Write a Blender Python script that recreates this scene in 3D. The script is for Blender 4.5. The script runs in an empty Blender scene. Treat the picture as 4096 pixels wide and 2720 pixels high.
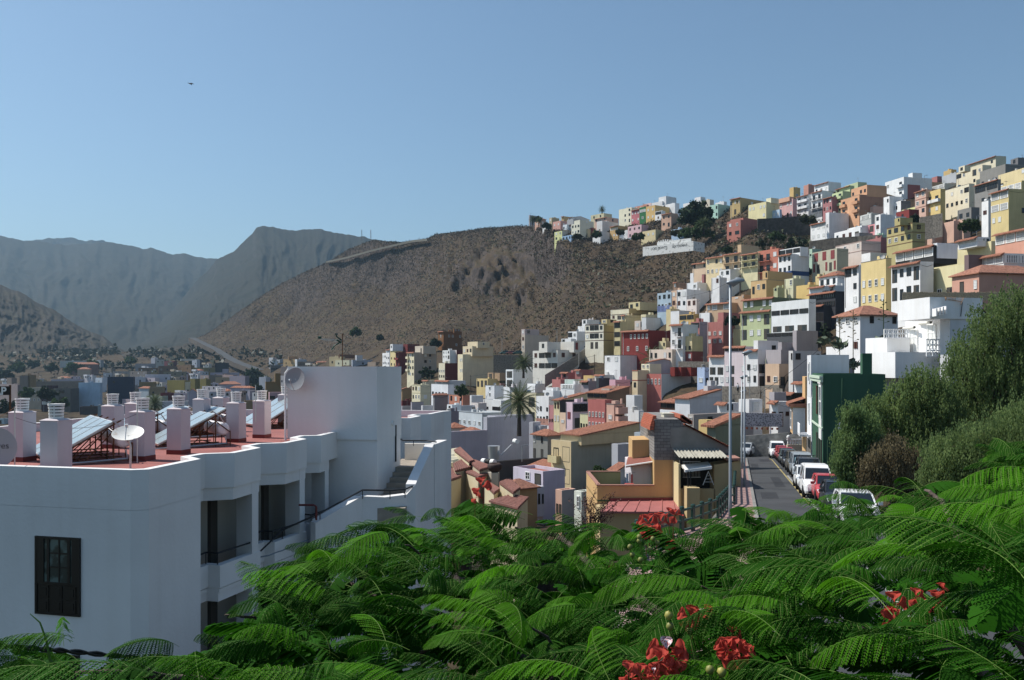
SKY_STR=.1; SUN_E=4.7; SKY_AIR=1.0; SKY_DUST=.9; SKY_OZ=2.0; EXPO=0.34; HAZE_D=1.0e-4; HAZE_COL=(.36,.54,.70,1); SKY_TINT=(.89,.99,.98,1)
import bpy, math, random
import numpy as np
from mathutils import Vector, Matrix
random.seed(7); rng=np.random.default_rng(7)
S=bpy.context.scene; COL=S.collection
F=3413.0; CX=2048.0; CY=1466.0     # camera at origin, level, horizon row 1466
def at(px,py,Y): return Vector(((px-CX)/F*Y, Y, -(py-CY)/F*Y))
def atz(px,py,z):
    Y=-z*F/(py-CY); return Vector(((px-CX)/F*Y, Y, z))
# ---------------- materials
def s2l(c): return tuple(((x/12.92) if x<=.04045 else ((x+.055)/1.055)**2.4) for x in c)
SATN=.74
def hx(h,k=1.0):
    h=h.lstrip('#'); c=s2l([int(h[i:i+2],16)/255 for i in (0,2,4)])
    g=sum(c)/3; return tuple(max(.004,min(.82,(g+(x-g)*SATN)*k*.97)) for x in c)+(1,)
MATS={}
def mat(name,col,rough=.8,metal=0,noise=0,nscale=2,bump=0,bscale=20,trans=0,spec=.3,col2=None,emit=None,coord='Object',ramp=(.35,.65)):
    if name in MATS: return MATS[name]
    m=bpy.data.materials.new(name); m.use_nodes=True; nt=m.node_tree; N=nt.nodes; L=nt.links
    b=N['Principled BSDF']; c=hx(col) if isinstance(col,str) else tuple(col)+((1,) if len(col)==3 else ())
    b.inputs['Base Color'].default_value=c; b.inputs['Roughness'].default_value=rough
    b.inputs['Metallic'].default_value=metal; b.inputs['Specular IOR Level'].default_value=spec
    if noise or bump:
        tc=N.new('ShaderNodeTexCoord')
    if noise:
        n=N.new('ShaderNodeTexNoise'); n.inputs['Scale'].default_value=nscale; n.inputs['Detail'].default_value=6
        L.new(tc.outputs[coord],n.inputs['Vector'])
        r=N.new('ShaderNodeValToRGB'); r.color_ramp.elements[0].position=ramp[0]; r.color_ramp.elements[1].position=ramp[1]
        c2=hx(col2) if isinstance(col2,str) else (col2 if col2 else tuple(x*(1-noise) for x in c[:3])+(1,))
        r.color_ramp.elements[0].color=c2; r.color_ramp.elements[1].color=c
        L.new(n.outputs['Fac'],r.inputs['Fac']); L.new(r.outputs['Color'],b.inputs['Base Color'])
    if bump:
        n2=N.new('ShaderNodeTexNoise'); n2.inputs['Scale'].default_value=bscale; n2.inputs['Detail'].default_value=5
        L.new(tc.outputs[coord],n2.inputs['Vector'])
        bp=N.new('ShaderNodeBump'); bp.inputs['Strength'].default_value=bump; bp.inputs['Distance'].default_value=.05
        L.new(n2.outputs['Fac'],bp.inputs['Height']); L.new(bp.outputs['Normal'],b.inputs['Normal'])
    if trans:
        t=N.new('ShaderNodeBsdfTranslucent'); t.inputs['Color'].default_value=tuple(min(1,x*1.6) for x in c[:3])+(1,)
        if noise: L.new(r.outputs['Color'],t.inputs['Color'])
        mx=N.new('ShaderNodeMixShader'); mx.inputs[0].default_value=trans
        L.new(b.outputs[0],mx.inputs[1]); L.new(t.outputs[0],mx.inputs[2]); L.new(mx.outputs[0],N['Material Output'].inputs['Surface'])
    MATS[name]=m; return m
def wallm(h):
    # painted render: two scales of mottling plus faint vertical rain streaks
    n='paint_'+h
    if n in MATS: return MATS[n]
    c_=hx(h); m=mat(n,tuple(min(.82,x*.9+.075) if max(c_[:3])>.3 else x for x in c_[:3]),rough=.85,noise=.12,nscale=.35,bump=.15,bscale=9,spec=.15,ramp=(.3,.6))
    nt=m.node_tree; N=nt.nodes; L=nt.links
    b=N['Principled BSDF']; src=b.inputs['Base Color'].links[0].from_socket
    tc=N.new('ShaderNodeTexCoord'); mp=N.new('ShaderNodeMapping'); mp.inputs['Scale'].default_value=(1.6,1.6,.12)
    L.new(tc.outputs['Object'],mp.inputs[0]); w=N.new('ShaderNodeTexNoise'); w.inputs['Scale'].default_value=1.5; w.inputs['Detail'].default_value=4
    L.new(mp.outputs[0],w.inputs['Vector']); r=N.new('ShaderNodeValToRGB'); r.color_ramp.elements[0].position=.3; r.color_ramp.elements[1].position=.55
    r.color_ramp.elements[0].color=(.92,.91,.89,1); r.color_ramp.elements[1].color=(1,1,1,1); L.new(w.outputs['Fac'],r.inputs[0])
    mx=N.new('ShaderNodeMix'); mx.data_type='RGBA'; mx.blend_type='MULTIPLY'; mx.inputs[0].default_value=.8
    L.new(src,mx.inputs[6]); L.new(r.outputs[0],mx.inputs[7]); L.new(mx.outputs[2],b.inputs['Base Color'])
    return m
def tilem(name,h,axis=0,scale=14):
    if name in MATS: return MATS[name]
    m=mat(name,h,rough=.8,noise=.45,nscale=3,spec=.2)
    nt=m.node_tree; N=nt.nodes; L=nt.links; tc=N.new('ShaderNodeTexCoord'); w=N.new('ShaderNodeTexWave')
    w.bands_direction='XYZ'[axis]; w.inputs['Scale'].default_value=scale/10; w.inputs['Distortion'].default_value=.3
    L.new(tc.outputs['Object'],w.inputs['Vector'])
    bp=N.new('ShaderNodeBump'); bp.inputs['Strength'].default_value=.9; bp.inputs['Distance'].default_value=.12
    L.new(w.outputs['Fac'],bp.inputs['Height']); L.new(bp.outputs['Normal'],N['Principled BSDF'].inputs['Normal'])
    return m
# ---------------- mesh helpers
class MB:
    def __init__(s): s.v=[]; s.f=[]; s.mi=[]; s.M=None
    def add(s,vs,fs,mi=0):
        o=len(s.v); s.v+= [tuple(v) for v in vs]; s.f+=[tuple(i+o for i in f) for f in fs]; s.mi+=[mi]*len(fs); return s
    def box(s,x0,x1,y0,y1,z0,z1,mi=0,M=None):
        vs=[(x,y,z) for z in (z0,z1) for y in (y0,y1) for x in (x0,x1)]
        if M is not None: vs=[M@Vector(v) for v in vs]
        return s.add(vs,[(0,2,3,1),(4,5,7,6),(0,1,5,4),(2,6,7,3),(0,4,6,2),(1,3,7,5)],mi)
    def prism(s,poly,z0,z1,mi=0,cap=True):
        n=len(poly); 
        z0s=z0 if hasattr(z0,'__len__') else [z0]*n; z1s=z1 if hasattr(z1,'__len__') else [z1]*n
        vs=[(p[0],p[1],z0s[i]) for i,p in enumerate(poly)]+[(p[0],p[1],z1s[i]) for i,p in enumerate(poly)]
        fs=[(i,(i+1)%n,n+(i+1)%n,n+i) for i in range(n)]
        if cap: fs+=[tuple(range(n-1,-1,-1)),tuple(range(n,2*n))]
        return s.add(vs,fs,mi)
    def tube(s,pts,r,n=6,mi=0,cap=True):
        pts=[Vector(p) for p in pts]; m=len(pts); rs=r if hasattr(r,'__len__') else [r]*m; vs=[]
        for i,p in enumerate(pts):
            d=(pts[min(i+1,m-1)]-pts[max(i-1,0)]); d=d.normalized() if d.length>1e-9 else Vector((0,0,1))
            a=d.orthogonal().normalized() if i==0 else (pa-d*pa.dot(d)).normalized(); pa=a; b=d.cross(a)
            for k in range(n):
                t=2*math.pi*k/n; vs.append(p+(a*math.cos(t)+b*math.sin(t))*rs[i])
        fs=[(i*n+k,i*n+(k+1)%n,(i+1)*n+(k+1)%n,(i+1)*n+k) for i in range(m-1) for k in range(n)]
        if cap: fs+=[tuple(range(n-1,-1,-1)),tuple(range((m-1)*n,m*n))]
        return s.add(vs,fs,mi)
    def lathe(s,prof,c=(0,0,0),n=16,mi=0,M=None,cap=False):
        vs=[]
        for r,z in prof:
            for k in range(n):
                t=2*math.pi*k/n; v=Vector((r*math.cos(t),r*math.sin(t),z)); 
                if M is not None: v=M@v
                vs.append(v+Vector(c))
        m=len(prof); fs=[(i*n+k,i*n+(k+1)%n,(i+1)*n+(k+1)%n,(i+1)*n+k) for i in range(m-1) for k in range(n)]
        if cap: fs+=[tuple(range(n-1,-1,-1)),tuple(range((m-1)*n,m*n))]
        return s.add(vs,fs,mi)
    def mesh(s,name,mats,smooth=False):
        me=bpy.data.meshes.new(name); me.from_pydata(s.v,[],s.f)
        for m in (mats if isinstance(mats,(list,tuple)) else [mats]): me.materials.append(m)
        me.polygons.foreach_set('material_index',s.mi)
        if smooth: me.polygons.foreach_set('use_smooth',[True]*len(s.f))
        me.update(); return me
    def build(s,name,mats,parent=None,smooth=False):
        return link(s.mesh(name,mats,smooth),name,parent)
def link(me,name,parent=None):
    o=bpy.data.objects.new(name,me); COL.objects.link(o)
    if parent is not None: o.parent=parent
    return o
def npmesh(name,V,Q,mats,mi=None,smooth=False):
    V=np.asarray(V,dtype=np.float32); Q=np.asarray(Q,dtype=np.int32); k=Q.shape[1]
    me=bpy.data.meshes.new(name); me.vertices.add(len(V)); me.vertices.foreach_set('co',V.ravel())
    me.loops.add(Q.size); me.loops.foreach_set('vertex_index',Q.ravel())
    me.polygons.add(len(Q)); me.polygons.foreach_set('loop_start',np.arange(0,Q.size,k,dtype=np.int32))
    for m in (mats if isinstance(mats,(list,tuple)) else [mats]): me.materials.append(m)
    if mi is not None: me.polygons.foreach_set('material_index',np.asarray(mi,dtype=np.int32))
    if smooth: me.polygons.foreach_set('use_smooth',np.ones(len(Q),dtype=bool))
    me.update(calc_edges=True); return me
def thing(name,label,cat,loc=(0,0,0),rz=0,group=None):
    o=bpy.data.objects.new(name,None); COL.objects.link(o); o.location=loc; o.rotation_euler=(0,0,rz)
    o.empty_display_size=.1
    return tag(o,label,cat,group)
def tag(o,label,cat,group=None,kind=None):
    o['label']=label; o['category']=cat
    if group: o['group']=group
    if kind: o['kind']=kind
    return o
def struct(name,me,label=None):
    o=link(me,name) if isinstance(me,bpy.types.Mesh) else me
    o['kind']='structure'
    if label: o['label']=label
    return o
def leafquads(C,size,n_up=None,aspect=1.0,droop=None):
    # random oriented quads at centers C (Nx3) -> V,Q
    n=len(C); d=rng.normal(size=(n,3)); d/=np.linalg.norm(d,axis=1)[:,None]
    if droop is not None: d=d*(1-droop)+np.array([0,0,-1])*droop; d/=np.linalg.norm(d,axis=1)[:,None]
    e=np.cross(d,rng.normal(size=(n,3))); e/=np.linalg.norm(e,axis=1)[:,None]
    s=(size*(.6+.8*rng.random(n)))[:,None]; a=d*s*aspect; b=e*s
    V=np.stack([C-a,C+b*.5-a*.1,C+a,C-b*.5-a*.1],axis=1).reshape(-1,3)
    return V,np.arange(4*n).reshape(-1,4)
# value noise (numpy fbm) for terrain
def vnoise(x,y,seed=0):
    xi=np.floor(x).astype(np.int64); yi=np.floor(y).astype(np.int64); xf=x-xi; yf=y-yi
    def h(a,b):
        n=(a*374761393+b*668265263+seed*982451653)&0x7fffffff; n=((n^(n>>13))*1274126177)&0x7fffffff
        return ((n^(n>>16))&0xffff)/65535.0
    u=xf*xf*(3-2*xf); v=yf*yf*(3-2*yf)
    return (h(xi,yi)*(1-u)+h(xi+1,yi)*u)*(1-v)+(h(xi,yi+1)*(1-u)+h(xi+1,yi+1)*u)*v
def fbm(x,y,o=5,seed=0,ridge=False):
    s=0;a=1;t=0
    for i in range(o):
        n=vnoise(x*2**i,y*2**i,seed+i*17)
        if ridge: n=1-abs(2*n-1)
        s=s+a*n; t+=a; a*=.5
    return s/t
HS='''
A|395,400,510,405,525|#ada3a6|-|-|flat|house|grey mauve block with no windows at the far end of the ridge houses
A|470,535,620,455,540|#d49a78|x.d|d|hip|house|peach house with a stepped tiled roof next to the mauve end block
A|665,700,800,438,505|#b8a878|d|-|flat|house|dull khaki house with a flat roof behind the ridge palms
A|575,640,680,512,578|#e6e6e6|dd|-|flat|cottage|small white cottage with two dark windows below the ridge palms
A|712,815,905,480,568|#dd9783|ww|w|flat|house|low salmon pink house with white shutters near the ridge end
A|828,860,1120,420,480|#c29c45|x|-|pent|house|mustard house with an orange tiled edge on the ridge line
A|920,965,1205,436,490|#c9ced2|d|-|gable|house|grey white gabled house between the mustard house and the cream block
A|848,905,962,530,612|#cfdbe6|dd|-|flat|cottage|pale blue white cottage left of the tall cream block
A|905,990,1090,455,600|#9da0a5|d|x|flat|house|plain grey house standing behind the pale blue white cottage
A|964,1078,1265,512,735|#e2dfc4|ddd.ddd.dxd|xxx|flat|apartment_house|tall pale cream block with three rows of small windows on the ridge
+A|1000,1078,1265,470,512|#e2dfc4|x|d|flat
A|735,838,965,617,742|#d9dc82|dd.dx|-|flat|house|lime yellow house at the lower corner of the ridge||rw=#a9acae
A|838,962,1000,672,742|#7fb0dc|ddd|-|flat|cottage|bright blue cottage in front of the lime yellow house
A|1078,1188,1290,592,700|#e3c887|ddd|d|flat|house|sandy yellow house with three dark windows beside the tall cream block
A|1188,1245,1290,580,690|#8f3a32|d.d|-|flat|house|narrow brick red house beside the sandy yellow one
A|1225,1400,1510,378,450|#cdc490|dd|-|flat|house|olive cream house under the lone ridge palm
A|1275,1440,1600,430,482|#d7a78c|ddd|d|pent|house|low peach house with dark red roof below the lone palm
A|1250,1355,1480,622,772|#e2e2e0|ddd.x|-|pent|house|white house with dark upper veranda hanging over the slope
A|1305,1380,1590,482,640|#dcdcdc|x.d|-|flat|house|broad white house with a shaded grey flank mid ridge
A|1485,1595,1770,545,710|#d3a33d|wwww.xww|-|pent|house|mustard house with white shutters and tiled canopy mid ridge
A|1605,1775,1870,300,495|#efe9c3|xxd.xdd.xdd|-|flat|apartment_house|tall pale lemon house with a plain upper wall on the ridge
A|1772,1885,1890,322,500|#c94f5e|www.wxw|-|pent|house|raspberry red house with white shutters on the ridge
A|1882,1968,1975,290,480|#2f7d4a|S.d|-|flat|house|bottle green house with a glazed bay window
A|1970,2092,2330,270,465|#e2b23f|ww.ww|-|flat|house|sunflower yellow house with open white shutters on the ridge
A|2092,2180,2230,345,465|#e6e7e8|s.d|-|flat|house|white house with a strip window right of the sunflower yellow house
A|2178,2310,2400,375,555|#cd9873|dd.dd|-|pent|house|tan house with dark windows left of the round dark tree
A|2312,2440,2500,585,690|#93b8da|xd|-|flat|cottage|light blue cottage with a red foot under the round dark tree
A|1612,1722,1730,605,700|#e5e5e5|wdw|-|flat|cottage|white cottage squeezed beside the rose pink house
A|1725,1908,2000,532,700|#e0aeb6|ddd.ddd|-|flat|house|rose pink house with a blue grey foot on the ridge||base=8c9aa5,bh=.6
A|1908,2098,2270,600,700|#e0ca86|www|-|flat|house|low straw yellow house right of the rose pink house
A|1815,1980,2010,262,330|#cd7a4e|ddd|-|flat|house|orange brick house on the skyline behind the ridge houses
A|1930,2040,2180,240,290|#e6c0bd|x|-|flat|house|pale pink house on the skyline behind the ridge houses
A|2140,2240,2380,148,235|#e4e6e8|x|-|flat|house|white cube house highest on the ridge left of the round tree
+A|2000,2190,2420,215,270|#dfe1e3|x|-|flat
A|2190,2361,2420,240,290|#e4e6e8|dxx|-|flat|house|low white house with a dark glass gable behind the round tree
B|110,200,350,372,430|#e8e8e8|x|-|flat|house|white house partly hidden behind the round dark tree
+B|265,345,350,292,370|#e8e8e8|x|-|flat
B|350,470,525,328,385|#d9cbb2|x|-|flat|house|beige round fronted house on the skyline right of the round tree
B|470,580,745,390,575|#a5d8c2|xxd.xxd|-|flat|house|mint green house right of the round dark tree
B|545,660,700,355,400|#e2e4e6|x|-|flat|house|low white roof house behind the mint green house
B|745,880,1290,302,520|#c9a548|sxddd.xgx|xdxd.xx|pent|house|large mustard house with a garage on the skyline
B|990,1230,1410,358,590|#ecdf94|wwxww.xxxw|-|flat|house|pale butter yellow house with white shutters near the skyline
+B|1230,1295,1400,305,358|#ece6b8|x|-|flat
B|1230,1412,1440,462,580|#a9cbea|wxww|-|flat|cottage|sky blue cottage with white windows beside the butter yellow house
B|1410,1590,1645,318,560|#e3a5a3|wxww.wxdw|-|flat|house|dusty pink house with white shutters near the skyline
+B|1375,1545,1600,290,330|#dd9c6f|x|-|flat
B|1545,1600,1690,162,310|#e0b242|x.x|x.d|flat|stair_tower|mustard yellow stair tower rising above the dusty pink house||c=tower
B|1735,1800,1900,128,195|#c97d63|x|-|flat|house|salmon brick box house on the skyline beside the stair tower
B|1640,1800,1850,260,525|#e8eaec|BB.BB.dd|-|pent|apartment_house|white apartment house with rounded balconies left of the brown railed one
B|1840,1985,2140,205,545|#eaecee|RR.RR.xdd|-|pent|apartment_house|white apartment house with brown railed balconies on the skyline||base=70777f,bh=3
+B|1880,2070,2240,88,200|#e6e8ea|x.ddd|-|pent
B|1995,2118,2125,290,590|#b35a5d|ddd.ddd.x|-|pent|house|wine pink house with a tiled canopy between white and green houses
B|2120,2262,2400,215,500|#bccf88|BB.BB.dd|-|flat|apartment_house|pale green apartment house with long balconies near the skyline
+B|2170,2361,2420,140,215|#bccf88|dxx|-|pent
B|700,885,1130,600,828|#bf5a3e|dd.dD|-|flat|house|terracotta house standing alone on the scrubby slope||f=3
+B|745,920,1130,575,690|#bf5a3e|dd|-|flat
B|1830,2040,2080,625,862|#eaecee|www.www|-|pent|house|white house with white shutters and a tiled edge above the cliff path||f=3
B|2030,2080,2345,502,860|#e6e7ea|x.f.x|-|flat|house|tall white house with a wide shaded flank beside the cliff path||f=3
B|2150,2500,2600,700,850|#eceded|dnng|-|flat|house|long low white house with an open brown door above the stone wall||f=2
C|-110,140,512,738,1080|#e09a58|BxB.BxB.dxd|xdd|flat|apartment_house|big orange apartment house with a plain brown flank near the skyline||bc=#d08a48,rw=#a8683a
+C|30,243,510,602,740|#e09a58|dxdd|-|flat
C|-60,120,240,565,700|#b9c98a|d|-|flat|house|green house top behind the big orange apartment house
C|487,740,1120,495,760|#e9ecef|dxB.dxB|-|flat|apartment_house|tall white apartment house with recessed balconies on the skyline||f=8
+C|800,858,985,440,497|#e9ecef|x|-|flat
C|708,795,960,600,752|#a83a2e|x|-|flat|house|windowless brick red house right of the tall white apartment house
C|462,545,730,757,985|#eeeff0|xd.xx|-|flat|house|white house with one dark window below the tall white apartment house
C|548,700,830,817,975|#eeeff0|dddx|-|flat|house|white house front with three windows and a block side beside the lime roof||rw=#77777a
C|700,890,900,900,990|#e3e07c|x|-|flat|house|lime yellow parapet house below the white terraces
C|890,1038,1120,665,1000|#dba88c|dd.dd.xd|-|pent|house|peach pink three storey house with brown bands||band=2,bcol=8c4e3a
C|1038,1235,1300,655,990|#e6c250|BB.ww|-|flat|house|golden yellow house with a white balcony beside the peach pink house||bc=#e0e0dc
C|1235,1620,1695,590,885|#e9ddb8|sxdxds.xddddd|-|flat|house|long cream house with potted plants on its terrace
C|1115,1290,1440,582,650|#c5cbc4|SS|-|flat|house|grey glazed terrace house behind the golden yellow house
C|1255,1445,1480,435,578|#aab0b6|x|-|flat|house|plain light grey wall house high on the hill
C|1114,1190,1252,487,572|#b0504a|x|-|flat|house|small dusty red house beside the light grey wall
C|1275,1380,1450,395,445|#c9a23c|x|-|flat|house|small mustard house top above the light grey wall
C|1450,1800,1810,335,575|#e5d6ac|sfxLf.xxxdx|-|flat|house|unfinished cream house with a big black bay window
+C|1480,1560,1640,340,400|#e5d6ac|d|-|flat
C|1580,1980,2120,212,335|#ddd2ab|xxxd|x|pent|house|tan house with a long sloping tiled edge at the hill top
C|1765,2110,2360,322,560|#8b8983|x.dddd|-|flat|house|raw grey block house with a heavy concrete eave||rc=g
C|2180,2280,2420,235,330|#77777a|d|-|flat|house|dark grey block house at the top edge of the town
C|1695,2010,2050,528,835|#8e8c88|ss.xddx|-|pent|house|grey stone house with a dark glazed upper floor
C|2015,2400,2460,362,560|#e3cb82|xxxw.Bxxx|-|flat|house|straw yellow house with a long awning at the hill top||bc=#e0e0dc
C|1915,2155,2420,655,1130|#dcc166|SS.SS.wwx|xd|pent|apartment_house|big yellow house with wraparound glass bays on the upper slope
+C|2050,2330,2460,545,700|#dcc166|SSS|-|flat
C|1790,1880,1930,812,1140|#eceef0|x.n.x|-|flat|house|narrow white house with a wooden shutter beside the big yellow one
C|1465,1650,1760,905,1080|#84837f|dd|-|flat|house|raw grey brick house with a thick concrete roof above the rock||f=3
C|1055,1165,1275,1085,1215|#d9a283|x|g|flat|house|peach walled house left of the clothes line
C|1275,1415,1540,1088,1180|#dba586|x|-|flat|house|peach walled house behind the clothes line
C|1415,1545,1640,1070,1150|#dda787|x|-|flat|house|peach walled house nearest the dark green bush
C|635,812,945,935,1080|#8e2f2b|xdx|-|flat|house|dark red walled house right of the white terrace
C|348,425,640,1000,1228|#f0f0f0|d.d|-|flat|house|white house beside the pink arch with a stepped roof
+C|425,635,640,1030,1225|#f0f0f0|xx.dxx|-|flat
C|150,300,420,985,1080|#b9bdb9|S|-|flat|house|grey glazed shed house under the big orange flank
C|172,350,355,1128,1230|#e88088|xg|-|flat|house|bright coral pink house with an arched doorway
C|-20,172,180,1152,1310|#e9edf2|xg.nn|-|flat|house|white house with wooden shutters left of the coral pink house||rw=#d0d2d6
C|510,855,1025,1112,1500|#b7a64b|dDdd.dddd.xxxx|d.d.x|flat|apartment_house|olive green apartment block with brown bands||band=2,bcol=7a5636
+C|615,690,860,1045,1115|#b7a64b|xd|-|flat
C|78,140,410,1252,1350|#86868a|x|-|flat|house|small grey block house left of the olive block
C|230,430,505,1312,1365|#a8504c|x|-|flat|house|low dusty red house left of the olive block
C|320,430,505,1275,1312|#b6e0c0|x|-|flat|house|small mint walled house on the dusty red roof
C|255,330,460,892,975|#d7a48c|x|-|flat|house|small peach house below the big orange flank
D|-180,168,430,212,480|#d6c2b4|xfxf.xxxx|-|flat|house|rosy beige house with French windows right of the red panelled one||band=1,bcol=a9897c
D|168,288,595,372,470|#eceef0|xx|-|flat|house|white and mauve house below the olive block||dd=1
D|162,498,572,452,1085|#e6c767|xxxx.wffw.wffw|-|flat|apartment_house|tall golden yellow house with four narrow French windows
D|-60,130,163,545,1100|#edeff1|sd.xd.xd|-|pent|house|white house with a tiled canopy left of the tall golden house
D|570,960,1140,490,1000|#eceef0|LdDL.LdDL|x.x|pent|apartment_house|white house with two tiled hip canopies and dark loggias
+D|630,1145,1460,270,470|#3a3a3a|SSSS|x|pent
+D|1180,1190,1465,240,400|#dfe3e8|x|x|flat
D|1145,1920,1968,215,480|#e2d490|xxxxx|-|flat|house|cream upper terrace house with a long balustrade||D=150
+D|1470,1730,1900,160,240|#dfe1e6|SSS|ddd|pent
D|880,1600,1606,520,1000|#e3d694|xxxxx.fLfLL|-|flat|house|long cream house with white framed windows and a balustraded roof||D=143,f=3
D|1604,1615,1900,400,700|#7f6868|-|x|flat|house|plain mauve wall house between the cream terraces and the orange villa||D=141
D|1975,2700,2800,-20,420|#d98a64|SSSSS.xxxxx|-|pent|villa|orange villa with a long white strip window at the edge of town||D=136
+D|1735,2090,2700,380,560|#d9d6d2|SSS|SSS|pent
D|1390,1755,2700,640,960|#d08a68|xgxw|x|hip|house|peach house with a half hip tiled roof by the reed fence||D=128
D|-172,150,660,1207,1720|#eef0f2|fff.xxx.dxd|xdxxd.x.x|hip|house|white house with a pantile edge and slim windows near the agaves||f=4
E|235,420,425,300,480|#e5c093|sxxd.x|-|pent|house|peach end house with brown glass at the foot of the upper slope
E|418,650,700,215,470|#ebd190|fxdw.ffdw|-|pent|apartment_house|buttery yellow apartment house with white shutters in the upper row
E|650,880,890,170,420|#e3bd85|RR.RR|-|pent|apartment_house|light apricot apartment house with iron balconies
+E|845,893,1130,60,175|#dfb57a|x|-|flat
E|893,1115,1125,170,440|#eadf9f|RR.RR.xx|-|pent|apartment_house|pale lemon apartment house with green railed balconies
E|1122,1395,1470,110,415|#cf5f2c|RRd.RRd|-|flat|apartment_house|vivid orange apartment house with stacked balconies
E|1392,1572,1808,185,450|#ecedef|ddd.ddd|x.x|pent|house|white house with a big plain flank and dark glazed top floor||base=2b4f8a,bh=.8
+E|1398,1690,1800,90,190|#e6e8ea|sss|-|flat
E|1810,1850,1860,118,230|#a9cfae|x.d|-|flat|house|slim mint green house beside the white glazed top house
E|1852,2185,2200,110,405|#b9b494|rrr.rgxrgr|-|flat|apartment_house|khaki apartment block with dark red panels
E|1935,2080,2230,45,100|#eceef0|x|-|flat|house|white rooftop house behind the khaki panelled block
E|598,745,1020,390,600|#eef0f2|dd.xx|-|flat|house|white house with a broad lilac flank behind the street lamp
E|490,600,700,500,720|#eef0f2|xd.x|-|flat|house|white stepped house with a slanted wall left of the street lamp
E|205,250,390,445,560|#e9ebee|x|-|flat|house|white and mauve box house at the slope foot
E|380,392,560,465,550|#a8494d|x|-|flat|house|raspberry walled house behind the white stepped house
E|160,300,490,570,680|#e6e8ea|xd|-|flat|house|flat white house with a small black window near the slope foot
E|-20,25,190,570,660|#a5764f|d|-|pent|house|brown house with tiled edge behind the light blue house
E|1025,1232,1480,535,715|#deae55|ddd|-|flat|house|ochre house with three dark windows right of the street lamp
+E|1180,1250,1585,415,545|#dcaa50|xd|-|flat
E|1478,1595,1750,515,645|#d9d6a6|xd|-|flat|house|pale sage cream house right of the ochre house
E|1330,1385,1480,640,700|#b8bc7a|d|-|flat|house|small olive house behind the sloping green roof
E|1635,1810,1815,600,690|#e2b93a|xx|-|flat|house|lemon walled house with a green awning
E|1895,1950,1990,480,560|#e3c56e|x|-|flat|house|small yellow house top left of the white pantiled villa
E|1945,2190,2400,470,640|#eceef0|ddd|-|hip|villa|white villa with a pantile hip roof mid slope
+E|2130,2361,2500,430,520|#3a3a3c|SSS|-|pent
E|1812,2020,2280,620,760|#e9ebee|xx|-|pent|house|low white house with a small hip canopy mid slope
E|1975,2160,2420,610,720|#dcdfe0|ddd|x|pent|house|white grey house with three dark windows above the charcoal tower
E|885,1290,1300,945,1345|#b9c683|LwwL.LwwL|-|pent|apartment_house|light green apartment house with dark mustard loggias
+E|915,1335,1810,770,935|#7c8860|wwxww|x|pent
E|1300,1805,1900,795,1230|#dfe3e4|xxx.ssss.xxx.LLL|-|flat|apartment_house|apartment block with broad white bands and dark strip windows
E|1810,2165,2322,690,920|#3e3f45|ss.ss|-|pent|apartment_house|charcoal tower with stepped red tiled terraces
+E|1640,2005,2300,875,1160|#3b3d44|sxs|-|pent
+E|1630,1830,2175,1105,1440|#2c3140|s.x|-|pent
E|910,930,1020,735,790|#c99a6a|w|-|flat|house|small tan house behind the orange tiled long roof
E|765,900,1020,755,800|#d0a070|w|-|flat|house|low tan house under the orange ridge roof
F|1770,2080,2250,200,325|#caa06e|wSxS|-|pent|house|tan house with a patterned strip window below a tiled roof
K|1226,1430,1440,400,590|#a79da2|-|x|flat|house|long mauve house with a stair stepped roof wall||D=168
+K|1430,1440,1640,300,500|#a79da2|-|x|flat
+K|1630,1640,1928,140,460|#a79da2|-|x|flat
K|1240,1640,1800,160,225|#55585c|ssss|s|flat|house|dark glazed veranda house behind the stair stepped wall||D=180,f=2
K|1218,1405,1592,590,885|#dcb184|x.dd|x.gd|flat|house|peach house with a shaded entrance above a stone wall||D=163,base=8a8175,bh=.1,f=9
K|1590,1600,1890,592,820|#a4a2a6|x|x|flat|house|plain grey house flank right of the peach entrance house||D=160
K|955,1118,1222,400,892|#f0f1f3|xx.dd.dd|x.L.g|pent|house|white two storey house with a tiled balcony near the tall lamps||D=172,f=9
+K|1060,1120,1400,275,480|#eceef0|x|xd|flat
K|668,955,962,435,892|#dcc8cd|x.wLxw.wgxw|-|flat|house|lilac pink house with a shaded loggia behind the tall lamp||D=178,f=9
+K|672,950,955,355,440|#d8c4ca|sss|-|pent
K|458,665,672,480,882|#eeeff0|x.LL.LLd|-|pent|house|white house with a dark sloped attic left of the lilac pink house||D=184,f=9
K|300,400,460,640,880|#a9c4ee|x.d|x.d|flat|house|powder blue house with a scrolled parapet
E|652,882,885,1195,1375|#e6cf86|Rdx|-|flat|house|cream yellow house between the red and the light green blocks
+E|808,882,890,1080,1200|#e6cf86|x|-|flat
E|432,650,806,1100,1530|#bc5648|xxx.wfw.wfw.xxx|x|flat|apartment_house|brick red apartment house with white shutters
+E|580,655,868,975,1110|#b85248|xx|-|flat
E|212,330,438,1100,1545|#bb574c|s.B.B.d|x|flat|house|narrow red house with tiled balcony canopies||bc=#e4e2e0,rw=#b7a3ae
F|1290,1452,1660,495,990|#eceef0|dR.dR.dx|-|pent|apartment_house|slim white apartment house with iron balconies left of the yellow house
F|1455,1580,1588,655,990|#e5cd84|xx.dd.dd|-|flat|house|narrow straw yellow house with a dark red foot||base=9c4a44,bh=2.4
F|1410,1605,1672,355,452|#dfae30|ss|-|flat|house|small house with bright yellow awnings behind the red apartments
F|1290,1405,1560,312,452|#e9ebed|x|-|flat|house|white roof terrace house left of the yellow awnings
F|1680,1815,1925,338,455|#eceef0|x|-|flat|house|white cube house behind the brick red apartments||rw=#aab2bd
F|1112,1300,1312,62,300|#9fbdd2|ddd.dddg|-|flat|house|light blue grey house at the foot of the bare slope||base=4a6bb0,bh=1.6
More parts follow.
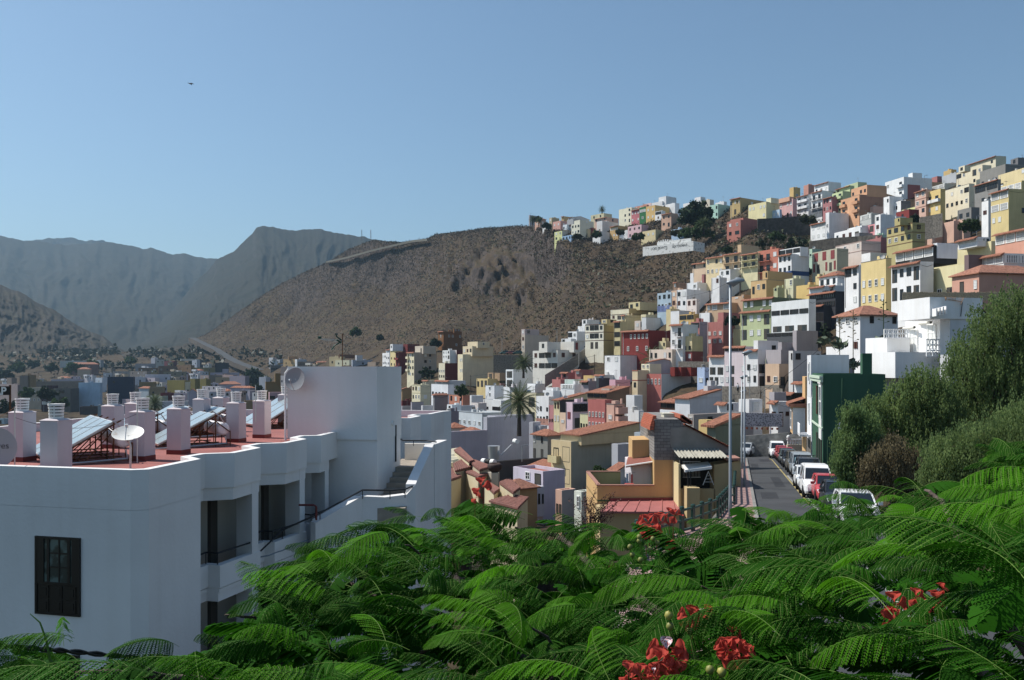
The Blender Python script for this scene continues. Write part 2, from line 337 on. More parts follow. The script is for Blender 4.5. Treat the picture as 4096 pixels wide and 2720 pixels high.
F|1300,1370,1376,35,272|#e6b488|w.n|-|flat|house|slim peach house between light blue and white
F|1372,1505,1900,22,275|#eeeff0|dd.dd|x|flat|house|white house with a very long lilac flank at the slope foot
F|1508,1640,1680,150,275|#ecd8cc|nn|-|flat|cottage|pale pink cottage with red doors by the slope foot
F|1230,1290,1432,290,402|#ddc57c|x|x|flat|house|yellow courtyard house below the pale pink cottage
F|480,727,1130,278,430|#eae0b8|xxx.dLd|-|flat|apartment_house|cream apartment house with a mustard flank at the slope foot||band=1,bcol=5a3a2a,rw=#c3a858
+F|725,875,1130,192,282|#dccb86|dd|x|flat
F|622,678,900,372,545|#d9c383|d.d|x|pent|house|tall sand coloured house with a sloping tiled edge
F|137,385,532,490,822|#ebe4c9|dssd.dssd.xggx|-|flat|apartment_house|square cream apartment block with brown corners above the parked cars||band=2,bcol=5a2f28,rw=#b79c3f
+F|357,430,560,427,492|#d6bd6c|d|d|flat
F|525,610,628,455,822|#dcc77c|s.s.s|-|pent|house|yellow house with stacked glass bays beside the square cream block
F|95,160,330,430,510|#eef0f2|d|-|flat|house|small white house behind the square cream block
F|38,132,140,518,610|#eef0f1|x|-|flat|house|white house with roof tanks left of the square cream block
F|-60,25,133,595,690|#e8eaea|xd|-|flat|house|low white terrace house above the tall tan block
F|628,998,1290,575,905|#8c2c26|xxfffff.xfxfxf|-|pent|house|large dark red house with two tiled eaves||bc=#e0e0e0
F|805,880,1015,447,562|#d9c6b6|d|s|flat|house|pale beige house behind the large dark red house
F|900,960,1215,402,522|#d8dcdf|x|x|flat|house|grey white workshop house behind the beige house
F|890,955,1170,362,402|#e5d79c|x|-|flat|house|low cream parapet house in front of the mustard flank
F|1130,1225,1290,722,822|#e0ca84|xd|-|flat|house|small cream house right of the large dark red house
F|1000,1310,1332,832,1000|#e5cdb4|ddxdd|-|flat|house|long pale peach house behind the windblown palm
F|660,760,912,800,912|#eceef0|d|x|flat|house|white box house in front of the dark red house
F|400,610,900,915,1145|#f0f1f2|fw.xx|x|flat|house|white house with an arched window and wide grey flank
F|1010,1020,1365,1000,1160|#b3a8b8|-|x|gable|house|lilac gable house under the windblown palm||D=212
F|895,1010,1025,1030,1110|#e5d9b0|ff|-|flat|house|small cream bay house joined to the lilac gable||D=208
F|772,845,1000,1115,1390|#e9cf9a|x.d|x|flat|house|narrow cream house left of the six window red house||D=206,band=1,bcol=a8442e
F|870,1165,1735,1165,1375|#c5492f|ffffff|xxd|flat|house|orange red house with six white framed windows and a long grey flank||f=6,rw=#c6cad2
+F|1285,1345,1350,1075,1165|#8f2a20|x|-|flat
+F|1352,1432,1440,1075,1165|#8f2a20|x|-|flat
+F|1510,1565,1572,1080,1165|#8f2a20|x|-|flat
F|465,545,745,1245,1372|#e59fb4|x|x|flat|house|candy pink house with a satellite dish
F|308,322,468,1225,1385|#4b5057|x|x|flat|house|dark slate walled house left of the candy pink house
F|115,262,285,1188,1255|#ddb03a|x|-|flat|house|small lemon yellow box house above the slate house
F|265,400,622,1180,1230|#dddcd8|x|-|pent|house|low white house with a long thin tiled roof
F|0,75,250,1110,1195|#a5483f|d|-|pent|house|red brown house with an orange lean-to roof beside the stairs
F|85,182,310,1262,1335|#a9949a|s|-|pent|house|mauve lean-to house left of the slate house
F|356,465,742,1365,1485|#b5a596|x|x|flat|house|beige rendered house with a white edge below the candy pink one
F|905,1045,1790,1388,1560|#e8eaee|x.f|x|flat|house|white house with a very long lilac side wall mid town
F|1780,1790,1985,1328,1485|#c9ccd0|x|x|flat|house|grey white walled house below the powder blue house
F|690,800,912,1455,1560|#e9e9ea|x|-|flat|house|white roof house with grey water drums
H|850,1080,1186,1012,1432|#c04434|xxxxx.fffff.fffff|x.x.x|flat|house|tall tomato red house with white framed windows||base=c04434
H|840,1105,1412,915,1010|#8a6a52|sss|x|shed|house|brown veranda house with an orange lean-to roof
H|1100,1200,1345,1072,1432|#e2a78a|x.w.x|B.B.x|flat|house|peach house with a curved balcony beside the tomato red house||bc=#e0a78a,rw=#dba283
H|1345,1535,1602,1152,1442|#eceef0|x.nL|x.d|flat|house|white house with a grey blind and small red shutter
H|1602,1735,1822,1192,1400|#dfdccf|L|s|flat|house|pale grey house with a notched parapet
H|1820,2085,2400,1155,1300|#e7e9ec|xx|x|flat|house|white house with a tiled veranda full of laundry
+H|1830,2085,2520,1045,1160|#6a4a38|sss|x|shed
H|388,468,838,1012,1355|#e4d08e|dn.ww|x|shed|house|yellow fronted house with a big charcoal side wall||rw=#4c4a4c
H|550,640,850,1045,1400|#e8c3d3|x.r.xx|s.L|flat|house|pink and grey house with a raised terrace
H|470,548,552,1185,1345|#e8bf95|x.w|-|flat|cottage|small apricot cottage left of the pink and grey house
H|742,850,855,1205,1425|#e3dd9c|x.ddd|-|flat|cottage|pale yellow green cottage left of the tomato red house
H|318,385,470,1085,1335|#c26a6e|x.xx.ddd|-|flat|house|narrow rose red house right of the white street house
H|153,320,392,965,1325|#eceef0|x.fdxd.dddd|x|flat|house|long white street house behind the big date palm||base=c07a5e,bh=1
H|240,380,500,885,985|#e9ebee|x|x|flat|house|white upper house above the white street house
H|485,585,762,640,735|#b8544c|d|x|pent|house|small brick red house beside the long staircase
H|365,480,538,735,805|#c05a50|x|-|flat|house|low tomato pink house left of the mint box
H|535,665,852,735,835|#b8cfc4|x|x|flat|house|mint grey box house mid town
H|480,665,672,800,882|#e7e9ea|S|-|flat|house|white house with a dark glazed front below the mint box
H|280,365,470,845,925|#e9ebec|x|x|flat|house|white box house above the white street houses
H|35,135,290,815,892|#eceef0|x|x|flat|house|white roof house right of the sloping white house
H|105,440,732,338,620|#dedace|nssn.nsss|nn.x|flat|apartment_house|modern off white villa block with red brown shutters
+H|188,300,480,225,345|#dedace|d|x|flat
+H|480,660,735,222,345|#dedace|xx|r|flat
H|490,620,800,182,318|#e9ebed|dx.x|x|flat|house|white terraced house left of the square cream block
+H|580,700,810,85,190|#e9ebed|sd|x|flat
G|1975,2022,2342,200,640|#bfae98|d.d.x.x|x|flat|apartment_tower|tall tan tower block against the bare slope||c=tower
+G|1975,2022,2215,122,205|#b8a3a0|w|dx|flat
G|100,148,205,445,622|#eceef0|dd.dd|-|flat|house|white end house of the coloured row at the slope foot
G|148,195,210,400,622|#eceef0|xx.dd.dd|-|pent|house|white house with pink canopy next to the row end
G|205,280,300,392,640|#e8cf7a|xx.dd.dd|x|pent|house|bright yellow house of the coloured row
G|278,330,480,432,745|#7c2c2a|B.B.B|x|pent|house|dark maroon house with balconies in the coloured row||bc=#8a2c2a,f=6
+G|370,440,602,325,440|#7c2c2a|x|x|flat
+G|205,238,380,325,400|#e6e8ea|d|x|flat
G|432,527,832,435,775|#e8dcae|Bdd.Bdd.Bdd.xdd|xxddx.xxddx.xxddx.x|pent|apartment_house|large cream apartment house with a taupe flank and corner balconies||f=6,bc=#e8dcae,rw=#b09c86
+G|540,650,820,348,440|#c4b39c|xd|x|flat
G|852,925,1172,152,385|#8a5a2a|f.f|xffxf.xxxfx|pent|house|ochre brown house alone against the bare slope||f=6
+G|1058,1066,1152,118,160|#8a5a2a|-|ff|flat
G|912,1010,1016,408,525|#e6eaea|ddd.ffg|-|flat|house|white house with green garage doors below the ochre brown one
G|1010,1100,1186,405,525|#e3d3cf|d.d|x|flat|house|pink white house with a dark red flank||rw=#7c2c2a
G|860,943,1116,582,800|#e0d5b0|xxx.fff.ddd|x|flat|house|cream house with a maroon flank and roof pergola||f=6,rw=#6b2b28
G|1117,1185,1600,462,745|#ecdcab|xww.xww|xxx|flat|apartment_house|tall cream apartment house with a bare sand coloured flank||f=6
+G|1185,1312,1598,352,470|#e0cb9a|ddd|x|flat
+G|1250,1385,1545,290,360|#e4cf9c|x|xfx|flat
G|1477,1525,1630,452,652|#d8b956|x.x|d.x|flat|house|narrow golden yellow house under the road railing||f=5
G|498,612,748,875,1100|#e0d6a8|ddd.ddd|x.d|flat|house|old cream house with tall street windows||band=1,bcol=c9bd90
G|645,722,820,815,880|#cbbf9f|x|x|pent|house|low sandy shed house above the old cream one
G|362,367,492,935,1075|#a37a2c|-|x|gable|house|ochre gabled house beside the white tower
G|760,985,1062,868,1055|#e4e8ee|xxxxx.ddddd|x|flat|house|white house with blue shutters and plaster ornament||
+G|818,1000,1225,820,880|#aab0b8|d|x|pent
G|985,1052,1060,908,1000|#d9d2da|xd|-|flat|house|small lilac white house left of the round green bush
G|795,801,985,1012,1155|#8f9094|-|x|hip|house|grey walled house with a pyramid tiled roof
G|1000,1186,1280,1015,1135|#c86a38|dwd|x|flat|house|orange house with a roof terrace below the round bush
G|1370,1520,1682,792,905|#dfc064|dgg|-|flat|house|lemon yellow house with a dark veranda mid valley
+G|1520,1682,1690,712,800|#a8804a|gx|-|flat
G|1683,1692,1752,692,762|#d99a96|-|x|flat|house|small salmon pink wall house behind the lemon yellow one
G|1765,1865,2285,668,905|#e4eaf0|L.L|x|flat|house|white house with a sloping glazed front and long grey flank
G|1490,1610,1730,885,1055|#e4e9ee|f.f|x|flat|house|white twin of the sloping fronted house with a mauve flank
G|1730,1818,2055,905,1055|#e6eaee|xd|x|flat|house|white house with blue grey side wall near the date palm
G|2055,2165,2305,860,955|#e8eaec|x|x|flat|house|white and lilac roof house above the date palm
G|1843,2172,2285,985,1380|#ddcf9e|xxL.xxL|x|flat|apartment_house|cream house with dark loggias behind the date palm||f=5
G|1215,1302,1462,1020,1105|#e6e9ea|x|x|flat|house|white roof terrace house right of the orange house
G|1460,1700,1835,1085,1245|#e1e4e4|xx.ds|x|flat|house|long white house with small strip windows left of the date palm
G|972,1040,1165,1145,1245|#dfe8ee|d|x|flat|house|pale blue white house behind the grey white wall
G|1158,1166,1480,1155,1245|#b9bec6|-|xdx|flat|house|grey white walled house with a red ramp roof
+G|1300,1392,1505,1120,1240|#d6c8c0|x|x|flat
G|1112,1445,1700,1252,1455|#c5d0d8|xxxx.fffdf|x|flat|house|pale blue grey house with a cornice and tall sash windows||f=6,band=0,bcol=8a9298
I|812,838,1458,235,760|#c9c8d2|-|x|flat|house|huge windowless mauve grey party wall with a white edge||D=172,f=6,a=40
+I|838,950,1260,215,320|#c9c8d2|x|x|flat|||dd=3
+I|1440,1456,1560,300,760|#c9c8d2|-|x|flat|||dd=.1
+I|1540,1556,1650,350,760|#c9c8d2|-|x|flat|||dd=.2
I|258,272,845,432,715|#b9aebc|-|x|flat|house|low lilac party wall beside the huge mauve grey one||D=165,f=6
I|255,360,545,375,440|#a8a49c|x|x|hip|house|small house with orange hip roof behind the lilac wall||D=178
I|500,640,780,430,560|#dedfe0|x|x|hip|house|orange roofed house with white rooftop tank box||D=174
G|490,498,655,1108,1225|#a9a1ad|-|x|flat|house|lilac grey walled house behind the white zigzag parapet
G|362,368,492,1160,1230|#a7a0ac|-|x|flat|house|lilac wall house close to the white tower
G|362,368,490,1088,1125|#7a2426|-|x|flat|house|dark crimson walled house close to the white tower
G|630,642,832,1155,1210|#dcdcde|x|x|flat|house|white roofed house with grey tanks behind the zigzag parapet
G|928,936,1132,1235,1460|#857c88|-|x|flat|house|rough mauve plastered house left of the pale blue grey one
I|1455,1655,1832,478,805|#8d8c86|dxdx.gxgx|x|hip|house|grey rendered house with tall slots and a pantile hip roof||D=148,f=5
I|1705,1972,2894,560,1160|#aca98c|BL.BL|x|flat|apartment_house|house with yellow awninged balconies and a huge sage green side wall||D=132,f=8,bc=#d8c27a,lc=#e0c27e
+I|1830,2110,2894,470,560|#e0c27e|x|x|shed|||dd=.3
I|1190,1592,1612,962,1180|#cfc3d8|xfg|-|flat|house|small lilac house with a dark door among tiled roofs||D=120,rc=r
+I|1250,1512,1612,1172,1520|#d0ccd8|xxx|dd|flat|||dd=-2
I|1255,1610,1970,1005,1180|#c9ae6c|-|x|shed|house|sand walled house with a broad sloping pantile roof||D=135
I|930,968,1665,830,1050|#4d494a|x|x|flat|house|dark rendered house with a flat walled roof||D=140
I|990,1182,1195,1200,1300|#c9942f|xd|-|hip|house|small ochre house with a bright tiled roof||D=112
I|895,900,995,985,1200|#b9ae98|-|x|flat|chimney_stack|tall beige chimney stack with a clay pot||D=92,c=chimney
I|1765,1845,2032,1218,1540|#e0a583|xx.gg|x|flat|house|peach edged house with a grey flank and walled terrace||D=88,f=8,rw=#a5a3a8
I|2030,2110,2260,1240,1560|#dfe3cf|f|x|flat|house|white house with pale green shutters behind the dry bush||D=80,f=6
J|570,578,770,598,1000|#b4b6bd|-|x|flat|house|pale grey house wall with a blue grey roof||D=98,f=6
J|868,880,1060,440,560|#a8b4be|x|dx|flat|house|small blue grey house with a black window||D=105
J|560,570,860,960,1080|#e2e3e4|x|x|gable|house|small white gabled house behind the yellow terrace||D=92
K|242,250,960,1275,1480|#b5aa9e|f|xdxdx|flat|house|long beige lilac house with a roof terrace near the lamp||D=112,f=5
K|860,1000,1178,1072,1295|#eef0f3|x|d|flat|house|white house with one big black window below the street||D=120,f=6
K|770,900,1060,1270,1400|#b8b2b4|x|sx|flat|house|low grey house behind the white lamp posts||D=114
K|318,432,525,1350,1480|#e0b94e|x|x|flat|house|small yellow walled roof house beside the sage gable||D=88
K|540,548,885,1420,1560|#7c8470|-|x|shed|house|sage green house with a long falling tiled edge||D=76,f=8
K|0,200,620,1055,1180|#dfe2e6|-|x|shed|house|white house under a long orange sloping roof near the lamp||D=150
K|570,700,862,1120,1260|#dcdde0|x|sx|pent|house|white house with a shaded terrace left of the lamp posts||D=128
K|1285,1388,1552,1102,1450|#eef0f3|x.n.x|x.gn.x|pent|house|white house with a black door and brown shutters at the street bend||D=118,f=6
+K|1388,1552,1660,1110,1300|#cfccd4|x|x|flat|||dd=2
K|1490,1605,1772,985,1100|#4a4644|s|s|pent|house|dark veranda house under an orange tiled roof near the bend||D=128
K|1335,1340,1500,975,1095|#b0a6ac|-|x|flat|lattice_wall|mauve garden wall of square lattice blocks||D=126,c=wall
K|1610,1740,1860,840,960|#e9ebee|x|x|pent|house|white house with orange tiles behind the ochre balcony||D=135
K|1835,1945,2361,640,760|#e0b25c|x|x|flat|house|ochre and white house just behind the dark green house||D=98
K|1560,1590,1990,415,590|#d5d2cf|d|dxd|flat|house|pale house with black windows above the grey flank||D=150
K|1885,2095,2255,470,600|#c9cacd|x|x|flat|house|white house with a slanting shaded gable below the charcoal tower||D=138
K|2230,2240,2420,530,620|#a9a0b0|-|x|flat|house|low lilac walled house behind the dark green house||D=100
K|2040,2180,2500,360,500|#eceef0|x|x|flat|house|white walled garden house below the agave house||D=124
'''
VS='''
P|36,40,130,330,400|#d9dbe0|x|ddd|flat|house|small white house between the rosy taupe and brown grey houses||rc=r
+P|70,72,100,316,333|#c9cdd6|x|x|flat
P|616,620,760,330,372|#9a8a58|x|dd|flat|house|small olive ochre house on the roof line behind the tan hall||rc=w
+P|666,668,713,316,333|#a7adb9|x|x|flat
P|976,980,1130,300,335|#d6cfc0|x|ddd|hip|house|small cream house behind the long lilac roof wall||rc=r
+P|1030,1032,1080,286,303|#c7b08a|x|x|flat
P|1176,1180,1330,280,330|#b9a9b9|x|dd|flat|house|small mauve house at the field edge behind the plain light blue house||rc=w
+P|1230,1232,1280,266,283|#a5806c|x|x|flat
P|1416,1420,1560,260,320|#c9cdd6|x|ddd|flat|house|small bluish white house beside the garden trees||rc=r
+P|1466,1468,1513,246,263|#d9dbe0|x|x|flat
P|1736,1740,1880,215,290|#a7adb9|x|dd|flat|house|small lavender grey house just behind the navy block||rc=w
+P|1786,1788,1833,201,218|#9a8a58|x|x|flat
P|1946,1950,2100,240,300|#c7b08a|x|ddd|flat|house|small sandy house on top of the navy block skyline||rc=r
+P|2000,2002,2050,226,243|#d6cfc0|x|x|flat
P|296,300,420,590,690|#a5806c|x|dd|hip|house|small brick brown house in front of the taupe tower house||rc=w
+P|340,342,380,576,593|#b9a9b9|x|x|flat
Q|16,20,120,335,400|#d9dbe0|x|ddd|flat|house|small white house below the blue grey block house||rc=r
+Q|53,55,86,321,338|#c9cdd6|x|x|flat
Q|226,230,330,300,340|#9a8a58|x|dd|flat|house|small olive ochre house behind the broad lilac white house||rc=w
+Q|263,265,296,286,303|#a7adb9|x|x|flat
Q|536,540,640,300,345|#d6cfc0|x|ddd|flat|house|small cream house behind the amber brown house||rc=r
+Q|573,575,606,286,303|#c7b08a|x|x|flat
Q|696,700,790,330,372|#b9a9b9|x|dd|flat|house|small mauve house among brown roofs in the middle||rc=w
+Q|730,732,760,316,333|#a5806c|x|x|flat
Q|856,860,960,300,345|#c9cdd6|x|ddd|hip|house|small bluish white house by the olive brown house||rc=r
+Q|893,895,926,286,303|#d9dbe0|x|x|flat
Q|986,990,1080,320,372|#a7adb9|x|dd|flat|house|small lavender grey house left of the long lilac roof house||rc=w
+Q|1020,1022,1050,306,323|#9a8a58|x|x|flat
Q|516,520,600,400,460|#c7b08a|x|ddd|flat|house|small sandy house right of the pinkish house||rc=r
+Q|546,548,573,386,403|#d6cfc0|x|x|flat
Q|636,640,740,395,445|#a5806c|x|dd|flat|house|small brick brown house above the olive mustard gable||rc=w
+Q|673,675,706,381,398|#b9a9b9|x|x|flat
Q|816,820,930,360,410|#d9dbe0|x|ddd|flat|house|small white house above the olive towers||rc=r
+Q|856,858,893,346,363|#c9cdd6|x|x|flat
Q|1296,1300,1400,430,480|#9a8a58|x|dd|hip|house|small olive ochre house below the sandy ochre house||rc=w
+Q|1333,1335,1366,416,433|#a7adb9|x|x|flat
Q|296,300,400,480,545|#d6cfc0|x|ddd|flat|house|small cream house above the crimson house||rc=r
+Q|333,335,366,466,483|#c7b08a|x|x|flat
Q|426,430,520,520,600|#b9a9b9|x|dd|flat|house|small mauve house left of the olive mustard gable||rc=w
+Q|460,462,490,506,523|#a5806c|x|x|flat
Q|616,620,760,610,660|#c9cdd6|x|ddd|flat|house|small bluish white house in front of the olive mustard gable||rc=r
+Q|666,668,713,596,613|#d9dbe0|x|x|flat
Q|896,900,1010,660,730|#a7adb9|x|dd|flat|house|small lavender grey house behind the middle cowl||rc=w
+Q|936,938,973,646,663|#9a8a58|x|x|flat
Q|1236,1240,1370,600,680|#c7b08a|x|ddd|hip|house|small sandy house below the long orange roof||rc=r
+Q|1283,1285,1326,586,603|#d6cfc0|x|x|flat
Q|1556,1560,1640,600,690|#a5806c|x|dd|flat|house|small brick brown house near the start of the valley road||rc=w
+Q|1586,1588,1613,586,603|#b9a9b9|x|x|flat
Q|116,120,200,250,310|#d9dbe0|x|ddd|flat|house|small white house on the far town edge||rc=r
+Q|146,148,173,236,253|#c9cdd6|x|x|flat
Q|476,480,560,180,235|#9a8a58|x|dd|flat|house|small olive ochre house beside the wine red house||rc=w
+Q|506,508,533,166,183|#a7adb9|x|x|flat
Q|1006,1010,1090,200,250|#d6cfc0|x|ddd|flat|house|small cream house beside the slate grey house||rc=r
+Q|1036,1038,1063,186,203|#c7b08a|x|x|flat
Q|736,740,860,250,300|#b9a9b9|x|dd|hip|house|small mauve house below the white balconied block||rc=w
+Q|780,782,820,236,253|#a5806c|x|x|flat
R|1056,1060,1180,380,440|#c9cdd6|x|ddd|flat|house|small bluish white house at the very foot of the brown slope||rc=r
+R|1100,1102,1140,366,383|#d9dbe0|x|x|flat
R|1116,1120,1220,440,500|#a7adb9|x|dd|flat|house|small lavender grey house beside the road bend under the slope||rc=w
+R|1153,1155,1186,426,443|#9a8a58|x|x|flat
R|1486,1490,1580,440,475|#c7b08a|x|ddd|flat|house|small sandy house behind the white stair tower||rc=r
+R|1520,1522,1550,426,443|#d6cfc0|x|x|flat
P|210,330,470,262,640|#8c7f74|dx.d.d.d|x|flat|house|taupe tower house beside the mustard stair block
P|375,520,610,250,640|#9a8257|x.d.d.x|x|flat|house|mustard brown stair block with a pink awning
P|0,90,300,412,640|#9c8583|x.d|x|flat|house|rosy taupe house with roof solar panels at the valley edge
P|470,690,705,462,735|#a8967c|www.fff|-|flat|house|tan hall with three tall gridded windows
P|700,890,905,432,805|#4a3038|xS.S|-|flat|office_block|dark red framed glass office block
P|900,1190,1332,478,815|#6b6863|xsx.xsx.xsx|x|flat|apartment_house|grey apartment house with glazed balconies in the valley
P|1325,1690,1728,382,780|#8fb3d2|x|x|flat|house|plain light blue house with a cut corner
P|1728,1812,2250,285,745|#3b4458|x|dx.x.x|flat|apartment_tower|dark navy block rising above the valley roofs||c=tower
P|2110,2200,2345,435,560|#454b58|s|s|flat|house|low navy annex with dark terrace windows
P|530,545,1380,362,470|#857768|-|x|flat|house|long low taupe hall behind the tan hall
P|850,862,1400,325,365|#a89fb0|-|x|flat|house|long lilac roof wall behind the taupe hall
P|1145,1160,1650,70,150|#8f6a5c|x|xdxdx|hip|school|long school building with a brick tile roof||c=building
P|1580,1595,1885,135,228|#7e776e|x|x|flat|warehouse|low taupe warehouse behind garden trees||c=building
P|1890,1905,2200,190,270|#9a9189|x|dd|flat|house|taupe house with white corner behind the navy block
P|2190,2200,2480,190,330|#857d78|-|ddd.ddd|flat|house|unfinished grey house with black openings
P|1235,1305,1520,155,220|#b59a7c|x|x|hip|house|sandy house with a tiled roof among garden trees
P|1610,1620,1728,300,400|#b7c9dc|x|d|flat|house|pale blue white house left of the navy block
P|1000,1010,1440,12,60|#b5b8b4|-|x|flat|warehouse|long pale roofed warehouse at the far valley edge||c=building
P|1430,1440,1700,0,60|#8d9499|-|x|flat|warehouse|grey blue warehouse at the far valley edge||c=building
P|1645,1650,2190,758,1000|#7f95a2|-|x|flat|house|blue grey walled house below the navy block
P|2060,2070,2260,665,740|#c5a8b0|d|x|flat|house|small pink house with a dark window below the navy block
P|1330,1345,1640,790,900|#5a524f|-|x|flat|yard_wall|dark rubble yard wall in the vacant plot||c=wall
P|-60,70,90,990,1080|#9fb8c4|d|-|flat|house|pale blue house low at the valley edge
P|-200,-20,200,300,420|#8c7c70|dd|x|flat|house|brown grey house at the valley edge
Q|-10,5,290,200,310|#8b8d94|-|x|flat|house|blue grey block house right of the pale strip roof
Q|50,90,300,115,200|#a6aab8|d|x|flat|house|lavender white house at the back of the valley town
Q|300,310,430,140,200|#b8b2a6|-|dd|flat|house|cream house with white canopy at the back of the town
Q|430,440,575,165,220|#7a3a44|-|x|flat|house|wine red house at the back of the town
Q|570,640,730,170,240|#c9a548|d|x|flat|house|bright yellow house at the back of the town
Q|655,720,915,150,235|#aeb6c6|SS|dd|flat|apartment_house|white balconied block at the back of the town
+Q|670,680,950,130,152|#c9c6b8|x|x|flat
Q|915,975,1010,160,225|#545a66|x|x|flat|house|slate grey house beside the white balconied block
Q|1165,1175,1385,190,265|#3c3d42|-|x|flat|retaining_wall|black stone retaining wall under the highway||c=wall
Q|40,50,330,262,330|#7b6249|-|ddd|flat|house|brown flat roofed house in the second valley row
Q|330,345,610,235,330|#7a5d46|-|ddd|flat|house|chocolate brown house with roof walls in the valley
Q|610,640,830,225,310|#8a6a48|d|dd|flat|house|amber brown house with roof walls in the valley
Q|830,850,1180,260,330|#857a48|x|dd|flat|house|olive brown house with roof solar panels
Q|400,420,760,320,390|#8a8266|-|ddd|flat|house|long khaki house with dark roof openings
Q|760,780,960,350,400|#6e4f3c|-|dd|flat|house|low brown house left of the salmon block
Q|110,150,520,360,470|#c3bccb|d|ddd|flat|house|broad lilac white house mid valley
Q|-20,0,150,400,480|#bfc0cc|d|d|flat|house|white house with a dark doorway mid valley
Q|150,160,300,410,480|#c8b8c4|-|d|flat|house|pinkish house beside the broad lilac one
Q|1095,1110,1540,335,360|#a79fb8|-|x|flat|house|long lilac roof house left of the valley trees
+Q|1275,1290,1380,280,335|#a79fb8|-|x|flat
Q|1180,1200,1450,368,440|#b08a80|-|ddd|flat|house|salmon brown house with a red canopy
Q|1085,1095,1290,372,490|#726c66|-|x|flat|house|grey brown block left of the sandy house
Q|960,975,1090,375,430|#a38880|-|d|flat|house|dusty pink house with one window mid valley
Q|1170,1185,1395,405,500|#a08654|-|d|flat|house|sandy ochre house mid valley
Q|1395,1465,1628,385,520|#918899|x|x|flat|house|grey mauve house with a sloping parapet by the trees
Q|-10,60,300,475,640|#8a7440|x|dd|flat|house|dark mustard house behind the pale blue kiosk roof
Q|60,110,205,565,680|#9fb0bc|d|x|hip|pavilion|pale blue roof pavilion with a little lantern||c=pavilion
Q|205,215,430,545,690|#94825a|-|dx|flat|house|sandy brown house right of the blue pavilion
Q|475,590,735,450,640|#857a2e|x|x|flat|house|olive mustard house with a plain gable
Q|735,740,810,470,640|#c3b98e|-|g|flat|house|cream slot house between the two olive towers
Q|808,815,890,425,600|#857a30|-|x|flat|house|left olive tower of the mustard group
Q|888,895,960,470,560|#bdb48a|-|d|flat|house|cream house between the olive towers with one window
Q|960,968,1052,430,570|#857a30|-|x|flat|house|right olive tower of the mustard group
Q|1015,1030,1230,490,560|#c4bfd0|-|ddd|flat|house|lilac white house with arched windows
Q|990,1005,1270,540,590|#c9c6d4|-|dddd|flat|house|white row house with dark doors below the arched one
Q|1230,1245,1560,505,560|#b5a6b5|-|x|hip|house|lilac house with a long orange roof
Q|1410,1450,1700,560,680|#a49cb0|x|ddd|hip|house|broad mauve gabled house near the valley road
Q|775,790,905,620,760|#a79cb0|-|x|gable|house|lilac gable end behind the roof cowls
Q|1080,1095,1400,620,700|#aeb0bb|-|dddd|flat|house|pale grey house between two roof cowls
Q|265,375,560,635,760|#6e2228|x|x|flat|house|dark crimson house with orange roof patches
Q|165,180,400,680,770|#8fa08c|-|x|flat|house|sage green walled house behind the valley palm
Q|460,475,760,640,700|#c5aeb8|-|dd|flat|house|pale pink house right of the crimson one
Q|380,400,780,760,860|#bcbcc4|-|x|flat|house|white walled yard house behind the cowls
Q|1600,1615,1760,750,880|#96794c|-|x|flat|house|tan house between two roof chimneys
Q|1730,1745,1800,630,700|#b4b8bf|-|d|flat|house|small grey white house by the valley road
Q|1860,1930,2150,470,700|#8a6a2c|x|x|flat|house|mustard house with a stepped gable beside the road
+Q|2060,2068,2150,345,480|#8a6a2c|-|x|flat
Q|1830,1850,1935,400,560|#9aa3b4|x|x|flat|house|grey blue house left of the stepped mustard gable
Q|1970,1985,2240,630,760|#b5828c|-|sxs|flat|house|rose striped house left of the white tower
Q|2145,2150,2240,380,520|#b4aeb2|-|dd|flat|house|grey white house close behind the big dish
Q|1970,2000,2150,225,320|#6f6d6e|x|ss|flat|house|grey house with white striped shutters under the slope
Q|2150,2155,2245,245,380|#7e706c|-|x|flat|house|taupe wall house left of the white tower
Q|1980,2060,2190,128,225|#b9b4b0|f|dd|flat|house|white and grey house at the foot of the brown slope
R|1217,1240,1350,385,462|#c39a48|dx|dd|flat|house|golden yellow house at the foot of the brown slope
+R|1270,1280,1378,352,390|#b9853f|-|x|flat
R|1350,1372,1480,385,460|#c2cad4|d|dd|flat|house|white house right of the golden yellow one
R|1380,1390,1580,410,462|#4e4c4c|-|ssss|flat|house|dark pergola house on the shoulder of the slope
R|1585,1600,1730,420,462|#d3b878|-|x|hip|house|straw yellow house with pink roof above the white tower
R|1735,1750,1870,355,462|#c9b070|d|dd|flat|house|yellow house with a brown upper storey behind the mast
+R|1840,1850,2020,330,365|#8a5c3e|-|x|flat
R|1800,1960,1990,395,462|#d0cda4|dd|-|flat|house|pale green white house right of the mast
R|1985,1995,2230,392,470|#a9b4c8|-|xdd|flat|house|long bluish white house above the white tower
+R|2030,2040,2110,340,395|#cfd5dd|-|x|flat
R|2165,2170,2260,415,470|#b89878|-|x|flat|house|small tan house right above the white tower
'''
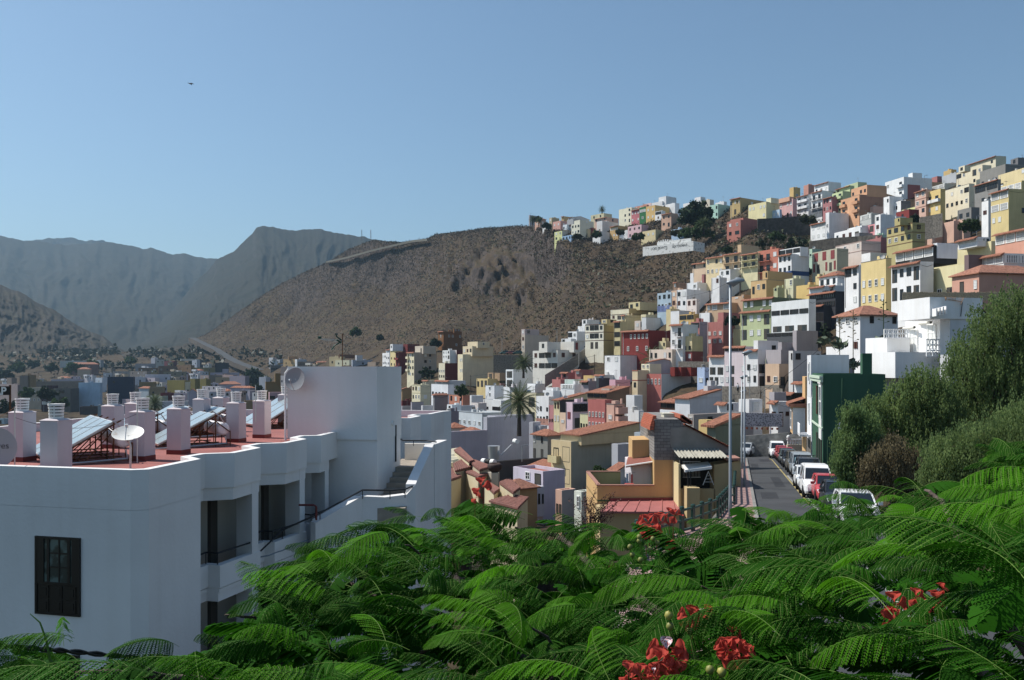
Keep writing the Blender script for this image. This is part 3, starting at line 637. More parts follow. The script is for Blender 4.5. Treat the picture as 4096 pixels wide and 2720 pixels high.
# ---------------- hillside: depth (m) at overview pixels (2361 wide); real ground follows from it
OV=4096/2361.0
CP=[(-900,815,1300),(-900,900,700),(-900,1000,400),(-900,1400,120),(0,812,1250),(0,840,1000),(0,870,780),(0,905,600),(0,950,430),(0,1100,200),(0,1566,60),
(300,815,1200),(300,840,1000),(300,870,760),(300,905,580),(300,950,420),(300,1100,190),(600,1100,175),(600,1566,60),(455,800,1150),(455,782,1300),(600,842,900),(600,880,700),(600,920,480),
(560,712,1220),(700,628,1120),(760,606,1060),(860,556,980),(1000,543,880),(1130,526,770),(1215,524,640),(1280,556,525),(1370,560,500),(700,760,1000),(800,830,650),(850,870,560),(850,960,340),
(900,720,850),(1000,640,800),(960,845,440),(960,1000,250),(1100,640,680),(1100,740,600),(1250,640,570),(1200,740,500),(1040,800,470),(1130,850,400),(1190,835,380),(1300,700,430),(1250,800,350),
(1450,560,480),(1500,500,500),(1700,470,430),(1700,520,390),(2000,430,370),(2361,375,330),(2900,300,300),(1560,600,380),(1650,650,290),(1400,740,320),(1450,800,290),(1300,870,275),(1180,880,320),
(1900,560,325),(1750,500,380),(1750,620,275),(1800,700,215),(1900,640,235),(2050,570,250),(2100,500,300),(2250,480,280),(2250,570,200),(2050,700,160),(2300,640,135),(2700,560,110),(2700,400,200),
(1950,800,130),(2100,760,105),(1800,880,158),(1650,880,185),(1500,900,210),(1700,1000,122),(1720,1040,101),(1500,1000,190),(1650,1000,155),(1400,1100,140),(1100,980,225),(1000,930,280),(1170,1100,165),
(1000,1250,120),(1180,1280,110),(1400,1300,85),(1600,1330,58),(1600,1200,85),(1500,1566,45),(1900,980,70),(2000,1000,58),(2080,920,60),(2100,1100,38),(2361,870,48),(2361,1100,33),(2700,800,42),(2700,1200,22),
(1180,1566,48),(1960,1450,15),(2361,1566,10),(2800,1566,9),(1180,2800,14),(2361,2800,4),(600,2800,20),(-900,2800,20),(3000,2800,4),(-900,1700,60),(3300,900,30),(3300,500,110),(3300,1500,10)]
for _l in HS.strip().split('\n'):
    _q=_l.split('|')
    _q8=','.join(_q[8:])
    if 'D=' in _q8 and _q[0][0]!='+':
        _d=float([w for w in _q8.split(',') if w.startswith('D=')][0][2:]); _c={'D':(3396,900),'K':(2700,1280),'F':(2300,1150),'I':(1700,1600),'J':(2300,1600)}[_q[0]]; _b=[float(w) for w in _q[1].split(',')]
        CP.append(((_c[0]+_b[1]/3.373)/OV,(_c[1]+_b[4]/3.373)/OV,_d))
_P=np.array(CP,float); _x=_P[:,:2]/500.0; _h=np.log(_P[:,2])
def _U(r2): return np.where(r2>0,r2*np.log(np.maximum(r2,1e-12)),0)
_n=len(_P); _K=_U(((_x[:,None]-_x[None])**2).sum(-1))+np.eye(_n)*.004
_A=np.zeros((_n+3,_n+3)); _A[:_n,:_n]=_K; _A[:_n,_n]=1; _A[:_n,_n+1:]=_x; _A[_n:,:_n]=_A[:_n,_n:].T
_w=np.linalg.solve(_A,np.concatenate([_h,np.zeros(3)]))
def Dov(ox,oy):
    q=np.stack([np.asarray(ox,float).ravel(),np.asarray(oy,float).ravel()],1)/500.0
    r=_U(((q[:,None]-_x[None])**2).sum(-1))@_w[:_n]+_w[_n]+q@_w[_n+1:]
    return np.exp(r).reshape(np.shape(ox))
def Dat(px,py): return float(Dov(np.array([px/OV]),np.array([py/OV]))[0])
SKY=[(-900,808),(0,808),(250,812),(440,800),(452,780),(480,767),(560,712),(650,652),(700,628),(760,603),(800,576),(860,553),(900,557),(940,558),(980,551),(1003,541),(1050,534),(1130,525),(1215,522),(1270,532),(1400,535),(1500,512),(1700,478),(2000,440),(2361,385),(2700,350),(3300,320)]
sx=np.array([p[0] for p in SKY]); sy=np.array([p[1] for p in SKY])
nx,ny=520,300
gx=np.interp(np.linspace(0,1,nx),[0,.12,.88,1],[-850,0,2361,3200])
vv=np.linspace(0,1,ny)**1.7
OX=np.repeat(gx[None],ny,0); top=np.interp(gx,sx,sy)+fbm(gx/22,gx*0,4,3)*5-2.5; OY=top[None]+vv[:,None]*(2700-top[None])
D=np.empty_like(OX)
for i in range(ny): D[i]=Dov(OX[i],OY[i])
# keep depth decreasing downward so the slope never folds
for i in range(1,ny): D[i]=np.minimum(D[i],D[i-1]*.9995)
X=(OX*OV-CX)/F*D; Z=-(OY*OV-CY)/F*D
# relief: gullies and crags, stronger on the bare hill
wild=np.clip((900-OY)/120,0,1)*np.clip((1620-OX)/150,0,1)
crag=np.exp(-((OX-1150)/85)**2-((OY-620)/45)**2)+np.exp(-((OX-1195)/40)**2-((OY-690)/40)**2)*.8+np.exp(-((OX-1060)/60)**2-((OY-640)/30)**2)*.5
r1=fbm(X/34,D/34,5,5,True); r2=fbm(X/7,D/7,4,9); r3=fbm(X/9,Z/22,5,11,True)
relief=wild*((r1-.62)*8+(r2-.5)*2.6)+crag*(r3-.6)*36
edge=np.clip(vv[:,None]*60,0,1)
Yd=D-relief*edge*1.6; Zd=Z+relief*edge*.5*np.clip(D/500,.1,1)
Xd=(OX*OV-CX)/F*Yd
small=(fbm(Xd/3,Yd/3,3,21)-.5)*.8*np.clip(D/120-.3,0,1)*edge
town=np.clip((OX-880)/60,0,1)*np.clip((D-60)/60,.3,1)*np.clip((OY-np.interp(OX,[900,1200,1300,1600,2361],[860,700,545,500,400]))/60,0,1)
bare=np.exp(-((OX-1330)/110)**2-((OY-620)/60)**2)+np.exp(-((OX-1750)/90)**2-((OY-545)/22)**2)
drop=4.5*town*np.clip(1-bare,0,1)+7*np.clip((640-OX)/60,0,1)*np.clip((OY-828)/14,0,1)*np.clip((960-OY)/60,0,1)
_rz=-(4.8+.057*Yd); _k=4.0+.2607*Yd+2.6; _b=np.where(Yd>92,-((Yd-92)**2)*.05,0); _k=_k+_b
_z=Zd+small-drop; _in=(Yd>6)&(Yd<116)
_lim=_rz-.35+np.clip(Xd-_k,0,99)*.75+np.clip(Yd-104,0,20)*1.0
_z=np.where(_in&(Xd>_k-8),np.minimum(_z,_lim),_z); _z=np.where(_in&(Xd<=_k-6.5),np.minimum(_z,_rz-1.2),_z)
V=np.stack([Xd,Yd,_z],-1)
# far side of the crest falls away
back=[]
for k,(dy,dz) in enumerate([(40,-6),(140,-40),(400,-150)]):
    b=V[0].copy(); b[:,0]*=1+dy/b[:,1]; b[:,1]+=dy; b[:,2]=b[:,2]+dz; back.append(b)
V=np.concatenate([np.stack(back[::-1]),V],0); R=ny+3
idx=np.arange(R*nx).reshape(R,nx); Q=np.stack([idx[:-1,:-1],idx[1:,:-1],idx[1:,1:],idx[:-1,1:]],-1).reshape(-1,4)
def groundmat(name,cols,scale,bump=1.0,rock='#3a3330'):
    m=bpy.data.materials.new(name); m.use_nodes=True; nt=m.node_tree; N=nt.nodes; L=nt.links; b=N['Principled BSDF']
    b.inputs['Roughness'].default_value=.95; b.inputs['Specular IOR Level'].default_value=.1
    tc=N.new('ShaderNodeTexCoord')
    def noise(s,d=8,r=.6):
        n=N.new('ShaderNodeTexNoise'); n.inputs['Scale'].default_value=s; n.inputs['Detail'].default_value=d; n.inputs['Roughness'].default_value=r; L.new(tc.outputs['Object'],n.inputs['Vector']); return n.outputs['Fac']
    def ramp(f,a,b2,c1,c2):
        r=N.new('ShaderNodeValToRGB'); e=r.color_ramp.elements; e[0].position=a; e[1].position=b2; e[0].color=c1; e[1].color=c2; L.new(f,r.inputs[0]); return r.outputs[0]
    def mix(f,a,b2):
        x=N.new('ShaderNodeMix'); x.data_type='RGBA'; L.new(f,x.inputs[0]); L.new(a,x.inputs[6]); L.new(b2,x.inputs[7]); return x.outputs[2]
    c=[hx(q) for q in cols]
    a=ramp(noise(scale),.38,.62,c[0],c[1]); g=ramp(noise(scale*7,6,.75),.35,.65,c[2],c[3])
    o=mix(ramp(noise(scale*3),.45,.6,(0,0,0,1),(1,1,1,1)),a,g)
    ge=N.new('ShaderNodeNewGeometry'); sp=N.new('ShaderNodeSeparateXYZ'); L.new(ge.outputs['Normal'],sp.inputs[0])
    st=ramp(sp.outputs['Z'],.35,.62,(1,1,1,1),(0,0,0,1)); rk=ramp(noise(scale*10),.4,.6,hx(rock,.8),hx(rock,1.6)); o=mix(st,o,rk)
    L.new(o,b.inputs['Base Color'])
    bp=N.new('ShaderNodeBump'); bp.inputs['Strength'].default_value=bump; bp.inputs['Distance'].default_value=1.2
    L.new(noise(scale*9,8,.75),bp.inputs['Height']); L.new(bp.outputs['Normal'],b.inputs['Normal']); return m
GM=groundmat('dry_slope',['#3f3327','#52422f','#3b3925','#604d35'],.025,1.0,'#4a403a')
hill=struct('hill_terrain',npmesh('hill_terrain',V.reshape(-1,3),Q,GM,smooth=True),'dry brown volcanic hillside rising from the town')
# ---------------- distant ranges
def mountain(name,sky,foot,Ds,Df,mt,amp,seed,label,gs=1.0,ncol=340,nrow=130,terr=0):
    sx=np.array([p[0] for p in sky],float); sy=np.array([p[1] for p in sky],float)
    g=np.linspace(sx[0],sx[-1],ncol); t=np.interp(g,sx,sy); t=t+(fbm(g/14,g*0+seed,4,seed)-.5)*6
    ds=np.interp(g,sx,[p[2] if len(p)>2 else Ds for p in sky])
    v=np.linspace(0,1,nrow)[:,None]; OY=t[None]+(foot-t[None])*v; d=ds[None]*(1-v)+Df*v
    OXg=np.repeat(g[None],nrow,0); X=(OXg*OV-CX)/F*d; Z=-(OY*OV-CY)/F*d
    # ribs run downslope: ridged noise across, warped by height
    wv=0
    ag=OXg/62*gs**.5+.9*(fbm(OXg/60,v*4+seed,3,seed+3)-.5); r=fbm(ag,v*2.4+ag*0,6,seed,True)-.6+.4*(fbm(ag*3.1,v*7+ag*0,5,seed+9,True)-.6)
    e=np.clip(v*6,0,1)*np.clip((1-v)*5,0.15,1)
    d2=d-r*amp*e*2.4; Z2=Z+r*amp*.15*e
    if terr: Z2=Z2+np.sin(Z*2*np.pi/14)*terr*np.clip((v-.35)*3,0,1)
    X=(OXg*OV-CX)/F*d2
    V=np.stack([X,d2,Z2],-1); b=V[0].copy(); b[:,1]+=500; b[:,0]*=1+500/V[0][:,1]; b[:,2]-=250
    V=np.concatenate([b[None],V],0); R=nrow+1; idx=np.arange(R*ncol).reshape(R,ncol)
    Q=np.stack([idx[:-1,:-1],idx[1:,:-1],idx[1:,1:],idx[:-1,1:]],-1).reshape(-1,4)
    return struct(name,npmesh(name,V.reshape(-1,3),Q,mt,smooth=True),label)
MM=groundmat('far_slope',['#26271d','#2f2c21','#24291c','#373125'],.006,1.0,'#3f3a36')
MM2=groundmat('near_slope',['#37342e','#453e36','#2f3426','#52483b'],.012,1.0,'#3d3733')
mountain('far_ridge',[(-300,520),(0,566),(60,553),(95,553),(130,547),(165,548),(200,556),(232,553),(262,560),(300,572),(420,600),(520,640)],780,5300,4700,MM,200,31,'palest ridge glimpsed over the big mountain',)
mountain('mountain_range',[(-700,560),(-300,500),(-60,520),(0,541),(22,549),(60,556),(100,557),(150,566),(200,562),(240,557),(275,562),(330,573),(345,571),(400,587),(425,584),(450,592),(500,597),(560,612),(640,650),(720,700)],812,4300,2300,MM,70,13,'hazy blue mountain range closing the valley')
mountain('peak_mountain',[(250,805),(330,770),(400,715),(450,650),(480,622),(500,597),(540,578),(570,550),(582,538),(592,523),(602,520),(640,526),(680,533),(696,530),(730,528),(790,538),(840,546),(900,560),(1000,590),(1150,640)],820,3000,1500,MM,42,47,'flat topped rocky peak above the pass',terr=.8)
mountain('spur_hill',[(-500,560),(-200,620),(-60,650),(0,656),(30,668),(60,680),(90,700),(120,712),(160,738),(200,760),(240,776),(262,795),(285,808),(300,818)],838,1500,1150,MM2,26,61,'dark terraced spur at the valley mouth',gs=2.5,terr=.7)
mountain('low_ridge',[(240,826),(300,812),(340,808),(400,800),(455,785),(500,800),(540,815),(600,838),(640,850)],846,1190,1000,MM2,16,71,'low brown ridge beside the highway',gs=4,nrow=50)
# ---------------- highway: ribbon lying on the slope
def ribbon(name,pts,mt,lift=1.5,label=None,thick=.4):
    mb=MB(); L=[];Rr=[]
    for (x,y,d,w) in pts:
        c=at(x*OV,y*OV,d); L.append(c+Vector((-w/2,0,lift))); Rr.append(c+Vector((w/2,0,lift)))
    for i in range(len(pts)-1):
        mb.add([L[i],Rr[i],Rr[i+1],L[i+1]],[(0,1,2,3)],0)
        mb.add([L[i]+Vector((0,-.5,0)),L[i+1]+Vector((0,-.5,0)),L[i+1]+Vector((0,-.5,-5)),L[i]+Vector((0,-.5,-5))],[(0,1,2,3)],1)
    return struct(name,mb.mesh(name,mt),label)
ASP=mat('asphalt','#45474a',rough=.85,noise=.25,nscale=.5,bump=.2,bscale=30,spec=.3)
ASPF=mat('old_asphalt','#3f4246',rough=.9); BANK=mat('road_bank','#5c5146',rough=.95,noise=.3,nscale=.05)
def hw(ox,oy): return min(Dat(ox*OV,oy*OV),1250)
hp=[(443,782),(452,786),(466,793),(480,800),(497,808),(512,818),(530,830),(550,840),(572,848),(598,857)]
ribbon('highway',[(a,b,d,w) for (a,b),d,w in zip(hp,[1120,1095,1060,1030,1000,965,925,885,845,800],[9,8,8,9,9,10,10,10,10,10])],[ASPF,BANK],2,'grey highway curving down the slope into town')
# hill track under the crest
tk=[(752,610),(800,600),(850,586),(900,574),(950,563),(985,560)]
mb=MB(); tp=[]
for a,b in tk: d=Dat(a*OV,b*OV); tp.append(at(a*OV,b*OV,d-14)+Vector((0,0,2)))
for i in range(len(tp)-1):
    p,q=tp[i],tp[i+1]; mb.add([p,q,q+Vector((0,0,2.2)),p+Vector((0,0,2.2)),p+Vector((0,7,2.2)),q+Vector((0,7,2.2))],[(0,1,2,3),(3,2,5,4)])
struct('hill_track',mb.mesh('hill_track',mat('pale_masonry','#6f6c60',rough=.9)),'pale walled track crossing the upper slope')
# ---------------- house kit
CROP={'A':(2000,740,3.373),'B':(2700,700,3.373),'C':(3396,560,3.373),'D':(3396,900,3.373),'E':(2700,960,3.373),'F':(2300,1150,3.373),'G':(1500,1280,3.373),'H':(2100,1300,3.373),
'I':(1700,1600,3.373),'J':(2300,1600,3.373),'K':(2700,1280,3.373),'L':(2900,1600,3.373),'P':(0,1440,4.216),'Q':(540,1400,3.689),'R':(700,1300,2.811)}
TILE=tilem('orange_tile','#c9805e',0,16); TILEY=tilem('orange_tile_b','#c07550',1,16); TILED=tilem('brown_tile','#8f4a3c',1,16)
GLASS=mat('window_glass','#1d242b',rough=.12,spec=.6); DARKF=mat('dark_frame','#2e2722',rough=.6); WHITEF=mat('white_frame','#e6e6e2',rough=.5)
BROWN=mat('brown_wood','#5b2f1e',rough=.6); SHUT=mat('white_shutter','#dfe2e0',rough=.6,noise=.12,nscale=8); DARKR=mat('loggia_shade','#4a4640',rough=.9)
REDP=mat('red_panel','#8c2f30',rough=.6); IRON=mat('dark_iron','#23262a',rough=.5); CONC=mat('grey_concrete','#8f8c86',rough=.9,noise=.3,nscale=1.5,bump=.3)
ROOFG=mat('grey_roof','#9a958c',rough=.95,noise=.3,nscale=.4); ROOFR=mat('red_roof','#a9604e',rough=.95,noise=.25,nscale=.4); ROOFW=mat('pale_roof','#c9c7c0',rough=.95,noise=.2,nscale=.4)
STONE=mat('stone_base','#7c756b',rough=.95,noise=.5,nscale=2.2,bump=.8,bscale=4)
WK={}
def winmesh(k):
    if k in WK: return WK[k]
    m=MB()
    def frame(t,d,mi,bars=(),hb=()):
        m.box(-.5,.5,-d,0.02,1-t,1,mi); m.box(-.5,.5,-d,.02,0,t,mi); m.box(-.5,-.5+t*1.2,-d,.02,t,1-t,mi); m.box(.5-t*1.2,.5,-d,.02,t,1-t,mi)
        for b in bars: m.box(b-.03,b+.03,-d*.8,.02,t,1-t,mi)
        for b in hb: m.box(-.5+t,.5-t,-d*.75,.02,b-.02,b+.02,mi)
    if k=='d': frame(.06,.07,1,(0,)); m.box(-.46,.46,-.02,.02,.05,.95,0); ms=[GLASS,DARKF]
    elif k=='f': frame(.09,.09,1,(0,),(.5,)); m.box(-.46,.46,-.02,.02,.05,.95,0); ms=[GLASS,WHITEF]
    elif k=='w': frame(.05,.1,1,(0,),(.33,.66)); m.box(-.46,.46,-.05,.02,.05,.95,0); ms=[SHUT,WHITEF]
    elif k=='n': m.box(-.5,-.1,-.08,.02,0,1,1); m.box(.1,.5,-.08,.02,0,1,1); m.box(-.1,.1,-.03,.02,0,1,0); m.box(-.5,.5,-.1,.02,.95,1,1); ms=[GLASS,BROWN]
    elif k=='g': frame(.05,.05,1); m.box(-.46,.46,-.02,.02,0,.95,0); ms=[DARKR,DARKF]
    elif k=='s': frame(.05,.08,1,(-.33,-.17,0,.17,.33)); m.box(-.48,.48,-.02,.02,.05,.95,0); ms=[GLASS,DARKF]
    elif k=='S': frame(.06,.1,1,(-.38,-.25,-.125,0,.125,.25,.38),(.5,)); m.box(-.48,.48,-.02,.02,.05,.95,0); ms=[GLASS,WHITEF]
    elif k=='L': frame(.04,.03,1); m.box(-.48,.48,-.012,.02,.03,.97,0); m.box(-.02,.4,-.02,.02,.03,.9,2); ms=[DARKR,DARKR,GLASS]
    elif k=='r': m.box(-.5,.5,-.06,.02,0,1,0); ms=[REDP]
    me=m.mesh('window',ms); WK[k]=me; return me
BK={}
def balmesh(kind,c):
    if (kind,c) in BK: return BK[kind,c]
    m=MB(); m.box(-.5,.5,-1,0,-.14,0,0)
    if kind=='B':
        m.box(-.5,.5,-1,-.9,0,.95,0); m.box(-.5,-.47,-.9,0,0,.95,0); m.box(.47,.5,-.9,0,0,.95,0); ms=[wallm(c)]
    else:
        m.box(-.5,.5,-1,-.94,.9,.97,1); m.box(-.5,-.48,-1,0,.9,.97,1); m.box(.48,.5,-1,0,.9,.97,1)
        for i in range(15): x=-.49+i*.07; m.box(x-.006,x+.006,-.99,-.96,0,.9,1)
        for x in (-.49,.49):
            for j in range(4): m.box(x-.006,x+.006,-.8+j*.2-.03,-.8+j*.2,0,.9,1)
        ms=[wallm(c),IRON]
    me=m.mesh('balcony',ms); BK[kind,c]=me; return me
def roofpart(root,kind,S,T,H,col,x0=0,y0=0):
    if kind=='flat': return
    if kind=='pent':  # short tiled canopy along the lit wall
        m=MB(); w=.75; vs=[(.05,-.1,H+.15),(.05,T+.05,H+.15),(-w,T+.05,H-.25),(-w,-.1,H-.25),(.05,-.1,H-.03),(.05,T+.05,H-.03),(-w,T+.05,H-.4),(-w,-.1,H-.4)]
        m.add(vs,[(0,1,2,3),(7,6,5,4),(3,2,6,7),(0,3,7,4),(1,5,6,2),(0,4,5,1)]); m.build('roof',TILEY,root); return
    e=.4; x1=S+e; y1=T+e; a=-e; h=min(S,T)*.22+.3
    m=MB()
    if kind=='hip':
        r=min(S,T)/2
        if S>T: rd=[(a+r+e,T/2,H+h),(x1-r-e,T/2,H+h)]
        else: rd=[(S/2,a+r+e,H+h),(S/2,y1-r-e,H+h)]
        b=[(a,a,H),(x1,a,H),(x1,y1,H),(a,y1,H)]; lo=[(p[0],p[1],H-.15) for p in b]
        vs=b+rd+lo
        if S>T: fs=[(0,1,5,4),(1,2,5),(2,3,4,5),(3,0,4)]
        else: fs=[(0,1,4),(1,2,5,4),(2,3,5),(3,0,4,5)]
        fs+=[(9,8,7,6),(6,7,1,0),(7,8,2,1),(8,9,3,2),(9,6,0,3)]
        m.add(vs,fs); m.build('roof',TILE if S>T else TILEY,root)
    elif kind=='gable': # ridge runs away from the shaded wall, gable on the shaded side
        m.add([(a,-.1,H),(S/2,-.1,H+h*1.5),(x1,-.1,H),(a,y1,H),(S/2,y1,H+h*1.5),(x1,y1,H),(a,-.1,H-.15),(S/2,-.1,H+h*1.5-.18),(x1,-.1,H-.15),(a,y1,H-.15),(S/2,y1,H+h*1.5-.18),(x1,y1,H-.15)],
          [(0,1,4,3),(1,2,5,4),(6,9,10,7),(7,10,11,8),(0,6,7,1),(1,7,8,2),(3,4,10,9),(4,5,11,10),(0,3,9,6),(2,8,11,5)]); m.build('roof',TILEY,root)
        g=MB(); g.add([(0,0,H-.1),(S,0,H-.1),(S/2,0,H+h*1.5*.85),(0,.2,H-.1),(S,.2,H-.1),(S/2,.2,H+h*1.5*.85)],[(0,1,2),(3,5,4),(0,2,5,3),(1,4,5,2),(0,3,4,1)]); g.build('gable',wallm(col),root)
    elif kind in('shed','shedD'): # falls toward the lit side
        m.add([(a,a+.2,H),(x1-e,a+.2,H+min(S*.28,1.5)),(x1-e,y1,H+min(S*.28,1.5)),(a,y1,H),(a,a+.2,H-.2),(x1-e,a+.2,H+min(S*.28,1.5)-.2),(x1-e,y1,H+min(S*.28,1.5)-.2),(a,y1,H-.2)],
          [(0,1,2,3),(7,6,5,4),(0,4,5,1),(1,5,6,2),(2,6,7,3),(3,7,4,0)]); m.build('roof',TILEY if kind=='shed' else TILED,root)
        g=MB(); hh=min(S*.28,1.5); g.add([(0,0,H-.1),(S,0,H-.1),(S,0,H+hh-.1),(0,.2,H-.1),(S,.2,H-.1),(S,.2,H+hh-.1),(S,T,H-.1),(S,T,H+hh-.1)],[(0,1,2),(3,5,4),(1,6,7,2)]); g.build('gable',wallm(col),root)
def body(root,S,T,z0,H,col,x0=0,y0=0,roofc=None,name='wall',par=.45,t=.2):
    m=MB(); 
    S=max(S,1.0); T=max(T,1.0); ins=min(t,S*.2,T*.2)
    p=[(x0,y0),(x0+S,y0),(x0+S,y0+T),(x0,y0+T)]; q=[(x0+ins,y0+ins),(x0+S-ins,y0+ins),(x0+S-ins,y0+T-ins),(x0+ins,y0+T-ins)]
    vs=[(a,b,z0) for a,b in p]+[(a,b,H) for a,b in p]+[(a,b,H) for a,b in q]+[(a,b,H-par) for a,b in q]
    fs=[(i,(i+1)%4,4+(i+1)%4,4+i) for i in range(4)]+[(4+i,4+(i+1)%4,8+(i+1)%4,8+i) for i in range(4)]+[(8+i,8+(i+1)%4,12+(i+1)%4,12+i) for i in range(4)]+[(3,2,1,0)]
    m.add(vs,fs,0); m.add([(a,b,H-par+.0) for a,b in q],[(0,1,2,3)],1)
    w=m.build(name,[wallm(col),roofc or ROOFG],root); return w
def put_windows(root,rows,side,S,T,H,col,x0=0,y0=0,zb=0,lit=True,brail='B'):
    if not rows or rows=='-': return
    rows=rows.split('.'); n=len(rows); sh=(H-zb)/n; Lw=T if side=='l' else S
    for i,r in enumerate(rows):
        zf=H-(i+1)*sh; k=len(r); 
        if k==0: continue
        sp=Lw/k
        for j,c in enumerate(r):
            if c=='x': continue
            u=(k-j-.5)*sp if side=='l' else (j+.5)*sp
            h=min(1.35,sh*.5); w=min(1.15,sp*.46); z=zf+sh*.32; wc=c
            if c=='D': w=min(2.2,sp*.6); wc='d'; h=min(1.5,sh*.5)
            if c in 'BR': h=min(2.2,sh*.7); w=min(1.5,sp*.5); z=zf+.05; wc='d'
            if c=='g': h=min(2.5,sh*.8); w=min(2.0,sp*.6); z=zf+.02
            if c=='n': h=min(1.5,sh*.5); w=min(1.4,sp*.5)
            if c in 'sS': h=min(1.7,sh*.6); w=sp*.9; z=zf+sh*.28
            if c=='r': h=sh*.8; w=sp*.45; z=zf+sh*.1
            if c=='L': h=min(2.4,sh*.75); w=min(3.5,sp*.72); z=zf+.15
            if c=='d':
                q=random.random(); wc='w' if q<.14 else 'f' if q<.32 else 'n' if q<.38 else 'd'; w*=random.uniform(.85,1.2); h*=random.uniform(.9,1.12)
                if random.random()<.12 and i==n-1: h=min(2.1,sh*.68); z=zf+.05; wc='d'
            nm='door' if (c=='g') else 'loggia' if c=='L' else 'panel' if c=='r' else 'window'
            o=link(winmesh(wc),nm,root); o.scale=(w,1,h)
            if side=='l': o.location=(x0-.003,y0+u,z); o.rotation_euler=(0,0,-math.pi/2)
            else: o.location=(x0+u,y0-.028,z)
            if c in 'BR':
                b=link(balmesh(c,brail if c=='B' else col),'balcony',root); b.scale=(sp*.9,.9,1)
                if side=='l': b.location=(x0,y0+u,zf+.05); b.rotation_euler=(0,0,-math.pi/2)
                else: b.location=(x0+u,y0,zf+.05)
def adef(px):
    if px<1180: return 13
    if px<1480: return 40
    return float(np.interp(px,[1480,2000,2400,3000,3400,4100],[58,56,51,56,74,80]))
def solve(xl,xm,xr,Y,a):
    km,kl,kr=[(p-CX)/F for p in (xm,xl,xr)]; a=math.radians(a); Xc=km*Y
    T=(Xc-kl*Y)/(math.cos(a)+kl*math.sin(a)); Sx=(kr*Y-Xc)/(math.sin(a)-kr*math.cos(a))
    if not 0<T<26: T=8
    if not 0<Sx<40: Sx=12
    if Sx<.9 and Y>60: Sx=4
    if T<.5: T=6 if xm<1480 else 1.0
    return Xc,Sx,T
HN=[0]; VC=[0]; last=None; CHK=[]
def house(line):
    """crop|xl,xm,xr,yt,yb|colour|left rows|right rows|roof|name|label|opts ; '+' adds a wing to the house before"""
    global last
    p=[q.strip() for q in line.split('|')]
    wing=p[0].startswith('+'); cr=CROP[p[0].strip('+')]
    xl,xm,xr,yt,yb=[float(q) for q in p[1].split(',')]
    X=lambda v:cr[0]+v/cr[2]; Yp=lambda v:cr[1]+v/cr[2]
    xl,xm,xr,yt,yb=X(xl),X(xm),X(xr),Yp(yt),Yp(yb)
    col=p[2]; lr=p[3]; rr=p[4]; roof=p[5]; opts={}
    nm=p[6] if len(p)>6 else ''; lab=p[7] if len(p)>7 else ''
    for q in ','.join(w for w in p[8:] if w).split(','):
        if '=' in q: k,v=q.split('='); opts[k]=v
    a=float(opts.get('a',adef(xm)))
    if xm<1480 and not wing and xm-xl<(xr-xm):
        VC[0]+=1
        if VC[0]%2 and roof!='gable' and (xr-xm)<75: xm=xr-1; a=34; lr,rr=rr,'-'
        else: a=72 if xm<1180 else 60
    if wing: a=last['a']
    Y=float(opts['D']) if 'D' in opts else (last['Y']+float(opts.get('dd',.8)) if wing else Dat(xm,yb))
    Xc,Sx,T=solve(xl,xm,xr,Y,a)
    H=-(yt-CY)/F*Y; Z0=-(yb-CY)/F*Y
    rc={'r':ROOFR,'w':ROOFW,'g':ROOFG}[opts.get('rc',random.choice('rgggww'))]
    if not wing:
        root=thing(nm or 'house',lab,opts.get('c','house'),(Xc,Y,Z0),math.pi/2-math.radians(a),opts.get('grp','houses stepping up the hillside'))
        last=dict(o=root,a=a,Y=Y,Xc=Xc,Z0=Z0); x0=y0=0; zb=0; z0=-max(11,float(opts.get('f',8))); Hh=H-Z0
        CHK.append((round(Hh/max(1,len(lr.split('.'))),1),round(Sx,1),round(T,1),round(Y),p[0],p[1]))
    else:
        root=last['o']; dx=Xc-last['Xc']; dy=Y-last['Y']; ar=math.radians(a)
        x0=dx*math.sin(ar)+dy*math.cos(ar); y0=-dx*math.cos(ar)+dy*math.sin(ar)
        Hh=H-last['Z0']; zb=Z0-last['Z0']; z0=zb-.6
    body(root,Sx,T,z0,Hh,col,x0,y0,rc,name='wall' if not wing else 'upper_wall')
    put_windows(root,lr,'l',Sx,T,Hh,col,x0,y0,zb,brail=opts.get('bc',col)); put_windows(root,rr,'r',Sx,T,Hh,col,x0,y0,zb,brail=col)
    if roof!='flat':
        if wing and (abs(x0)>0 or abs(y0)>0):
            e=bpy.data.objects.new('roof',None)
            roofpart_off(root,roof,Sx,T,Hh,col,x0,y0)
        else: roofpart(root,roof,Sx,T,Hh,col)
    if 'band' in opts:
        n=int(opts['band']); m=MB()
        for i in range(1,n+1):
            z=zb+(Hh-zb)*i/(n+1) if n>0 else Hh
            m.box(x0-.06,x0-.002,y0-.06,y0+T,z-.09,z+.09); m.box(x0-.06,x0+Sx,y0-.06,y0-.002,z-.09,z+.09)
        m.box(x0-.07,x0-.002,y0-.07,y0+T,Hh-.2,Hh-.02); m.build('moulding',mat('trim_'+opts.get('bcol','7a5a44'),'#'+opts.get('bcol','7a5a44')),root)
    if 'lc' in opts:
        m=MB(); m.box(x0-.03,x0-.001,y0,y0+T,-6,Hh-.01); m.build('facade',wallm(opts['lc']),root)
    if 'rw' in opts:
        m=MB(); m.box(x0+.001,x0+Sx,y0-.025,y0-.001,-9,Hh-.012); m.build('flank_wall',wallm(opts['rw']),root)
    if 'base' in opts:
        m=MB(); h=float(opts.get('bh',1)); m.box(x0-.05,x0-.002,y0-.05,y0+T,-.5,h); m.box(x0-.05,x0+Sx,y0-.05,y0-.002,-.5,h); m.build('plinth',wallm('#'+opts['base']),root)
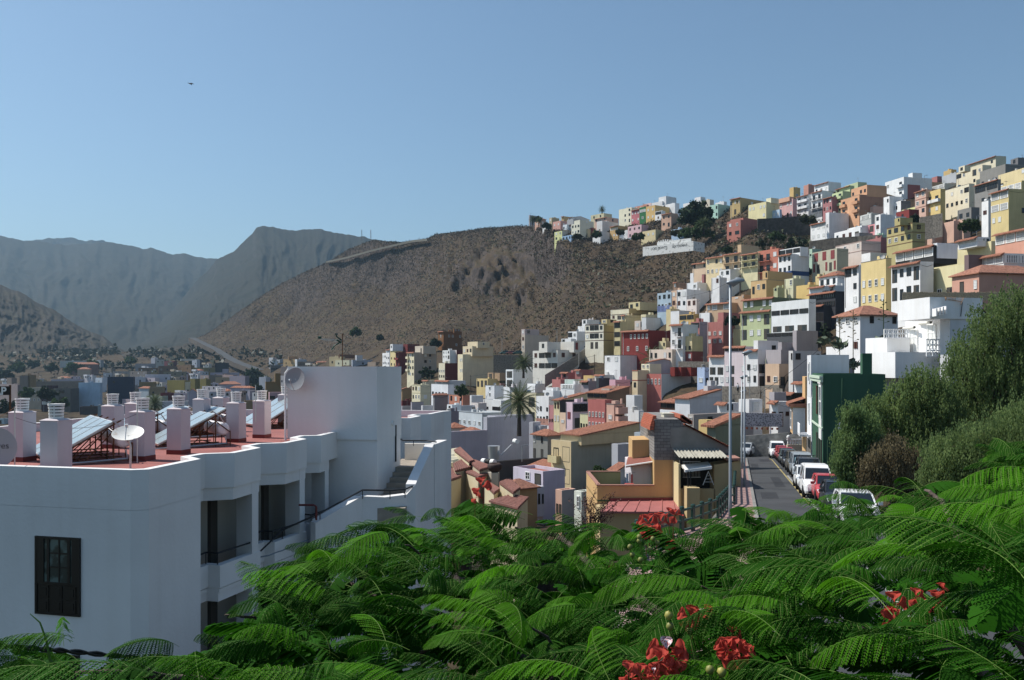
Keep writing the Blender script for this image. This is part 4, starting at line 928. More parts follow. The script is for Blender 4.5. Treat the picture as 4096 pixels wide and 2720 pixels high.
    if Y<330 and not wing and 'D' not in opts and Hh>2.2:
        m=MB(); k=HN[0]; HN[0]+=1
        if k%3==0: m.tube([(-.06,T*.93,Hh-.1),(-.06,T*.93,0)],.05,4); m.build('downpipe',[WHITEF,CONC][k%2],root)
        elif k%3==1: m.tube([(.05,-.06,Hh-.6),(Sx*.5,-.06,Hh-.9),(Sx*.98,-.06,Hh-.5)],.03,3); m.build('cable',IRON,root)
        if k%4==0:
            m=MB(); cx,cy=Sx*.35,T*.4; m.lathe([(.001,0),(.5,0),(.5,.9),(.001,1.0)],(cx,cy,Hh-.3),10); m.build('water_tank',[ROOFW,CONC,mat('tank_blue','#4a6d8c')][k%3],root)
        if k%5==1:
            m=MB(); Md=Vector((-.5,-.75,.35)).to_track_quat('Z','Y').to_matrix(); m.lathe([(.001,0),(.3,.03),(.48,.12)],(Sx*.25,T*.2,Hh+.5),12,0,Md); m.tube([(Sx*.25,T*.2,Hh-.4),(Sx*.25,T*.2,Hh+.5)],.03,4); m.build('dish',ROOFW,root)
        if k%3==2 and roof=='flat':
            m=MB(); m.box(-.05,.25,-.05,T+.02,Hh,Hh+.09); m.box(-.05,Sx,-.05,.25,Hh+.001,Hh+.088); m.build('coping',[ROOFR,WHITEF,CONC][k%3],root)
    # small rooftop clutter belongs to the house
    if not wing and random.random()<.5 and roof in('flat','pent') and 'D' not in opts or 'clut' in opts:
        m=MB(); cx=Sx*random.uniform(.3,.6); cy=T*random.uniform(.3,.6); m.box(cx,cx+1.1,cy,cy+.9,Hh-.5,Hh+random.uniform(.4,1.0)); m.box(cx+1.5,cx+1.8,cy,cy+.3,Hh-.5,Hh+.9); m.build('chimney',wallm(col),root)
    if not wing and random.random()<.4 and 'D' not in opts:
        m=MB(); cx=Sx*random.uniform(.2,.8); cy=T*random.uniform(.2,.8); h=random.uniform(1.5,3); m.tube([(cx,cy,Hh-.5),(cx,cy,Hh+h)],.035,4)
        m.tube([(cx-.5,cy,Hh+h-.2),(cx+.5,cy,Hh+h-.2)],.025,4)
        for k in range(5): m.tube([(cx-.45+k*.2,cy-.3,Hh+h-.2),(cx-.45+k*.2,cy+.3,Hh+h-.2)],.02,3)
        m.build('antenna',CONC,root)
    return root
def roofpart_off(root,roof,Sx,T,H,col,x0,y0):
    n0=set(o.name for o in bpy.data.objects); roofpart(root,roof,Sx,T,H,col)
    for o in list(root.children):
        if o.name not in n0: o.location=(x0,y0,0)
for ln in HS.strip().split('\n'): house(ln)
for ln in VS.strip().split('\n'):
    p=ln.split('|')
    while len(p)<9: p.append('')
    p[8]=(p[8]+',' if p[8] else '')+'grp=buildings of the valley town'
    house('|'.join(p))
# ---------------- white apartment building close on the valley side
def P2(px,py,z=-2.4): v=atz(px,py,z); return (v.x,v.y)
WB=wallm('#e0dfdd'); [setattr(n_.inputs[0],'default_value',.8) for n_ in WB.node_tree.nodes if n_.type=='MIX']; [setattr(n_.color_ramp.elements[0],'color',(.955,.95,.94,1)) for n_ in WB.node_tree.nodes if n_.type=='VALTORGB' and abs(n_.color_ramp.elements[0].color[0]-.92)<.01]; WB2=WB; CREAM=wallm('#e6dccb'); REDF=mat('red_roof_paint','#a85a50',rough=.8,noise=.25,nscale=.9,bump=.3,bscale=30)
REDS=mat('red_skirting','#7c2620',rough=.7)
b=thing('white_apartment_building','big white apartment building with a red roof terrace, sawtooth balconies and a plain stair tower','apartment building',(-9,20,-15))
def part(mb,name,mats,smooth=False,parent=None):
    o=mb.build(name,mats,None,smooth); o.parent=b if parent is None else parent
    o.matrix_parent_inverse=Matrix.Translation(-Vector((b.location if parent is None else parent.location)))
    return o
A0=(-20.5,22.57); A1=P2(522,1880); A2=P2(595.6,1877.3); A3=P2(802.2,1835.5)
bays=[[P2(760.9,1825.1),P2(818.3,1815.5),P2(937.7,1811.4),P2(1042.2,1790.7)],
      [P2(999.7,1782.7),P2(1044.5,1774.6),P2(1146.2,1771.6),P2(1226.5,1755.7)],
      [P2(1188.3,1749),P2(1216,1743.3),P2(1283.9,1741.8),P2(1321.2,1733.2)]]
bays2=[[(-5.9,36.5),(-5.85,37.2),P2(1607,1672),P2(1642.6,1672),P2(1683.4,1663.3)],[P2(1650,1660.5),P2(1667,1657),P2(1723,1655.6),P2(1775,1645.5)]]
rear=[(-3.3,46.3),(-5.5,47.0),(-14.9,47.7),(-18.9,44.5),(-20.2,38.8),(-20.9,30)]
outer=[A0,A1,A2,A3]+bays[0]+bays[1]+bays[2]+bays2[0]+bays2[1]+rear
def inset(poly,d):
    n=len(poly); out=[]; ar=sum(poly[i][0]*poly[(i+1)%n][1]-poly[(i+1)%n][0]*poly[i][1] for i in range(n)); sg=1 if ar>0 else -1
    for i in range(n):
        p0,p1,p2=Vector(poly[i-1]),Vector(poly[i]),Vector(poly[(i+1)%n])
        a=(p1-p0).normalized(); c=(p2-p1).normalized(); na=Vector((-a.y,a.x))*sg; nc=Vector((-c.y,c.x))*sg; m=(na+nc)
        m=m/ max(.35,m.dot(na)) if m.length>1e-6 else na
        out.append((p1.x+m.x*d,p1.y+m.y*d))
    return out
def band(mb,line,t,z0,z1,mi=0,closed=False):
    # wall of thickness t behind an outer line (kept to the inner side)
    n=len(line); L=[Vector(p) for p in line]; inn=[]
    for i in range(n):
        a=(L[i]-L[i-1]).normalized() if (i>0 or closed) else (L[1]-L[0]).normalized()
        c=(L[(i+1)%n]-L[i]).normalized() if (i<n-1 or closed) else a
        na=Vector((-a.y,a.x)); nc=Vector((-c.y,c.x)); m=na+nc; m=m/max(.4,m.dot(na)); inn.append(L[i]+m*t)
    for i in range(n if closed else n-1):
        j=(i+1)%n; q=[L[i],L[j],inn[j],inn[i]]
        mb.add([(p.x,p.y,z) for z in (z0,z1) for p in q],[(3,2,1,0),(4,5,6,7),(0,1,5,4),(2,3,7,6)]+([(0,4,7,3)] if i==0 and not closed else [])+([(1,2,6,5)] if i==n-2 and not closed else []),mi)
FL=-2.75
# outline direction check: inner side must be to the left of the walking direction (A0->A1 ... goes +x, inside is +y = left)
m=MB(); band(m,outer,.22,FL-.6,-2.4,closed=True); part(m,'parapet',WB)
inn=inset(outer,.2); m=MB(); m.prism(inn,FL-.25,FL); part(m,'roof',REDF)
m=MB(); band(m,inset(outer,.215)[:4],.02,FL,FL+.12,closed=False); band(m,inset([rear[1],rear[2],rear[3],rear[4],rear[5]],.23)[0:5],.02,FL,FL+.45); 
# main body: solid behind the balconies
core=[A0,A1,A2,A3,(A3[0]-2.6,A3[1]+.3),(bays[0][3][0]-2.6,bays[0][3][1]+.5),(bays[1][3][0]-2.4,bays[1][3][1]+.5),(bays[2][3][0]-1.6,bays[2][3][1]+.5),(-6.0,32.2),(-6.0,36.5),bays2[0][2],bays2[0][3],bays2[0][4],bays2[1][0],bays2[1][1],bays2[1][2],bays2[1][3]]+rear
m=MB(); cr=[ (p[0],p[1]) for p in core]; m.prism(cr,-16,-3.34,0,cap=True); part(m,'wall',WB)
LW=wallm('#b8ad98'); lb=MB()  # darker tan over the white core: recess shade put into the colour
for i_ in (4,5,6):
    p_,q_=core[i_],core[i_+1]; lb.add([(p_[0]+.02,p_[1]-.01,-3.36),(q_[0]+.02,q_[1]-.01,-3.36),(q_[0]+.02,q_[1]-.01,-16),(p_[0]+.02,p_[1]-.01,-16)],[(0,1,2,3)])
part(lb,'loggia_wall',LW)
# thin moulding line below the far bays
for k,bay in enumerate(bays):
    nxt=bays[k+1][0] if k<2 else (bay[3][0]-.5,bay[3][1]+.5)
    for f in range(4):
        dz=-2.75*f
        if f==0:
            m=MB(); ins=[(p[0]-.05,p[1]+.03) for p in bay]; band(m,ins,.2,-3.7,-3.30); part(m,'balcony',WB)
        else:
            # the lower balconies bow further out
            bb=[(bay[0][0]+.08,bay[0][1]-.02),(bay[1][0]+.1,bay[1][1]+.0),((bay[1][0]*.45+bay[2][0]*.55)+.05,(bay[1][1]*.4+bay[2][1]*.6)-.25),bay[3]]
            m=MB(); band(m,bb,.22,-6.06+dz+2.75,-5.45+dz+2.75); i2=[(p[0]-.06,p[1]+.04) for p in bb]; band(m,i2,.2,-6.45+dz+2.75,-6.04+dz+2.75)
            fl=[bb[0],bb[1],bb[2],bb[3],(bb[3][0]-1.6,bb[3][1]+.4),(bb[0][0]-1.2,bb[0][1])]
            m.prism([(p[0]-.03,p[1]+.03) for p in fl],-6.2+dz+2.75,-6.1+dz+2.75); part(m,'balcony',WB)
            # handrail
            r=MB(); zt=-5.45+dz+2.75+.32; pts=[(bb[0][0]-.05,bb[0][1]+.1,zt),(bb[1][0]-.1,bb[1][1]+.1,zt),(bb[2][0]-.1,bb[2][1]+.1,zt),(bb[3][0]-.12,bb[3][1]-.15,zt),(bb[3][0]-.6,bb[3][1]+.0,zt)]
            r.tube(pts,.025,6); 
            for q in pts[1:4]: r.tube([q,(q[0],q[1],zt-.36)],.015,5)
            part(r,'handrail',IRON)
    # side pier between bays
    e=bay[3]; m=MB(); u=(Vector(bay[3])-Vector(bay[2])).normalized()
    pp=Vector(e)-u*.42; q=[(pp.x-.05,pp.y),(e[0]-.05,e[1]-.05),(e[0]-.62,e[1]+.3),(pp.x-.6,pp.y+.3)]
    m.prism(q,-16,-3.35); part(m,'pier',WB)
    m=MB(); q=[(e[0]-1.25,e[1]-.9),(e[0]-1.15,e[1]-.9),(e[0]-1.15,e[1]-.35),(e[0]-1.25,e[1]-.35)]; m.prism(q,-16,-3.3); part(m,'pillar',mat('shutter_dark','#3a362f',rough=.7))
# awning boxes under the ceiling of the loggias
# front window with panelled shutter
def onwall(px,py,A,Bp):
    k=(px-CX)/F; dx,dy=Bp[0]-A[0],Bp[1]-A[1]; t=(k*A[1]-A[0])/(dx-k*dy); Y=A[1]+t*dy; return Vector((A[0]+t*dx,Y,-(py-CY)/F*Y))
WD=mat('black_wood','#17120f',rough=.45,spec=.4); GL2=mat('glass_painted_reflection','#56706c',rough=.1,spec=1.0,noise=.7,nscale=2.5,ramp=(.45,.55))  # teal patches in the pane colour stand in for reflections
def frontwin(x0,x1,y0,y1,x2,x3):
    a=onwall(x0,y0,A0,A1); c=onwall(x1,y0,A0,A1); z1=a.z; z0=onwall(x2,y1,A0,A1).z
    ux=(c-a); ux.z=0; w=ux.length; ux.normalize(); uy=Vector((-ux.y,ux.x,0)); M=Matrix.Translation(Vector((a.x,a.y,z0)))@Matrix(((ux.x,uy.x,0,0),(ux.y,uy.y,0,0),(0,0,1,0),(0,0,0,1)))
    H=z1-z0; fr=MB(); B=lambda *q:fr.box(*q,0,M)
    B(0,.06,-.05,.03,0,H); B(w-.06,w,-.05,.03,0,H); B(0.06,w-.06,-.05,.03,H-.06,H); B(.06,w-.06,-.05,.03,0,.05)
    B(.06,w-.06,-.03,.03,.05,H*.385)   # panel board
    for i in range(3):
        for j in range(2):
            cx=.06+(w-.12)*(i+.5)/3; cz=.05+(H*.385-.05)*(j+.5)/2; q=(w-.12)/3*.36; h=H*.08
            fr.box(cx-q,cx+q,-.045,-.028,cz-h,cz+h,0,M); fr.box(cx-q*.6,cx+q*.6,-.055,-.044,cz-h*.6,cz+h*.6,0,M)
    B(w*.27,w*.32,-.04,.02,H*.4,H-.06); B(w*.52,w*.55,-.035,.02,H*.4,H-.06); B(w*.72,w*.78,-.04,.02,H*.4,H-.06); B(.06,w-.06,-.04,.02,H*.39,H*.42); B(w*.27,w*.78,-.03,.02,H*.6,H*.62); B(w*.27,w*.78,-.03,.02,H*.78,H*.8)
    B(.06,w*.2,-.045,.0,H*.4,H-.06); B(w*.82,w-.06,-.045,.0,H*.4,H-.06)
    o=part(fr,'window',WD); g=MB(); g.box(.06,w-.06,-.02,-.012,H*.4,H-.05,0,M); p=g.build('pane',GL2,o); p.matrix_parent_inverse=o.matrix_world.inverted() if False else Matrix.Translation(-Vector(b.location)); p.matrix_parent_inverse=Matrix.Translation(Vector((0,0,0)))
    return o
frontwin(144.5,324,2142,2452,140,321)
frontwin(133,320,2604,2760,131,319)
# stair tower: overhanging upper block, lower shaft
c=Vector((-4.91,31.03)); ua=Vector((-.976,.216)); va=Vector((.225,.974))
def quad(c,a,bb): return [tuple(c),tuple(c+bb),tuple(c+a+bb),tuple(c+a)]
m=MB(); m.prism(quad(c,ua*3.55,va*2.52)[::1],-2.68,0.0); part(m,'stair_tower',WB)
c2=c+ua*-.02+va*.06; m=MB(); m.prism(quad(c+ua*.02+va*.07,ua*1.95,va*2.4),-16,-2.67); part(m,'tower_shaft',WB)
m=MB(); p=onwall(1569,1694,c,c+va); m.lathe([(.001,-.06),(.1,-.06),(.11,0),(.11,.05)],tuple(p),12,M=Matrix.Rotation(math.pi/2,3,'Y')); part(m,'wall_lamp',WHITEF)
m=MB(); q0=onwall(1583,1700,c,c+va); q1=onwall(1583,1846,c,c+va); m.box(q0.x-.02,q0.x+.03,q0.y-.04,q0.y+.04,q1.z,q0.z); part(m,'door',IRON)
# white drain pipe at the tower corner
e=c+ua*3.6-va*.05; m=MB(); m.tube([(e.x,e.y,FL),(e.x,e.y,-.25),(e.x+.12,e.y,-.1)],.045,8); part(m,'downpipe',WHITEF)
# outside stair: steps, landing, sloped parapets
st=MB(); 
for i in range(7):
    Y=33.2-i*.3; z=-3.87-.17*i; xa=(1603-17*i-CX)/F*Y-.3; xb=(1668-12*i-CX)/F*Y+.15; st.box(xa,xb,Y-.3,Y+(2.6 if i==0 else .02),z-.17 if i else z-.4,z)
st.box(-5.2,-3.7,29.5,31.4,-5.4,-4.9); part(st,'staircase',mat('stair_stone','#a39684',rough=.9,noise=.2,nscale=4))
m=MB(); z=-3.87; m.prism([(-4.45,35.4),(-3.3,35.4),(-3.3,35.6),(-4.45,35.6)],-4.6,-3.2); part(m,'landing_wall',CREAM)
# big sloped parapet beside the steps (a thick wall whose top climbs backwards)
def slopewall(pts,t,z0,name='parapet_wall'):
    # pts: (px,py,Y) along the top; thickness t towards +x
    m=MB(); top=[at(*p) for p in pts]; n=len(top)
    for i in range(n-1):
        a,d=top[i],top[i+1]; u=Vector((d.x-a.x,d.y-a.y)); nn=Vector((u.y,-u.x)).normalized()*-t if True else 0
        A,Dd=a+Vector((nn.x,nn.y,0)),d+Vector((nn.x,nn.y,0))
        m.add([a,d,Dd,A,(a.x,a.y,z0),(d.x,d.y,z0),(Dd.x,Dd.y,z0),(A.x,A.y,z0)],[(0,1,2,3),(4,7,6,5),(0,4,5,1),(2,6,7,3),(0,3,7,4),(1,5,6,2)])
    return part(m,name,WB)
slopewall([(1262,2092,27.5),(1280,2082,27.6),(1447,1985,29.3),(1540,1989,29.6),(1627,1978,30.0),(1662,1937,30.1),(1736,1775,33.4),(1738,1778,34.6)],.35,-16)
m=MB(); m.prism([(-3.02,33.45),(-2.7,35.5),(-3.1,35.5),(-3.3,33.5)],-16,-3.05); part(m,'parapet_wall',WB)
r=MB(); pts=[at(1010,2235,25.2),at(1130,2120,27),at(1280,2052,27.7),at(1450,1960,29.2),at(1560,1962,29.5),at(1620,1957,29.8),at(1650,1945,30.1)]
r.tube(pts,.03,6); [r.tube([q,q-Vector((0,0,.3))],.016,5) for q in pts[1:-1]]; part(r,'handrail',IRON)
r=MB(); pts=[at(1602,1757,34),at(1612,1762,34.2),at(1710,1763,34.2),at(1745,1768,33.6)]; r.tube(pts,.03,6); r.tube([at(1654,1763,34.2),at(1654,1784,34.2)],.016,5); part(r,'handrail',IRON)
# far wing window slot and balcony block
p=[onwall(1742,1757,bays2[1][2],bays2[1][3]),onwall(1759,1757,bays2[1][2],bays2[1][3])]
m=MB(); a_,b_=p; m.add([(a_.x+.04,a_.y-.03,-3.85),(b_.x+.04,b_.y-.03,-3.85),(b_.x+.04,b_.y-.03,-5.6),(a_.x+.04,a_.y-.03,-5.6)],[(0,1,2,3)]); part(m,'window',GLASS)
m=MB(); m.box(-3.9,-3.55,38.5,40.5,-6.2,-4.1); part(m,'balcony',WB)
r=MB(); r.tube([at(1195,2020,27.2),at(1255,2020,27.2),at(1265,2026,27.2),at(1265,2080,27.2)],.035,6); part(r,'red_pipe',mat('red_pipe','#6e1d18',rough=.5))
# ---------------- roof chimneys
CW=wallm('#c9bcc2')
def chimney(px,pyt,i,lab):
    Y=4539/(pyt-CY); X=(px-CX)/F*Y; t=thing('roof_chimney',lab,'chimney',(X,Y,FL),math.radians(-13),'white chimneys with ringed cowls on the red roof')
    zt=-1.33-FL; m=MB(); m.box(-.5,0,0,.5,.14,zt,0); m.add([(-.52,-.02,zt),(.02,-.02,zt),(.02,.52,zt),(-.52,.52,zt),(-.42,.08,zt+.04),(-.08,.08,zt+.04),(-.08,.42,zt+.04),(-.42,.42,zt+.04)],[(0,1,5,4),(1,2,6,5),(2,3,7,6),(3,0,4,7),(4,5,6,7)]); m.build('shaft',CW,t)
    m=MB(); m.box(-.51,.01,-.01,.51,0,.14); m.build('skirting',REDS,t)
    m=MB(); c_=(-.25,.25,0)
    for k in range(5):
        z=zt+.04+k*.078; r=.165+k*.004 if k<4 else .19; m.lathe([(r-.02,z),(r,z),(r+.006,z+.055),(r-.02,z+.055)],c_,20,0)
    m.lathe([(.001,zt+.41),(.19,zt+.40),(.19,zt+.36),(.15,zt+.36)],c_,20,0)
    m.lathe([(.1,zt+.0),(.1,zt+.38)],c_,12,1)
    for k in range(4): 
        a=k*math.pi/2+.4; m.box(-.25+.15*math.cos(a)-.012,-.25+.15*math.cos(a)+.012,.25+.15*math.sin(a)-.012,.25+.15*math.sin(a)+.012,zt,zt+.38,0)
    m.build('cowl',[WHITEF,IRON],t); return t
for px,pt,l in [(91.5,1651,'white chimney beside the aerial mast nearest the roof edge sign dish'),(229.5,1683,'nearest white chimney, its foot hidden by the roof edge'),(456.6,1625,'white chimney behind the large solar rack, second row'),(548,1615,'white chimney almost hidden behind the one with the thin mast'),
  (577.8,1649,'white chimney with a thin mast beside the white dish bowl'),(723.7,1636.7,'white chimney standing clear at the middle of the roof terrace'),(814.5,1598,'farther white chimney left of the pair at the back parapet'),(892,1592,'farthest white chimney at the back parapet'),(955,1613.4,'white chimney beside the round boiler end of the middle solar rack'),
  (1058,1605,'white chimney nearest the stair tower with a thin mast'),(1150,1580,'white chimney cowl tucked behind the stair tower')]: chimney(px,pt,0,l)
# ---------------- solar water heaters
PAN=mat('solar_panel','#9fb4bd',rough=.25,spec=.6,metal=.2,noise=.15,nscale=3); ALU=mat('aluminium','#b9bcbd',rough=.35,metal=.6); RUST=mat('rusty_steel','#7a4a24',rough=.9,noise=.5,nscale=9); TANK=mat('tank_white','#e3dfe0',rough=.4)
def solar(c,n,L,wid,lab,rz=0.0,tank=True,flip=1,tilt=28):
    t=thing('solar_heater',lab,'solar water heater',(c[0],c[1],FL),rz,'solar water heaters on the red roof')
    ta=math.radians(tilt); dx,dz=L*math.cos(ta),L*math.sin(ta)
    for i in range(n):
        y=i*(wid+.08); m=MB()
        M=Matrix.Translation((0,y,.18))@Matrix.Rotation(-ta,4,'Y')
        m.box(0,L,0,wid,-.09,0,1,M); m.box(.04,L-.04,.04,wid-.04,-.005,.004,0,M); o=m.build('panel',[PAN,ALU],t)
    fr=MB()
    for i in range(n+1):
        y=i*(wid+.08)-.04
        fr.tube([(0,y,.1),(dx+.2,y,dz+.2)],.022,5); fr.tube([(0,y,.06),(dx+.4,y,.06)],.022,5); fr.tube([(dx,y,0),(dx,y,dz+.15)],.022,5); fr.tube([(dx*.55,y,.05),(dx,y,dz*.9)],.018,5); fr.tube([(dx+.5,y,0),(dx+.5,y,dz*.55)],.018,5); fr.tube([(dx-.1,y,dz),(dx+.5,y,dz*.5)],.02,5)
        fr.tube([(dx*.3,y,.05),(dx*.7,y,dz*.65)],.018,5)
    fr.tube([(dx,-.05,dz+.1),(dx,n*(wid+.08),dz+.1)],.022,5); fr.tube([(dx,-.05,.1),(dx,n*(wid+.08),.1)],.022,5); fr.tube([(dx*.5,-.05,.07),(dx*.5,n*(wid+.08),.07)],.022,5); fr.build('frame',RUST,t)
    if tank:
        m=MB(); r=.22; Mr=Matrix.Rotation(-math.pi/2,3,'X'); l=n*(wid+.08); cz=dz*.62
        m.lathe([(.001,-.05),(r*.7,-.05),(r,0),(r,l*.8),(r*.7,l*.8+.05),(.001,l*.8+.05)],(dx+.28,.05,cz),20,0,Mr); m.build('tank',TANK,t,True)
        pp=MB(); pp.tube([(dx+.28,-.1,cz+.2),(dx+.1,-.2,cz+.45),(dx-.1,-.1,dz+.25)],.02,6); pp.tube([(dx+.3,-.12,cz-.25),(dx+.35,-.15,.1),(dx-.8,-.2,.06),(-.2,-.3,.05)],.03,6); pp.build('pipe',ALU,t)
    return t
R35=math.radians(35)
solar((-12.86,23.5),4,2.0,.92,'large rack of four tilted solar panels with a round boiler end, nearest the roof edge',R35,tilt=30)
solar((-14.2,29.9),3,1.9,.9,'solar rack behind the white chimney with the thin mast, tank frame facing us',R35)
solar((-11.75,28.3),2,2.1,.92,'middle solar rack whose round tank end sits by a chimney',R35,tilt=27)
solar((-14.6,33.8),3,2.0,.9,'solar rack at the rear between two chimneys',R35)
solar((-12.7,32.6),3,2.0,.9,'solar rack between the middle tank and the far chimney',R35)
t=solar((-11.0,37.2),3,2.6,.95,'far solar rack with a white cylinder tank on top beside the stair tower',R35,tank=False,tilt=30)
m=MB(); m.lathe([(.001,-.05),(.2,-.05),(.27,0),(.27,1.4),(.001,1.45)],(2.35,.3,1.72),20,0,Matrix.Rotation(-math.pi/2,3,'X')); m.build('tank',TANK,t,True)
# ---------------- dishes
DG=mat('dish_grey','#8d8f94',rough=.5); DW=mat('dish_white','#dcdad2',rough=.45,noise=.25,nscale=2.5,col2='#b98a4a',ramp=(.28,.42)); 
def dish(c,r,nrm,lab,mt,cat='satellite dish',pole=None,arm=True,depth=.16,sq=1.0):
    t=thing('satellite_dish',lab,cat,c); n=Vector(nrm).normalized(); M=n.to_track_quat('Z','Y').to_matrix()
    m=MB(); pr=[(r*k/6,depth*r*((k/6)**2)) for k in range(7)]; pr[0]=(.001,0); m.lathe(pr,(0,0,0),28,0,M); m.lathe([(a,bz-.015) for a,bz in pr[::-1]],(0,0,0),28,0,M); m.lathe([(r,depth*r-.015),(r*1.015,depth*r),(r,depth*r)],(0,0,0),28,0,M); m.build('bowl',mt,t,True)
    if arm:
        q=MB(); a0=M@Vector((0,-r*.95,depth*r)); f=M@Vector((0,-r*.15,r*.95)); q.tube([a0,f],.012*max(1,r*2),6); q.tube([f,f+ (M@Vector((0,.0,-.09)))],.04*max(1,r),8); q.build('feed_arm',ALU,t)
    if pole: q=MB(); q.tube([(0,0,0)]+[tuple(p) for p in pole],.03,8); q.build('mount',ALU,t)
    return t
pc=onwall(1198,1516,c,c+ua); n=Vector((-.35,-.93,.12))
dish((pc.x-.05,pc.y-.35,pc.z),.42,n,'big grey satellite dish fixed high on the white stair tower',DG,pole=[(.1,.35,-.05)])
Y=23.0; p=at(513,1742,Y); dish(tuple(p),.40,(.1,-.42,.9),'white dish bowl tipped skyward with a rust stain, in front of a chimney',DW,pole=[(.05,.02,-.3),(.05,.02,-1.0)],depth=.22)
p=at(-20,1792,21.7); t=dish(tuple(p),.52,(.25,-.96,.1),'grey dish with black lettering cut off by the picture edge',mat('dish_pale','#a5a2a6',rough=.5),arm=False,depth=.1,pole=[(0,.3,-.3),(0,.3,-.9)])
cu=bpy.data.curves.new('lettering','FONT'); cu.body='ves'; cu.size=.22; cu.align_x='RIGHT'; cu.extrude=.002
me=None
to=bpy.data.objects.new('tmp',cu); dg=bpy.context.evaluated_depsgraph_get
COL.objects.link(to); bpy.context.view_layer.update(); me=bpy.data.meshes.new_from_object(to.evaluated_get(dg())); bpy.data.objects.remove(to)
BLK=mat('black_paint','#141416',rough=.6); me.materials.clear(); me.materials.append(BLK); o=link(me,'lettering',t)
o.rotation_euler=(math.pi/2,0,math.radians(14)); o.location=(.42,-.1,.0)
# masts and aerials on the roof
def mast(px,py0,py1,Y,lab,cross=0,nm='aerial_mast',r=.018):
    a,d=at(px,py0,Y),at(px,py1,Y); t=thing(nm,lab,'aerial mast',tuple(d)); m=MB(); m.tube([(0,0,0),(0,0,a.z-d.z)],r,6); m.build('pole',ALU,t)
    if cross:
        q=MB(); h=a.z-d.z
        q.tube([(-cross,0,h*.85),(cross*.3,0,h*.85)],.01,5)
        for k in range(9): q.tube([(-cross+k*cross*.15,-.15,h*.85),(-cross+k*cross*.15,.15,h*.85)],.006,4)
        q.build('antenna',ALU,t)
    return t
mast(59,1627,1862,23.2,'thin white mast fixed to the front chimney of the roof'); mast(549,1618,1850,24.4,'thin white mast in front of the middle chimney'); mast(1022,1540,1688,32,'thin white mast with small rods left of the tower chimney',.3)
# green grid antenna on the tower roof
Y=31.8; d=at(1370,1464,Y); t=thing('antenna_mast','tall mast with a green branching antenna on top of the stair tower','antenna mast',tuple(d)); h=(1464-1333)/F*Y
m=MB(); m.tube([(0,0,-.05),(0,0,h)],.018,6); m.build('pole',RUST,t); GRN=mat('green_metal','#14463a',rough=.5)
m=MB(); m.tube([(-.03,0,h*.78),(-.22,0,h*.9),(-.25,0,h*1.0)],.03,6); m.tube([(-.03,0,h*.75),(-.3,0,h*.62),(-.42,.1,h*.5)],.03,6); m.tube([(-.05,0,h*.7),(-.2,-.1,h*.8)],.03,6)
m.lathe([(.001,0),(.06,0),(.07,.08),(.001,.1)],(-.85,0,h*.83),10); m.build('reflector',GRN,t)
m=MB(); [m.tube([(-.1,0,h*(.72+.03*k)),(-.82,0,h*(.81+.01*k))],.006,4) for k in range(4)]; m.build('boom',ALU,t)
# wires
def wire(pts,r,lab,nm='cable',m_=IRON,twist=False):
    m=MB()
    if twist:
        P=[Vector(p) for p in pts]; N_=60; 
        for ph in (0,math.pi):
            q=[]
            for i in range(N_+1):
                s=i/N_*(len(P)-1); k=min(int(s),len(P)-2); v=P[k].lerp(P[k+1],s-k); a=i*.9+ph; q.append(v+Vector((0,math.cos(a)*r,math.sin(a)*r)))
            m.tube(q,r,6)
    else: m.tube(pts,r,5)
    return tag(m.build(nm,m_,None,True),lab,'cable')
wire([at(-700,2575,5.2),at(0,2582,6),at(250,2602,6.6),at(560,2632,7.4),at(1100,2720,9.5)],.012,'thick twisted black cable crossing in front of the white wall',twist=True)
def sag(a,d,s,n=10): a,d=Vector(a),Vector(d); return [a.lerp(d,i/n)-Vector((0,0,s*4*(i/n)*(1-i/n))) for i in range(n+1)]
wire(sag(at(-40,1678,20),at(60,1628,23.2),.05),.008,'tan wire from the aerial mast to beyond the picture edge',m_=RUST)
wire(sag(at(60,1670,23.2),at(549,1655,24.4),.35),.006,'thin wire strung between the two roof masts')
# dark sign board on a pole at far edge
t=thing('sign_board','weathered dark board with large white letters on a post','sign',tuple(at(20,1700,60))); h=lambda y:-(y-1700)/F*60
m=MB(); m.box(-.9,.35,-.05,.05,h(1580),h(1545)); m.build('board',mat('weathered_board','#3a332e',rough=.9,noise=.5,nscale=3),t)
m=MB(); m.tube([(.3,.1,-6),(.3,.1,h(1540))],.07,6); m.tube([(-.8,.1,-6),(-.8,.1,h(1540))],.07,6); m.build('post',RUST,t)
def text(s,size,parent,loc,rot,mt,ext=.005,nm='lettering',bold=0):
    cu=bpy.data.curves.new('lettering','FONT'); cu.body=s; cu.size=size; cu.extrude=ext; cu.offset=bold
    to=bpy.data.objects.new('tmp',cu); COL.objects.link(to); bpy.context.view_layer.update(); me=bpy.data.meshes.new_from_object(to.evaluated_get(bpy.context.evaluated_depsgraph_get())); bpy.data.objects.remove(to)
    me.materials.clear(); me.materials.append(mt); o=link(me,nm,parent); o.location=loc; o.rotation_euler=rot; return o
text('AP',.75,t,(-.75,-.07,h(1578)),(math.pi/2,0,0),WHITEF,bold=.02)

wire([at(1040,2228,25.35),at(1075,2222,25.6),at(1110,2208,26.1),at(1128,2203,26.3),at(1180,2180,27),at(1235,2158,27.5)],.02,'thin blue grey cable clipped along the middle balconies of the white block',m_=mat('cable_blue','#6d7f8c'))
